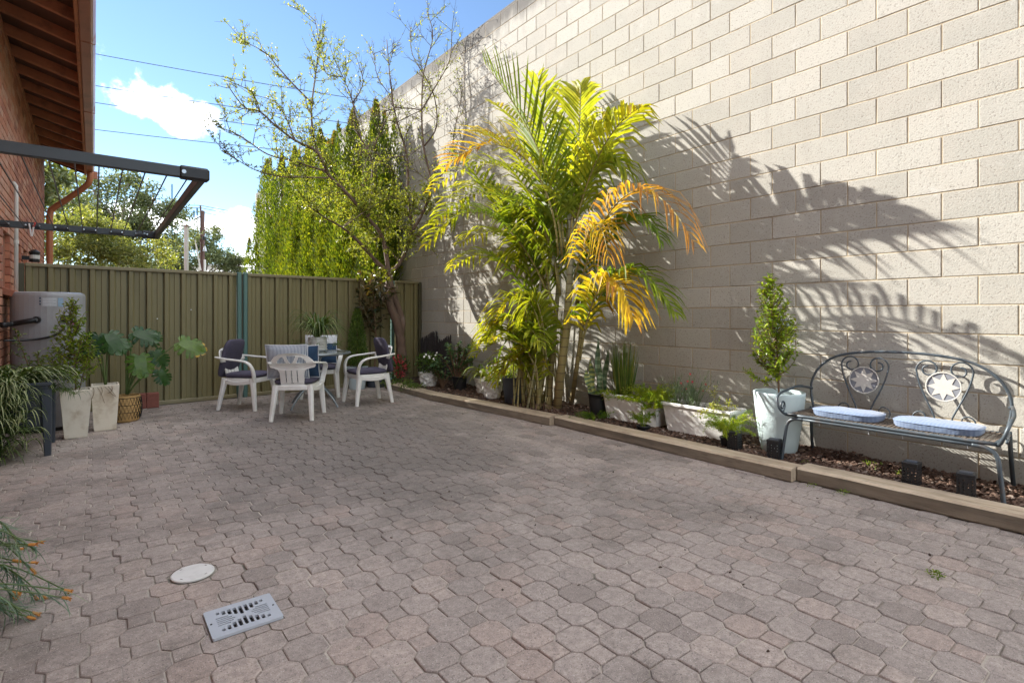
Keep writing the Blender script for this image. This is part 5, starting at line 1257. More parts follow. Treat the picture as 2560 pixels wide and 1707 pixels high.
jade('jade_plant', 'bushy blue-green jade plant beside the faceted pots', (4.30, 6.80, 0.15), 0.62, 0.30, 22)
jade('low_jade_plant', 'low jade plant spilling down to the sleeper left of the faceted pots', (4.18, 7.02, 0.08), 0.40, 0.24, 16)
# two faceted pots near the palm
facet_pot('white faceted pot with strap leaves, the rear one left of the palm', (4.44, 6.28, BZ), 0.10, 0.14, 0.22)
facet_pot('white faceted pot in front of the other, just left of the palm', (4.26, 5.84, BZ), 0.105, 0.148, 0.235)
p_ = thing('lime_strap_plant', 'lime green strap-leaved plant arching out of the rear faceted pot', 'plant', (4.44, 6.28, 0.28)); lv = MB()
strap_plant(lv, (4.43, 6.26, 0.27), 46, 0.42, 0.035, 1.0, 0.75, (0.3, 0.95), 0.9, fold=0.3); strap_plant(lv, (4.5, 6.1, 0.26), 9, 0.6, 0.04, 0.4, 0.1, (0.0, 0.4), 1.3, fold=0.3); obj('leaves', lv, M['lime'], p_)
p_ = thing('impatiens_plant', 'white flowering plant in the front faceted pot beside the palm', 'plant', (4.26, 5.80, 0.29)); lv, fl = MB(), MB()
bushy(lv, (4.30, 5.76, 0.28), 0.19, 0.22, 230, 0.06, 0.6, (0.2, 0.9)); flowers_on(p_, 'flower_white', (4.28, 5.72, 0.42), 0.2, 34, -0.08, 0.13, 0.022); obj('leaves', lv, M['lime'], p_)
round_pot('charcoal_pot', 'tall charcoal pot of small white flowers at the left foot of the palm', (4.24, 5.36, BZ), 0.105, 0.145, 0.33, M['navy_pot'])
p_ = thing('alyssum_plant', 'white flowering plant over the rim of the charcoal pot', 'plant', (4.24, 5.36, 0.38)); lv, fl = MB(), MB()
bushy(lv, (4.24, 5.38, 0.36), 0.17, 0.22, 260, 0.05, 0.5, (0.2, 0.9)); flowers_on(p_, 'flower_white', (4.22, 5.36, 0.5), 0.15, 24, -0.06, 0.1, 0.02); obj('leaves', lv, M['lime'], p_)
p_ = thing('garden_bulb_leaves', 'few green strap leaves against the wall behind the faceted pots', 'plant', (4.62, 5.9, 0.08)); lv = MB(); strap_plant(lv, (4.60, 5.9, 0.08), 12, 0.6, 0.03, 0.4, 0.2, (0.2, 0.7), 1.4, fold=0.3); obj('leaves', lv, M['lime'], p_)

# ---- golden cane palm clump
PB = V((4.26, 4.86, 0.06))
palm = thing('cane_palm', 'large clump of golden cane palm with green, yellow and rusty fronds by the wall', 'palm', PB)
def frond(path, L, n, tone, droop, vee=0.40, wid=0.042, dead=None):
    """feather leaf: a rachis with two rows of folded leaflets"""
    mb, rc = MB(), MB(); m_ = len(path); n = int(n * 0.66)
    for k in range(n):
        t_ = 0.14 + 0.86 * k / (n - 1); f_ = t_ * (m_ - 1); i = min(int(f_), m_ - 2); p = path[i].lerp(path[i + 1], f_ - i)
        T = (path[min(i + 1, m_ - 1)] - path[max(i - 1, 0)]).normalized(); S = T.cross(V((0, 0, 1)))
        if S.length < 0.05: S = T.cross(V((0.7, 0.7, 0)))
        S.normalize(); U = S.cross(T)
        prof = (0.35 + 0.65 * math.sin(PI * min(1, t_ * 0.85 + 0.12)) ** 0.8) * (1 if t_ < 0.85 else lerp(1, 0.55, (t_ - 0.85) / 0.15))
        for sg in (1, -1):
            if R.random() < 0.04: continue
            l = 1.40 * L * prof * R.uniform(0.82, 1.12); d = (S * sg * R.uniform(0.7, 0.95) + T * lerp(0.65, 1.25, t_) + U * vee * R.uniform(0.7, 1.3) + rvec() * 0.06).normalized()
            g = V((0, 0, -1)) * l * droop * R.uniform(0.6, 1.4)
            pts = [p, p + d * l * 0.36 + g * 0.04, p + d * l * 0.70 + g * 0.25, p + d * l + g * 0.75]
            tn = tone(t_, sg) + R.gauss(0, 0.045); tn = min(1, max(0, tn))
            mb.strap(pts, [wid * 0.45, wid, wid * 0.8, 0.002], U + V((0, 0, 0.01)), tn, 0.35)
            if R.random() < 0.22: mb.t[-2] = min(1, tn + 0.10); mb.t[-1] = min(1, tn + 0.12)
    rc.tube(path, [lerp(0.014, 0.003, (i / (m_ - 1)) ** 0.8) for i in range(m_)], 6, tone=0.5)
    fo = obj('frond', mb, M['palm'], palm); obj('rachis', rc, M['cane'], fo, smooth=True)
def grn(a=0.3, b=0.5): return lambda t_, s: lerp(a, b, t_)
def pp(px, py, X): return PX(px, py, X)
def fr(a, c1, c2, e, L, n, tone, droop, **kw): frond(bez([a, c1, c2, e], 16), L, n, tone, droop, **kw)
crown = pp(1420, 520, 4.18)           # where the tallest cane opens
FR = [
 # tall upright fronds; the tallest lean out over the courtyard
 (pp(1405, 640, 4.12), pp(1390, 430, 4.0), pp(1325, 300, 3.6), pp(1215, 165, 3.3), 0.52, 46, grn(0.26, 0.40), 0.10, {}),
 (pp(1410, 620, 4.15), pp(1400, 450, 4.2), pp(1355, 330, 4.25), pp(1345, 190, 4.3), 0.46, 42, grn(0.36, 0.50), 0.15, {}),
 (pp(1425, 610, 4.15), pp(1440, 420, 4.15), pp(1455, 290, 4.12), pp(1450, 215, 4.1), 0.44, 44, grn(0.42, 0.58), 0.35, {}),
 (pp(1425, 620, 4.2), pp(1465, 430, 4.15), pp(1520, 310, 4.05), pp(1600, 270, 3.95), 0.42, 46, grn(0.46, 0.64), 0.75, {}),
 # left arching fronds
 (pp(1395, 640, 4.1), pp(1390, 420, 3.85), pp(1270, 270, 3.55), pp(1110, 420, 3.35), 0.42, 52, lambda t_, s: lerp(0.30, 0.84, min(1, t_ * 1.25)), 0.35, {}),
 (pp(1375, 700, 4.15), pp(1330, 500, 4.15), pp(1210, 400, 4.12), pp(1085, 560, 4.1), 0.42, 50, grn(0.34, 0.56), 0.55, {}),
 (pp(1370, 740, 4.1), pp(1310, 570, 3.9), pp(1180, 440, 3.7), pp(1068, 610, 3.55), 0.38, 50, lambda t_, s: lerp(0.22, 0.62, t_ ** 2), 0.6, {}),
 (pp(1360, 800, 4.15), pp(1320, 640, 4.2), pp(1240, 470, 4.2), pp(1130, 380, 4.2), 0.38, 46, grn(0.34, 0.48), 0.3, {}),
 (pp(1350, 860, 4.15), pp(1330, 660, 4.12), pp(1290, 520, 4.1), pp(1215, 470, 4.08), 0.36, 44, grn(0.38, 0.52), 0.5, {}),
 (pp(1380, 660, 4.1), pp(1350, 430, 4.1), pp(1230, 330, 4.08), pp(1075, 480, 4.05), 0.40, 50, lambda t_, s: lerp(0.36, 0.66, t_), 0.45, {}),
 (pp(1395, 720, 4.15), pp(1380, 560, 4.1), pp(1330, 450, 4.05), pp(1270, 560, 4.0), 0.36, 44, grn(0.28, 0.42), 0.8, {}),
 (pp(1420, 600, 4.2), pp(1460, 440, 4.25), pp(1510, 360, 4.25), pp(1560, 430, 4.25), 0.38, 40, grn(0.32, 0.46), 1.0, {}),
 (pp(1360, 860, 4.1), pp(1325, 700, 4.0), pp(1235, 570, 3.95), pp(1130, 670, 3.9), 0.34, 44, lambda t_, s: lerp(0.28, 0.6, t_), 0.7, {}),
 # right fronds
 (pp(1440, 760, 4.2), pp(1480, 560, 4.05), pp(1590, 330, 3.85), pp(1730, 600, 3.7), 0.34, 50, lambda t_, s: lerp(0.80, 0.93, t_), 0.95, {'wid': 0.026}),
 (pp(1445, 760, 4.3), pp(1490, 600, 4.35), pp(1580, 480, 4.4), pp(1650, 600, 4.4), 0.34, 44, grn(0.08, 0.2), 0.75, {}),
 (pp(1450, 900, 4.2), pp(1475, 700, 4.1), pp(1540, 630, 4.0), pp(1580, 790, 3.9), 0.34, 46, lambda t_, s: lerp(0.62, 0.82, t_), 0.9, {}),
 (pp(1450, 880, 4.25), pp(1490, 690, 4.25), pp(1580, 610, 4.25), pp(1685, 780, 4.25), 0.34, 46, grn(0.12, 0.40), 0.7, {}),
 (pp(1435, 700, 4.15), pp(1470, 560, 4.0), pp(1500, 500, 3.9), pp(1520, 640, 3.8), 0.26, 34, lambda t_, s: lerp(0.6, 0.86, t_), 1.2, {'wid': 0.018}),
 # middle filling
 (pp(1380, 800, 4.1), pp(1370, 620, 4.05), pp(1330, 540, 4.0), pp(1290, 640, 3.98), 0.38, 44, grn(0.40, 0.54), 0.85, {}),
 # fronds tucked back against the wall
 (pp(1400, 660, 4.25), pp(1370, 470, 4.35), pp(1290, 340, 4.42), pp(1180, 330, 4.45), 0.44, 46, lambda t_, s: lerp(0.40, 0.72, t_), 0.45, {}),
 (pp(1405, 640, 4.25), pp(1390, 440, 4.35), pp(1310, 300, 4.42), pp(1230, 260, 4.45), 0.44, 44, grn(0.40, 0.60), 0.35, {}),
 (pp(1390, 700, 4.25), pp(1350, 540, 4.35), pp(1260, 430, 4.42), pp(1140, 470, 4.45), 0.42, 46, grn(0.38, 0.58), 0.55, {}),
 (pp(1385, 760, 4.25), pp(1340, 620, 4.32), pp(1250, 530, 4.38), pp(1150, 610, 4.4), 0.40, 44, grn(0.34, 0.56), 0.6, {}),
 (pp(1415, 640, 4.25), pp(1420, 480, 4.32), pp(1440, 360, 4.38), pp(1500, 320, 4.4), 0.42, 42, grn(0.40, 0.58), 0.5, {}),
 (pp(1400, 740, 4.2), pp(1390, 610, 4.2), pp(1360, 520, 4.2), pp(1300, 540, 4.2), 0.40, 42, grn(0.42, 0.6), 0.7, {}),
 # young fronds low in the clump
 (pp(1345, 960, 4.2), pp(1330, 860, 4.2), pp(1290, 790, 4.2), pp(1230, 850, 4.2), 0.28, 34, grn(0.46, 0.62), 0.6, {}),
 (pp(1355, 960, 4.2), pp(1350, 860, 4.2), pp(1340, 770, 4.2), pp(1300, 800, 4.2), 0.28, 34, grn(0.46, 0.62), 0.7, {}),
 (pp(1325, 990, 4.1), pp(1310, 920, 4.05), pp(1290, 880, 4.0), pp(1260, 930, 3.98), 0.22, 28, grn(0.48, 0.64), 0.6, {}),
 (pp(1345, 985, 4.1), pp(1345, 900, 4.05), pp(1330, 850, 4.0), pp(1300, 890, 3.98), 0.22, 28, grn(0.48, 0.62), 0.7, {}),
 (pp(1350, 930, 4.15), pp(1330, 800, 4.0), pp(1270, 740, 3.92), pp(1195, 860, 3.85), 0.30, 38, grn(0.36, 0.54), 0.7, {}),
 (pp(1355, 930, 4.15), pp(1340, 780, 4.0), pp(1280, 690, 3.95), pp(1240, 800, 3.9), 0.32, 38, lambda t_, s: lerp(0.42, 0.66, t_), 0.9, {}),
 (pp(1345, 960, 4.1), pp(1330, 840, 3.95), pp(1270, 820, 3.88), pp(1185, 890, 3.8), 0.26, 34, grn(0.40, 0.54), 0.35, {}),
 (pp(1365, 900, 4.1), pp(1360, 760, 3.95), pp(1330, 700, 3.85), pp(1310, 790, 3.8), 0.28, 36, grn(0.40, 0.54), 0.8, {}),
 (pp(1335, 980, 4.1), pp(1310, 880, 3.98), pp(1270, 850, 3.94), pp(1240, 960, 3.9), 0.24, 30, grn(0.42, 0.58), 0.6, {}),
 (pp(1340, 950, 4.2), pp(1335, 850, 4.05), pp(1310, 780, 3.95), pp(1350, 860, 3.88), 0.26, 34, grn(0.34, 0.5), 0.7, {}),
 (pp(1320, 960, 4.15), pp(1300, 860, 4.05), pp(1250, 780, 4.0), pp(1215, 850, 3.95), 0.26, 34, grn(0.36, 0.52), 0.7, {}),
 (pp(1360, 940, 4.15), pp(1360, 840, 4.0), pp(1345, 740, 3.9), pp(1290, 730, 3.85), 0.28, 34, grn(0.34, 0.48), 0.6, {}),
]
for a, c1, c2, e, L, n, tone, dr, kw in FR: fr(a, c1, c2, e, L, n, tone, dr, **kw)
def cane(pts, r0, r1, t0, t1):
    path = smooth_path(pts, 6); m_ = len(path); mb = MB()
    for i in range(m_ - 1):
        f_ = i / (m_ - 1); mb.tube([path[i], path[i + 1]], [lerp(r0, r1, f_), lerp(r0, r1, f_ + 1 / m_)], 9, lerp(t0, t1, f_), cap=False)
    obj('cane', mb, M['cane'], palm, smooth=True)
def gb(px, py): p = G(px, py, BZ); return p if p.x < 4.66 else V((4.66, p.y * 4.66 / p.x, BZ))
cane([gb(1393, 1022), pp(1402, 930, 4.22), pp(1415, 830, 4.2), pp(1424, 700, 4.18), pp(1428, 590, 4.18), pp(1422, 520, 4.18)], 0.055, 0.026, 0.15, 1.0)
cane([gb(1372, 1020), pp(1380, 900, 4.3), pp(1392, 760, 4.28), pp(1402, 640, 4.25), pp(1405, 560, 4.2)], 0.035, 0.020, 0.3, 0.9)
cane([gb(1428, 1005), pp(1440, 930, 4.4), pp(1452, 840, 4.35), pp(1456, 740, 4.28), pp(1446, 640, 4.22)], 0.030, 0.018, 0.2, 0.7)
cane([gb(1345, 1022), pp(1352, 900, 4.15), pp(1362, 760, 4.12), pp(1385, 640, 4.1)], 0.028, 0.018, 0.3, 0.8)
cane([gb(1330, 1018), pp(1330, 920, 4.15), pp(1340, 820, 4.12), pp(1352, 700, 4.1)], 0.026, 0.016, 0.5, 0.85)
cane([gb(1310, 1015), pp(1305, 930, 4.1), pp(1312, 840, 4.08), pp(1325, 760, 4.05)], 0.022, 0.012, 0.45, 0.7)
for k in range(46):
    px = R.uniform(1278, 1400); b = gb(px, R.uniform(1000, 1022)); tpx = px + R.uniform(-35, 45); X = b.x + R.uniform(-0.15, 0.08)
    cane([b, pp(lerp(px, tpx, .4), 940, lerp(b.x, X, .5)), pp(tpx, R.uniform(780, 890), X)], R.uniform(0.007, 0.016), 0.005, R.uniform(0.3, 0.6), R.uniform(0.45, 0.6))
dr_ = MB()
for k in range(26):
    b = V((PB.x + R.uniform(-0.2, 0.15), PB.y + R.uniform(-0.45, 0.35), 0.16)); e = b + V((R.uniform(-0.15, 0.1), R.uniform(-0.35, 0.1), -0.08)); dr_.strap(bez([b, b.lerp(e, .5) + V((0, 0, .06)), e], 5), [0.012, 0.014, 0.012, 0.008, 0.004, 0.001], V((0, 0, 1)), R.random())
b0 = gb(1392, 990)
for k in range(34): 
    e = gb(1392, 1010) + V((R.uniform(-0.22, 0.0), R.uniform(-0.42, 0.05), 0.01)); p0 = V((b0.x - 0.05, b0.y - 0.02, 0.30)); dr_.strap(bez([p0, p0.lerp(e, .5) + V((-.03, 0, .07)), e], 5), [0.004, 0.005, 0.005, 0.004, 0.003, 0.001], V((0, 0, 1)), R.random())
obj('dry_leaf_litter', dr_, M['dry'], palm)
for k in range(14):                                               # dry curled ribbons among the fronds
    pass

# ---- snake plant, reeds, troughs
SPC = V((4.42, 4.06, BZ))
round_pot('black_pot', 'black plastic pot of the snake plant right of the palm', SPC, 0.082, 0.108, 0.25, M['black'], n=24)
sn = thing('snake_plant', 'upright banded snake plant in a black pot against the wall', 'plant', SPC + V((0, 0, 0.2)))
lv = MB()
for k, (dx, dy, h, w, tn) in enumerate([(0, 0, 0.66, 0.06, 0.4), (0.03, -0.05, 0.54, 0.055, 0.35), (-0.03, 0.03, 0.42, 0.07, 0.9), (0.0, 0.06, 0.38, 0.06, 0.95), (0.04, 0.02, 0.5, 0.05, 0.3), (-0.05, 0.05, 0.30, 0.075, 0.9), (-0.02, -0.04, 0.34, 0.055, 0.5)]):
    b = SPC + V((dx, dy, 0.22)); e = b + V((dx * 0.8, dy * 1.1, h)); a = R.uniform(-0.5, 0.5); segs = 15
    path = [b.lerp(e, i / segs) + V((0.012 * math.sin(i * 0.7 + k), 0.012 * math.cos(i * 0.6 + k), 0)) for i in range(segs + 1)]
    wd = [w * min(1, 0.55 + 0.9 * i / segs) * (1 if i < 10 else max(0.03, (segs - i) / 5.0)) for i in range(segs + 1)]
    n0 = len(lv.t); lv.strap(path, wd, V((-0.75, -0.65 + a, 0.05)), tn, 0.25)
    for q in range(n0, len(lv.t)): 
        if ((q - n0) // 2) % 2: lv.t[q] = min(1, max(0, tn - 0.35 if tn > 0.6 else tn + 0.28))
obj('leaves', lv, M['snake'], sn)
def trough(lab, yc, L, xc=4.47, w=0.25, h=0.27, z=0.085):
    o = thing('window_box', lab, 'planter', (xc, yc, z), 'white trough planters along the wall'); t = MB()
    s4 = trough_shell(t, xc - w / 2, xc + w / 2, yc - L / 2, yc + L / 2, z, z + h, 0.02, 0.035); obj('tub', t, M['trough_white'], o)
    t = MB(); a, b = w / 2 + 0.012, L / 2 + 0.012
    for (px, py, sx, sy) in ((xc - a + 0.01, yc, 0.024, 2 * b), (xc + a - 0.01, yc, 0.024, 2 * b), (xc, yc - b + 0.01, 2 * a - 0.05, 0.024), (xc, yc + b - 0.01, 2 * a - 0.05, 0.024)): t.rbox((px, py, z + h - 0.012), (sx, sy, 0.032), 0.007)
    obj('rim', t, M['trough_white'], o)
    t = MB(); t.poly([(p[0], p[1], p[2] + 0.025) for p in s4]); obj('potting_soil', t, M['potsoil'], o); return o
trough('white trough planter with reeds and yellow fern, left of the two', 3.57, 0.70)
trough('white trough planter with grey-green foliage, right of the two', 2.80, 0.70)
rd = thing('reed_clump', 'stiff upright green reeds in the left end of the left trough', 'reed', (4.50, 3.76, 0.32)); lv = MB()
for k in range(190):
    a = R.uniform(0, 2 * PI); r = 0.085 * R.random() ** 0.5; b = V((4.50 + r * math.cos(a), 3.76 + r * math.sin(a), 0.31)); h = R.uniform(0.32, 0.62); e = b + V((math.cos(a) * r * 0.9, math.sin(a) * r * 0.9 + R.uniform(-.03, .03), h))
    lv.strap([b, b.lerp(e, 0.5), e], [0.006, 0.006, 0.0015], V((-0.7 + R.uniform(-.5, .5), -0.6, 0)), R.random() ** 1.4)
obj('stems', lv, M['reed'], rd)
fn = thing('yellow_fern', 'lime yellow asparagus fern hanging over the front of the left trough', 'fern', (4.42, 3.35, 0.32)); lv = MB()
for k in range(9): fine_clump(lv, (4.42 + R.uniform(-.06, .04), 3.36 + R.uniform(-.17, .16), 0.31), 9, 0.27, 1.0, (0.45, 1.0), 12, 0.02, 0.005, 0.9)
for k in range(12): fine_clump(lv, (4.33, 3.42 + R.uniform(-.22, .42), 0.34), 8, 0.22, 1.0, (0.3, 0.95), 12, 0.02, 0.006, R.choice((-0.5, 0.1, 0.4)))
obj('fronds', lv, M['fern'], fn)
fn = thing('leafy_herb', 'low mixed green herb beside the reeds in the left trough', 'plant', (4.48, 3.56, 0.32)); lv = MB(); bushy(lv, (4.46, 3.58, 0.31), 0.14, 0.16, 300, 0.03, 0.5, (0.2, 0.8)); bushy(lv, (4.36, 3.86, 0.28), 0.07, 0.12, 90, 0.03, 0.5, (0.3, 1.0)); obj('leaves', lv, M['lime'], fn)
dn = thing('dianthus_clump', 'grey-green wiry dianthus clump in the right trough', 'plant', (4.50, 2.98, 0.32)); lv, st, fl = MB(), MB(), MB()
for k in range(60):
    b = V((4.48 + R.uniform(-.08, .07), 2.98 + R.uniform(-.15, .12), 0.32)); e = b + V((R.uniform(-.14, .1), R.uniform(-.16, .16), R.uniform(0.12, 0.36))); path = bez([b, b.lerp(e, .5) + V((0, 0, .05)), e], 6); st.tube(path, 0.0016, 3, cap=False)
    for q in range(1, 7):
        for s in range(3):
            v = (rvec() + V((0, 0, 0.5))); lv.strap(bez([path[q], path[q] + v * 0.02, path[q] + v * 0.04 + V((0, 0, -0.006))], 3), [0.003, 0.0035, 0.0025, 0.0004], V((0, 0, 1)), R.random(), 0.3)
    if k % 9 == 0: flowers_on(dn, 'flower_red', e, 0.004, 1, 0, 0.004, 0.014)
obj('stems', st, M['stem_green'], dn); obj('leaves', lv, M['glaucous'], dn)
sd_ = thing('sparse_seedlings', 'sparse twiggy seedlings in the right end of the right trough', 'plant', (4.47, 2.62, 0.32)); lv, st = MB(), MB()
leafy_shrub(lv, st, (4.48, 2.68, 0.32), (4.46, 2.66, 0.55), 0.12, 10, 0.025, 0.5, (0.3, 0.9), 0.6, 9, 0.003); leafy_shrub(lv, st, (4.40, 2.62, 0.32), (4.30, 2.60, 0.42), 0.20, 22, 0.032, 0.4, (0.5, 1.0), -0.3, 14, 0.003); leafy_shrub(lv, st, (4.46, 2.55, 0.32), (4.42, 2.50, 0.44), 0.14, 10, 0.03, 0.4, (0.5, 1.0), 0.3, 10, 0.003); obj('stems', st, M['stem_brown'], sd_); obj('leaves', lv, M['lime'], sd_)
sf_c = G(1795, 1090, BZ); sf_c = V((4.25, 2.42, BZ))
round_pot('small_black_pot', 'small black pot of feathery fern in front of the right trough', sf_c, 0.05, 0.062, 0.085, M['black'], n=18, soil=0.015)
fn = thing('feathery_fern', 'bright feathery fern in the small black pot by the sleeper', 'fern', sf_c + V((0, 0, 0.08))); lv = MB(); fine_clump(lv, sf_c + V((0, 0, 0.07)), 70, 0.31, 1.0, (0.35, 1.0), 14, 0.02, 0.004, 1.0); obj('fronds', lv, M['fern'], fn)
cc = V((4.22, 3.28, BZ)); round_pot('sunken_black_pot', 'small black pot sunk in the mulch below the left trough', cc, 0.055, 0.065, 0.045, M['black'], n=18, soil=0.012)
fn = thing('young_fern', 'young green fern in the sunken pot below the left trough', 'fern', cc + V((0, 0, 0.04))); lv = MB(); fine_clump(lv, cc + V((0, 0, 0.03)), 26, 0.22, 0.8, (0.2, 0.8), 12, 0.02, 0.005, 1.0); obj('fronds', lv, M['fern'], fn)
fn = thing('grey_fern_tuft', 'grey-green fern tuft on the mulch below the snake plant', 'fern', (4.2, 3.95, BZ)); lv = MB(); fine_clump(lv, (4.22, 3.92, BZ), 26, 0.18, 1.3, (0.0, 0.45), 12, 0.02, 0.005, 0.7); obj('fronds', lv, M['fern'], fn)

# ---- tall pale blue pot with lilly pilly
LP = V((4.47, 2.09, BZ))
o = thing('tall_pale_pot', 'tall pale blue rough-glazed pot left of the bench', 'pot', LP); t = MB()
prof = [(0.128, 0.0), (0.134, 0.01), (0.150, 0.10), (0.165, 0.20), (0.178, 0.30), (0.188, 0.40), (0.194, 0.465), (0.197, 0.485), (0.190, 0.490), (0.180, 0.486), (0.172, 0.42)]
t.lathe(LP, prof, 48, closed=False)
t.v = [tuple(V(p) + V((p[0] - LP.x, p[1] - LP.y, 0)).normalized() * 0.004 * noise.noise(V(p) * 22)) for p in t.v]; obj('pot', t, M['pale_blue_pot'], o, smooth=True)
t = MB(); t.lathe(LP + V((0, 0, 0.42)), [(0.175, 0), (0.173, 0.004)], 24); obj('potting_soil', t, M['potsoil'], o)
sh = thing('lilly_pilly', 'bright green lilly pilly shrub in the tall pale blue pot', 'shrub', LP + V((0, 0, 0.42))); lv, st = MB(), MB()
leafy_shrub(lv, st, LP + V((0, 0, 0.42)), (4.42, 2.16, 1.53), 0.26, 95, 0.046, 0.55, (0.25, 0.85), 0.95, 34, 0.010, shape=lambda h: 0.0 if h < 0.14 else (1.02 - h) ** 0.7 * (0.6 + 0.4 * min(1, (h - 0.14) * 5)), low=0.16)
leafy_shrub(lv, st, LP + V((0, 0.02, 0.5)), (4.34, 2.33, 0.74), 0.09, 8, 0.036, 0.5, (0.3, 0.8), 0.3, 18, 0.004)
obj('stems', st, M['stem_brown'], sh); obj('leaves', lv, M['lilly'], sh)
t = MB(); p = PX(1952, 810, 4.55); t.rbox(p, (0.004, 0.14, 0.075), 0.001); o = obj('plant_tag', t, M['tagplate'], loc=p); tag(o, 'small grey-green rectangular tag beside the lilly pilly shrub', 'tag')

# ---- iron bench
BX0, BX1, BY0, BY1, SZ = 4.215, 4.64, 1.90, 0.70, 0.43            # front, back, left end, right end, seat height
bench = thing('iron_bench', 'slate grey wrought iron garden bench with star medallions against the wall', 'bench', (4.43, 1.3, BZ))
LB = BY0 - BY1
def bl(x, y, z): return V((lerp(BX0, BX1, y), BY0 - x * LB, z))      # x: 0..1 left to right, y: 0 front .. 1 back
def tube_part(nm, pts, r, m=None, n=8, parent=None, closed=False):
    t = MB(); t.tube(pts, r, n, closed=closed); return obj(nm, t, m or M['bench'], parent or bench, smooth=True)
for x in (0.0, 1.0):
    s = -1 if x == 0 else 1
    tube_part('front_leg', smooth_path([bl(x - s * 0.09, 0.0, SZ - 0.022), bl(x - s * 0.035, 0.0, SZ - 0.028), bl(x + s * 0.005, 0.0, SZ - 0.07), bl(x + s * 0.02, -0.02, 0.24), bl(x + s * 0.035, -0.05, BZ - 0.01)], 5), 0.0125)
    tube_part('rear_leg', smooth_path([bl(x, 0.96, SZ + 0.02), bl(x + s * 0.005, 1.0, 0.25), bl(x + s * 0.01, 1.10, BZ - 0.01)], 5), 0.0125)
tube_part('front_rail', [bl(-0.02 + 1.04 * k / 8, 0.0, SZ) for k in range(9)], 0.0125)
tube_part('lower_front_rail', [bl(0.07 + 0.86 * k / 8, 0.0, SZ - 0.022) for k in range(9)], 0.011)
tube_part('rear_rail', [bl(k / 8, 0.97, SZ) for k in range(9)], 0.011)
for x in (0.0, 1.0): tube_part('side_rail', [bl(x, 0, SZ), bl(x, 0.97, SZ)], 0.011)
def lean(z): return 0.97 + 0.16 * (z - SZ)                         # the back leans towards the wall
def back(x, z): return bl(x, lean(z), z)
arch = smooth_path([back(0.015, SZ), back(-0.005, 0.56), back(0.0, 0.67), back(0.05, 0.785), back(0.15, 0.872), back(0.30, 0.912), back(0.5, 0.925), back(0.70, 0.912), back(0.85, 0.872), back(0.95, 0.785), back(1.0, 0.67), back(1.005, 0.56), back(0.985, SZ)], 5)
tube_part('back_frame', arch, 0.0098)
def spiral(cx, cz, r0, r1, a0, turns, n=26):
    out = []
    for k in range(n + 1):
        f_ = k / n; a = a0 + turns * 2 * PI * f_; r = lerp(r0, r1, f_); out.append((cx + r * math.cos(a) / LB, cz + r * math.sin(a)))
    return out
for c in (0.31, 0.715):
    for s in (-1, 1):
        pts = [(c + s * 0.040, SZ), (c + s * 0.042, 0.49), (c + s * 0.080, 0.60), (c + s * 0.115, 0.71), (c + s * 0.130, 0.79)]
        cx, cz, r = c + s * 0.075, 0.815, 0.068
        sp_ = spiral(cx, cz, r, 0.022, 0.0 if s > 0 else PI, s * 1.25)
        path = [back(x, z) for x, z in pts]; path = smooth_path(path + [back(x, z) for x, z in sp_], 2); tube_part('scroll', path, 0.0062, n=7)
        cx = c + s * 0.105; sp_ = spiral(cx, SZ + 0.045, 0.052, 0.012, -PI / 2 - (0.0 if s > 0 else 0.0) + (0.9 if s > 0 else -0.9), s * 0.85); tube_part('small_scroll', smooth_path([back(cx + s * 0.04, SZ)] + [back(x, z) for x, z in sp_], 2), 0.0052, n=6)
    zc = 0.70; r = 0.098; yv = lean(zc); ctr = bl(c, yv, zc); tiltm = Matrix.Rotation(-0.07, 3, 'Y')
    def disc(u, v, d): return bl(c, yv, zc) + V((-0.006 - d + 0.07 * v, -u, v))
    t = MB(); n = 40; vs = [disc(r * math.cos(2 * PI * k / n), r * math.sin(2 * PI * k / n), d) for d in (-0.012, 0.0) for k in range(n)]
    t.add(vs, [(k, (k + 1) % n, n + (k + 1) % n, n + k) for k in range(n)] + [tuple(range(n - 1, -1, -1)), tuple(n + k for k in range(n))]); md = obj('medallion', t, M['slate_mosaic'], bench)
    for k in range(8):
        a = 2 * PI * k / 8 + PI / 2; t = MB(); ri = 0.050
        P = [disc(0, 0, 0.003), disc(ri * math.cos(a - PI / 8), ri * math.sin(a - PI / 8), 0.003), disc((r - 0.005) * math.cos(a), (r - 0.005) * math.sin(a), 0.003), disc(ri * math.cos(a + PI / 8), ri * math.sin(a + PI / 8), 0.003)]
        t.poly(P); obj('star_point', t, M['marble'], md)
    t = MB(); t.tube([disc(r * math.cos(2 * PI * k / n), r * math.sin(2 * PI * k / n), 0.002) for k in range(n)], 0.0045, 6, closed=True); obj('medallion_rim', t, M['marble'], md)
for x in (0.0, 1.0):                                                # scrolled arms
    s = -1 if x == 0 else 1
    path = smooth_path([back(x, 0.60), bl(x + s * 0.03, 0.62, 0.625), bl(x + s * 0.055, 0.25, 0.60), bl(x + s * 0.06, 0.05, 0.585), bl(x + s * 0.055, -0.10, 0.55), bl(x + s * 0.04, -0.13, 0.49), bl(x + s * 0.02, -0.05, SZ + 0.01), bl(x, 0.08, SZ)], 5); tube_part('armrest', path, 0.0105)
    sp2 = []
    for k in range(24):
        a = -PI / 2 + k * 0.36; r = lerp(0.045, 0.012, k / 23); sp2.append(bl(x + s * 0.04, 0.02 + r * math.cos(a) / 0.425, SZ + 0.062 + r * math.sin(a)))
    tube_part('arm_scroll', sp2, 0.0075, n=7)
t = MB()
for k in range(13):
    y = 0.05 + 0.88 * k / 12; a, b = bl(0.01, y, SZ + 0.004), bl(0.99, y, SZ + 0.004); t.box((a + b) / 2, (0.007, LB * 0.98, 0.003))
for k in range(44):
    x = 0.012 + 0.976 * k / 43; a, b = bl(x, 0.03, SZ + 0.007), bl(x, 0.96, SZ + 0.007); t.box((a + b) / 2, (abs(b.x - a.x), 0.008, 0.003))
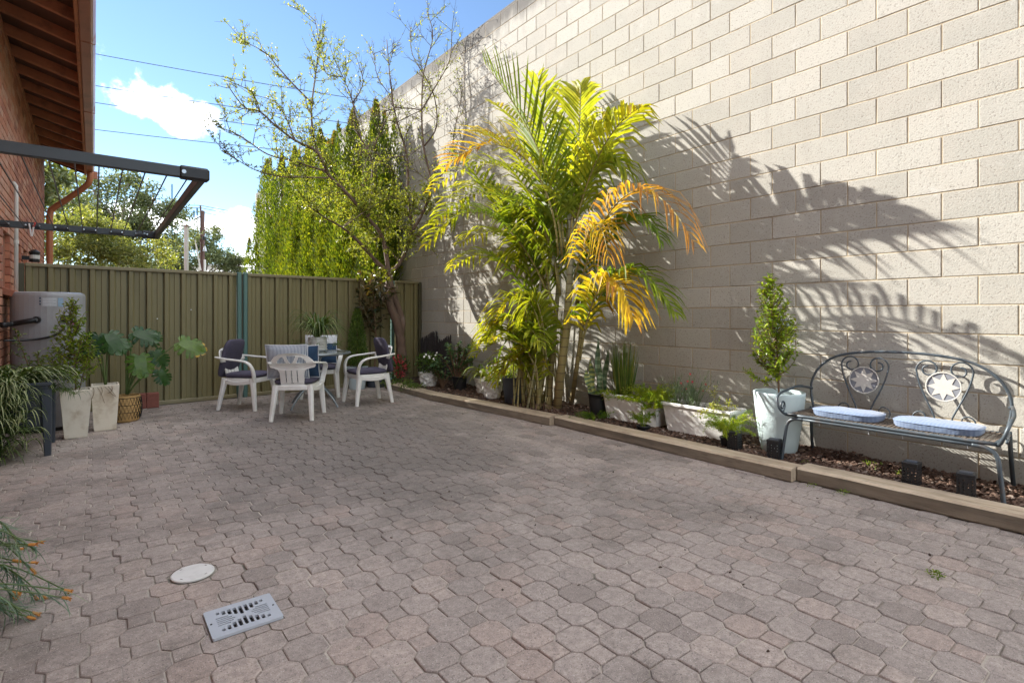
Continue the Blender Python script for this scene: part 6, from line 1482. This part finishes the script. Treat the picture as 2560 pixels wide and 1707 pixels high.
obj('seat_mesh', t, M['bench_mesh'], bench)
def bench_cushion(x0, x1, lab):
    c = (bl(x0, 0.12, 0) + bl(x1, 0.80, 0)) / 2; L = (x1 - x0) * LB; D = 0.30; base = V((c.x, c.y, SZ + 0.012))
    o = thing('bench_cushion', lab, 'cushion', base, 'pale blue cushions on the bench'); mb = MB(); n = 72; rings = []
    for h, s, wv in ((0.0, 0.95, 0.0), (0.012, 0.985, 0.004), (0.028, 0.99, 0.004), (0.040, 1.0, 0.0), (0.046, 0.97, 0), (0.054, 0.7, 0), (0.057, 0.35, 0), (0.058, 0.02, 0)):
        rg = []
        for k in range(n):
            a = 2 * PI * k / n; p = 3.2; ca, sa_ = math.cos(a), math.sin(a); r = (abs(ca) ** p + abs(sa_) ** p) ** (-1 / p)
            ruf = 1 - (wv / 0.15) * (0.5 + 0.5 * math.sin(k * 2.2 + math.sin(k * 0.7))) if wv else 1
            u = r * ca * D / 2 * s * ruf; v = r * sa_ * L / 2 * s * (ruf if abs(sa_) < 0.9 else 1)
            rg.append(base + V((u, v, h + 0.004 * noise.noise(V((u * 14, v * 14, L))) * 1.6 * (h > 0.05))))
        rings.append(rg)
    for rg in rings: mb.v.extend(tuple(p) for p in rg)
    for l in range(len(rings) - 1):
        for k in range(n): mb.f.append((l * n + k, l * n + (k + 1) % n, (l + 1) * n + (k + 1) % n, (l + 1) * n + k)); mb.t.append(0.5)
    obj('cover', mb, M['cushion_blue'], o, smooth=True)
    t = MB(); t.tube([p + V((0, 0, 0.001)) for p in rings[3]], 0.003, 6, closed=True); obj('piping', t, M['cushion_blue'], o)
    for yy in (-0.36, 0.36):
        t = MB(); p = base + V((-0.10, yy * L, 0.0)); t.tube([p, p + V((0, 0.005, -0.04)), p + V((0.005, -0.004, -R.uniform(0.07, 0.10)))], 0.0022, 4); obj('tie', t, M['white_cloth'], o)
bench_cushion(0.10, 0.475, 'pale blue ruffled seat cushion on the left half of the bench'); bench_cushion(0.535, 0.93, 'pale blue ruffled seat cushion on the right half of the bench')

# ---- perforated black garden lights
proto_light = None
def garden_light(p, rz, lab):
    global proto_light
    if proto_light is not None: return dup(proto_light, p, rz, lab)
    o = thing('garden_light', lab, 'light', (0, 0, 0), 'black perforated garden lights in the mulch'); w, h = 0.086, 0.155; holes = []
    for i in range(6):
        for j in range(4):
            if R.random() < 0.12: continue
            cx, cy = -0.031 + j * 0.0207 + R.uniform(-.0015, .0015), 0.014 + i * 0.0205 + R.uniform(-.0015, .0015); a = R.uniform(-0.9, 0.9); rx, ry = R.uniform(0.0036, 0.006), R.uniform(0.006, 0.0085)
            holes.append([(cx + rx * math.cos(q) * math.cos(a) - ry * math.sin(q) * math.sin(a), cy + rx * math.cos(q) * math.sin(a) + ry * math.sin(q) * math.cos(a)) for q in [2 * PI * k / 6 for k in range(6)]])
    vs, fs = panel([rrect(-w / 2, 0, w / 2, h - 0.018, 0.002, 1)] + holes, 0.002)
    for k in range(4):
        t = MB(); rot = Matrix.Rotation(k * PI / 2, 3, 'Z'); t.add([rot @ V((p_.x, -w / 2 + p_.z, p_.y)) for p_ in vs], fs); obj('side_panel', t, M['black'], o)
    t = MB(); t.rbox((0, 0, h - 0.008), (w + 0.006, w + 0.006, 0.022), 0.004); cp_ = obj('cap', t, M['black'], o)
    t = MB(); t.box((0, 0, h + 0.0045), (w * 0.72, w * 0.72, 0.002)); obj('solar_cell', t, M['navy_pot'], cp_)
    o.location = p; o.rotation_euler = (0, 0, rz); proto_light = o; return o
garden_light((4.20, 2.33, BZ), 0.1, 'black perforated garden light left of the pale pot, by the small fern')
garden_light((4.17, 1.985, BZ), 0.15, 'black perforated garden light in front of the tall pale blue pot')
garden_light((4.245, 1.12, BZ), 0.0, 'black perforated garden light under the middle of the bench')
garden_light((4.215, 0.835, BZ), 0.12, 'black perforated garden light by the right front leg of the bench')

# ---- pot at the right edge
EP = V((4.44, 0.44, BZ))
o = thing('white_round_pot', 'smooth white pot cut off by the right edge beside the bench', 'pot', EP); t = MB()
t.lathe(EP, [(0.11, 0.0), (0.115, 0.02), (0.13, 0.12), (0.15, 0.28), (0.165, 0.42), (0.168, 0.44), (0.160, 0.445), (0.152, 0.43)], 36, closed=False); obj('pot', t, M['white_pot'], o, smooth=True)
t = MB(); t.lathe(EP + V((0, 0, 0.39)), [(0.15, 0), (0.148, 0.004)], 20); obj('potting_soil', t, M['potsoil'], o)
sh = thing('edge_shrub', 'bright green shrub in the white pot at the right edge', 'shrub', EP + V((0, 0, 0.39))); lv, st = MB(), MB()
leafy_shrub(lv, st, EP + V((0, 0, 0.39)), EP + V((0, 0, 1.25)), 0.21, 40, 0.038, 0.5, (0.25, 0.85), 0.9, 24, 0.009); obj('stems', st, M['stem_brown'], sh); obj('leaves', lv, M['lilly'], sh)

# ---- small weeds in the joints and the bed
def weed(p, r, n, lab, m='lime'):
    o = thing('weed', lab, 'weed', p, 'small weeds'); lv = MB(); bushy(lv, V(p) + V((0, 0, 0.0)), r, r * 0.55, n, r * 0.42, 0.55, (0.0, 0.7)); obj('leaves', lv, M[m], o)
weed(G(2338, 1440), 0.035, 70, 'little green weed growing between pavers at the right'); weed(G(897, 1621), 0.010, 16, 'tiny green weed in a paver joint at the bottom centre', 'shade_shrub')
weed((3.945, 1.62, 0.0), 0.035, 26, 'weed sprouting from the joint of the two nearest sleepers'); weed((3.95, 1.42, 0.0), 0.04, 34, 'low weed along the foot of the nearest sleeper')
weed((4.50, 1.42, 0.08), 0.06, 30, 'seedling on the mulch under the left bench cushion'); weed((4.42, 1.22, 0.08), 0.05, 24, 'seedling on the mulch behind the middle garden light'); weed((4.23, 1.78, 0.08), 0.03, 20, 'seedling on the mulch by the left front bench leg')

# ---- drain grate and round lid
gx0, gy0, gx1, gy1 = GRATE; gw, gh = gx1 - gx0, gy1 - gy0; gcx, gcy = (gx0 + gx1) / 2, (gy0 + gy1) / 2
gr = thing('drain_grate', 'light grey rectangular slotted drain grate in the paving', 'drain', (gcx, gcy, 0)); holes = []
for k in range(9):                                                  # slots along the depth in the two long sectors
    x = -0.080 + 0.020 * k; ln = 0.068 - abs(x) * 0.6
    for s in (-1, 1):
        a, b = s * (0.078 - ln), s * 0.078; holes.append(rrect(x - 0.0065, min(a, b), x + 0.0065, max(a, b), 0.005, 3))
for k in range(9):
    y = -0.056 + 0.014 * k; ln = 0.075 - abs(y) * 1.05
    for s in (-1, 1):
        a, b = s * (0.094 - ln), s * 0.094; a2 = s * max(abs(a), 0.028 + 0.62 * abs(y))
        if abs(y) < 0.045 and abs(b - a2) > 0.012: holes.append(rrect(min(a2, b), y - 0.0036, max(a2, b), y + 0.0036, 0.0034, 3))
keep = []
for h_ in holes:                                                    # drop slots that would touch another
    bb = (min(p[0] for p in h_), min(p[1] for p in h_), max(p[0] for p in h_), max(p[1] for p in h_))
    if all(bb[2] + 0.002 < k_[0] or k_[2] + 0.002 < bb[0] or bb[3] + 0.002 < k_[1] or k_[3] + 0.002 < bb[1] for _, k_ in keep): keep.append((h_, bb))
vs, fs = panel([rrect(-gw / 2, -gh / 2, gw / 2, gh / 2, 0.008, 4)] + [h_ for h_, _ in keep], 0.010)
t = MB(); t.add([V((p.x + gcx, p.y + gcy, p.z + 0.004)) for p in vs], fs); obj('grate', t, M['grate'], gr)
t = MB(); t.box((gcx, gcy, -0.006), (gw - 0.02, gh - 0.02, 0.006)); obj('pit', t, M['pit'], gr)
for sx in (-1, 1):
    t = MB(); t.lathe((gcx + sx * 0.112, gcy, 0.0088), [(0.0045, 0.0), (0.004, 0.0015)], 8); obj('screw', t, M['pit'], gr)
t = MB(); t.lathe((LID[0], LID[1], -0.002), [(LID[2], 0.0), (LID[2], 0.006), (LID[2] - 0.004, 0.009), (LID[2] * 0.5, 0.0095), (0.004, 0.0095)], 40)
o = thing('inspection_lid', 'round off-white inspection lid set in the paving', 'lid', (LID[0], LID[1], 0)); obj('disc', t, M['lid'], o)
for a in (0.6, 2.2, 3.9, 5.4):
    t = MB(); t.box((LID[0] + 0.07 * math.cos(a), LID[1] + 0.07 * math.sin(a), 0.0073), (0.012, 0.004, 0.001), Matrix.Rotation(a + PI / 2, 3, 'Z')); obj('lift_slot', t, M['cement'], o)

# ================================================================== BEYOND THE FENCE
def cypress(k, x, y, h, r, lab):
    o = thing('golden_cypress', lab, 'tree', (x, y, -0.05), 'golden cypresses beyond the fence along the wall'); lv, st = MB(), MB()
    st.tube([(x, y, -0.05), (x, y, h * 0.9)], [0.09, 0.02], 7); obj('trunk', st, M['bark_tree'], o)
    def plume(bx, by, z0, z1, pr, n):
        pt_ = R.uniform(-0.15, 0.15)
        for _ in range(n):
            f_ = R.random() ** 0.85; z = lerp(z0, z1, f_); rr = pr * (math.sin(PI * min(1, f_ * 0.72 + 0.28)) ** 0.85) * R.uniform(0.6, 1.05) * (1 + 0.18 * math.sin(z * 5.0 + bx * 40)); a = R.uniform(0, 2 * PI)
            p = V((bx + rr * math.cos(a), by + rr * math.sin(a), z)); out = V((math.cos(a), math.sin(a), 0)); t_ = R.betavariate(2.2, 1.8)
            if f_ > 0.93 and R.random() < 0.3: t_ = 1.0
            lv.leaf(p, out * 0.35 + V((0, 0, 1)) + rvec() * 0.35, out + rvec() * 0.4, R.uniform(0.035, 0.105), R.uniform(0.018, 0.036), min(0.85, max(0, t_ * 0.8 + pt_)) if t_ < 1 else 1.0, 0.1, -0.1)
    plume(x, y, 0.4, h, r * 0.92, 9000)
    for q in range(13):
        a = R.uniform(0, 2 * PI); d = r * R.uniform(0.35, 0.8); z0 = R.uniform(0.4, h * 0.5); plume(x + d * math.cos(a), y + d * math.sin(a), z0, min(h * 0.97, z0 + R.uniform(1.6, 3.0)), R.uniform(0.16, 0.27), 950)
    obj('foliage', lv, M['cypress'], o)
CY = [(4.22, 9.55, 5.25, 0.45, 'golden cypress nearest the fence, directly behind the twisted tree'), (4.15, 10.5, 5.35, 0.50, 'golden cypress second from the fence in the row'), (4.12, 11.45, 5.15, 0.50, 'golden cypress third from the fence in the row'), (4.12, 12.4, 5.45, 0.5, 'golden cypress fourth from the fence in the row'),
      (4.15, 13.4, 5.3, 0.52, 'golden cypress fifth from the fence in the row'), (4.15, 14.5, 5.6, 0.55, 'golden cypress sixth from the fence in the row'), (4.15, 15.7, 5.7, 0.55, 'golden cypress second from the far end of the row'), (4.08, 17.0, 5.8, 0.66, 'leftmost golden cypress, at the far end of the row')]
for k, c in enumerate(CY): cypress(k, *c)
def crown_tree(name, lab, base, trunk_top, clumps, leaf, m, n, group='trees beyond the fence', bark='gum_bark', tr=0.2, tones=(0.0, 1.0)):
    o = thing(name, lab, 'tree', base, group); lv, st = MB(), MB(); base, tt = V(base), V(trunk_top)
    st.tube(smooth_path([base, base.lerp(tt, 0.5) + rvec() * 0.2, tt], 4), [lerp(tr, tr * 0.5, i / 8) for i in range(9)], 8)
    tot = sum(r[1] ** 2 for r in clumps)
    for c, r in clumps:
        c = V(c); st.tube(bez([tt, tt.lerp(c, .5) + V((0, 0, -0.2 * r)), c], 5), [tr * 0.4, tr * .3, tr * .22, tr * .16, tr * .1, tr * .05], 5)
        subs = [c + rvec() * r * R.uniform(0.35, 0.95) for _ in range(max(6, int(9 * r)))]
        for s in subs: st.tube(bez([c, c.lerp(s, .6) + V((0, 0, .05)), s], 3), [tr * 0.08, tr * .06, tr * .04, tr * .02], 4)
        for _ in range(int(n * r * r / tot)):
            s = R.choice(subs); p = s + V((R.gauss(0, .20) * r, R.gauss(0, .20) * r, R.gauss(0, .15) * r))
            lv.leaf(p, rvec() + V((0, 0, -0.4)), rvec(), leaf * R.uniform(0.6, 1.3), leaf * R.uniform(0.3, 0.5), lerp(*tones, R.betavariate(2, 2)))
    obj('trunk', st, M[bark], o); obj('crown', lv, M[m], o)
def W_(px, py, w): return PW(px, py, w)
crown_tree('gum_tree', 'tall dark green gum tree seen through the clothesline above the fence', (W_(300, 800, 22).x, W_(300, 800, 22).y, -0.05), W_(305, 560, 22),
           [(W_(235, 480, 22), 1.15), (W_(250, 560, 22.5), 1.2), (W_(315, 470, 22), 0.95), (W_(320, 545, 21.5), 1.1), (W_(385, 500, 22), 1.0), (W_(405, 560, 22), 1.1), (W_(440, 530, 22), 0.75), (W_(180, 540, 23), 1.3), (W_(350, 610, 22), 1.0), (W_(140, 480, 23), 1.3), (W_(275, 620, 22), 1.0)], 0.16, 'gum', 15000)
hid = PW(30, 560, 20)
crown_tree('gum_tree', 'large gum tree behind the brick house corner, left of the downpipe', (-2.6, 18.6, -0.05), (-2.5, 18.7, 4.0), [((-2.8, 18.4, 4.6), 1.7), ((-4.0, 19.4, 5.6), 1.8), ((-1.9, 18.8, 4.2), 1.4), ((-3.4, 18.6, 6.0), 1.5)], 0.26, 'gum', 17000)
crown_tree('bright_tree', 'bright yellow-green leafy tree just above the left part of the fence', (W_(250, 800, 16).x, W_(250, 800, 16).y, -0.05), W_(240, 690, 16),
           [(W_(150, 600, 16), 0.85), (W_(205, 585, 16), 0.8), (W_(265, 605, 16), 0.85), (W_(320, 625, 16), 0.85), (W_(365, 640, 16), 0.8), (W_(170, 660, 15.5), 0.9), (W_(250, 665, 15.5), 0.9), (W_(330, 680, 15.5), 0.8)], 0.11, 'bright', 15000, tr=0.1)
crown_tree('street_tree', 'rounded olive green tree behind the power pole', (W_(520, 800, 26).x, W_(520, 800, 26).y, -0.05), W_(510, 690, 26),
           [(W_(420, 620, 26), 0.9), (W_(455, 650, 26), 1.0), (W_(480, 610, 26), 0.75), (W_(535, 600, 26), 0.75), (W_(560, 635, 26), 0.9), (W_(590, 640, 26), 0.65), (W_(600, 665, 26), 0.6), (W_(515, 655, 26), 1.0), (W_(400, 660, 25), 1.0), (W_(560, 680, 26), 0.9), (W_(450, 690, 26), 0.9)], 0.15, 'gum', 12000, tr=0.15)
sp_ = thing('strappy_plant', 'pale strappy grass plant showing above the fence by the downpipe', 'plant', (W_(215, 700, 9.5).x, W_(215, 700, 9.5).y, -0.05)); lv = MB()
for k in range(5): strap_plant(lv, PW(165 + 28 * k, 715, 9.5 + 0.1 * k), 44, 0.75, 0.022, 0.9, 0.6, (0.4, 0.9), 1.0)
st = MB(); b0 = PW(215, 715, 9.6); st.tube([(b0.x, b0.y, -0.05), (b0.x, b0.y, b0.z)], 0.1, 8); obj('stem', st, M['stem_brown'], sp_); obj('leaves', lv, M['spider'], sp_)
# poles
pb = PW(506, 787, 24); pole = thing('power_pole', 'rusty brown steel power pole with white edges beyond the fence', 'pole', (pb.x, pb.y, -0.05))
ptop = PW(506, 527, 24).z
fw, rt_ = V((SA, CA, 0)), V((CA, -SA, 0))
t = MB(); t.rbox((pb.x, pb.y, ptop / 2), (0.14, 0.17, ptop), 0.02, Matrix.Rotation(-A, 3, 'Z')); obj('pole_core', t, M['pole_brown'], pole)
for s in (-1, 1):
    q = V((pb.x, pb.y, 0)) + rt_ * s * 0.103; t = MB(); t.rbox((q.x, q.y, 1.85), (0.06, 0.11, 3.7), 0.01, Matrix.Rotation(-A, 3, 'Z')); obj('pole_flange', t, M['white_pvc'], pole)
ca_ = PW(490, 545, 24); cb_ = PW(503, 532, 24); t = MB(); t.tube([PW(485, 550, 24), PW(504, 540, 24)], 0.025, 6); obj('cross_arm', t, M['pole_brown'], pole)
for px, py in ((485, 527), (493, 521)):
    t = MB(); t.tube([PW(px, py, 24), PW(px, py + 18, 24)], [0.042, 0.028], 8); obj('insulator', t, M['bluepole'], pole)
t = MB(); t.tube([PW(501, 515, 24), PW(502, 530, 24)], 0.035, 8); obj('top_bracket', t, M['pole_brown'], pole)
t = MB(); t.tube([PW(492, 545, 24), PW(495, 590, 24), PW(503, 610, 23.9)], 0.022, 6); obj('riser', t, M['pole_brown'], pole)
t = MB(); t.tube([PW(488, 600, 23.95), PW(502, 676, 23.9)], 0.032, 6); obj('stay', t, M['white_pvc'], pole)
t = MB(); t.tube([PW(511, 592, 23.8), PW(511, 600, 23.8)], 0.085, 8); obj('junction_box', t, M['black'], pole)
t = MB(); t.tube([PW(512, 615, 23.8), PW(512, 628, 23.8)], [0.03, 0.09], 8); obj('street_light_cone', t, M['galv'], pole)
fb = PW(466, 787, 15); fl_o = thing('flue_pipe', 'pale square flue post with a flat cap beyond the fence', 'pole', (fb.x, fb.y, -0.05)); ft = PW(466, 566, 15).z
t = MB(); t.rbox((fb.x, fb.y, ft / 2), (0.088, 0.088, ft), 0.008, Matrix.Rotation(-A, 3, 'Z')); obj('shaft', t, M['white_pvc'], fl_o)
t = MB(); t.rbox((fb.x, fb.y, ft + 0.012), (0.14, 0.14, 0.02), 0.004, Matrix.Rotation(-A, 3, 'Z')); obj('cap', t, M['gutter'], fl_o)
bb_ = PW(430, 787, 48); t = MB(); t.tube([(bb_.x, bb_.y, -0.05), (bb_.x, bb_.y, 13.0)], 0.07, 8); o = obj('light_mast', t, M['bluepole'], loc=(bb_.x, bb_.y, -0.05)); tag(o, 'thin distant blue pole behind the gum tree', 'pole')
# overhead wires
WIR = [((240, 136), (650, 208), 'topmost overhead wire across the sky right of the gutter'), ((238, 215), (640, 276), 'second overhead wire from the top, across the cumulus cloud'), ((236, 257), (635, 313), 'third overhead wire from the top, below the cloud centre'), ((232, 324), (625, 367), 'fourth overhead wire, just below the cloud')]
def wire(name, lab, pts, r, grp):
    t = MB(); t.tube(pts, r, 5, cap=False); o = obj(name, t, M['wire'], loc=tuple(pts[0])); tag(o, lab, 'wire', grp)
for (a, b, lab) in WIR:
    e0, e1 = (a[0] - (b[0] - a[0]) * 0.9, a[1] - (b[1] - a[1]) * 0.9), (b[0] + (b[0] - a[0]) * 1.1, b[1] + (b[1] - a[1]) * 1.1)
    pts = []
    for k in range(13): f_ = k / 12; p = PW(lerp(e0[0], e1[0], f_), lerp(e0[1], e1[1], f_), 40); p.z -= 0.25 * 4 * f_ * (1 - f_) - 0.22; pts.append(p)
    wire('overhead_wire', lab, pts, 0.026, 'overhead wires in the sky')
for k, (y0, y1) in enumerate(((514, 541), (520, 548), (531, 556))):
    wire('pole_wire', ['upper thin wire from the power pole to the right', 'middle thin wire from the power pole to the right', 'lower thin wire from the power pole to the right'][k], [PW(300, y0 - 3, 24), PW(502, y0, 24), PW(640, y1, 30), PW(760, y1 + 22, 36)], 0.013, 'wires of the power pole')
for k, (y0, y1) in enumerate(((577, 593), (580, 601))):
    wire('low_wire', ['upper faint low wire behind the street tree', 'lower faint low wire behind the street tree'][k], [PW(300, y0 - 10, 50), PW(510, y0, 50), PW(760, y1 + 14, 55)], 0.016, 'faint low wires')
# far buildings
def far_building(lab, px0, px1, py_top, w, roof=True, name='far_building'):
    a, b = PW(px0, py_top, w), PW(px1, py_top, w + 3); mid = (a + b) / 2; zt = a.z; L = (b - a).length
    o = thing(name, lab, 'building', (mid.x, mid.y, -0.05), 'low buildings far behind the fence'); ang = math.atan2(b.y - a.y, b.x - a.x); rot = Matrix.Rotation(ang, 3, 'Z'); n_ = rot @ V((0, 1, 0))
    t = MB(); t.box(V((mid.x, mid.y, zt / 2)) + n_ * 3, (L, 6, zt), rot); obj('wall', t, M['far_wall'], o)
    t = MB(); hl = L / 2 + 0.15
    if roof:
        vs = [V((-hl, -0.2, 0)), V((hl, -0.2, 0)), V((hl, 6.2, 0)), V((-hl, 6.2, 0)), V((0, -0.2, L * 0.16)), V((0, 6.2, L * 0.16))]; vs = [rot @ v + V((mid.x, mid.y, zt)) for v in vs]; t.add(vs, [(0, 4, 5, 3), (1, 2, 5, 4), (0, 1, 4), (2, 3, 5)])
    else: t.box(V((mid.x, mid.y, zt + 0.05)) + n_ * 3, (L + 0.2, 6.2, 0.1), rot)
    obj('roof', t, M['far_roof'], o)
    for k in range(2):
        t = MB(); t.box(V((mid.x, mid.y, zt * 0.55)) + (rot @ V(((k - 0.5) * L * 0.45, -0.01, 0))), (L * 0.2, 0.06, zt * 0.3), rot); wo = obj('window', t, M['black'], o)
far_building('grey flat-roofed building corner far behind the street tree', 577, 618, 664, 46, False)
far_building('low far building with pale gabled roof beside the cypresses', 598, 660, 686, 40)
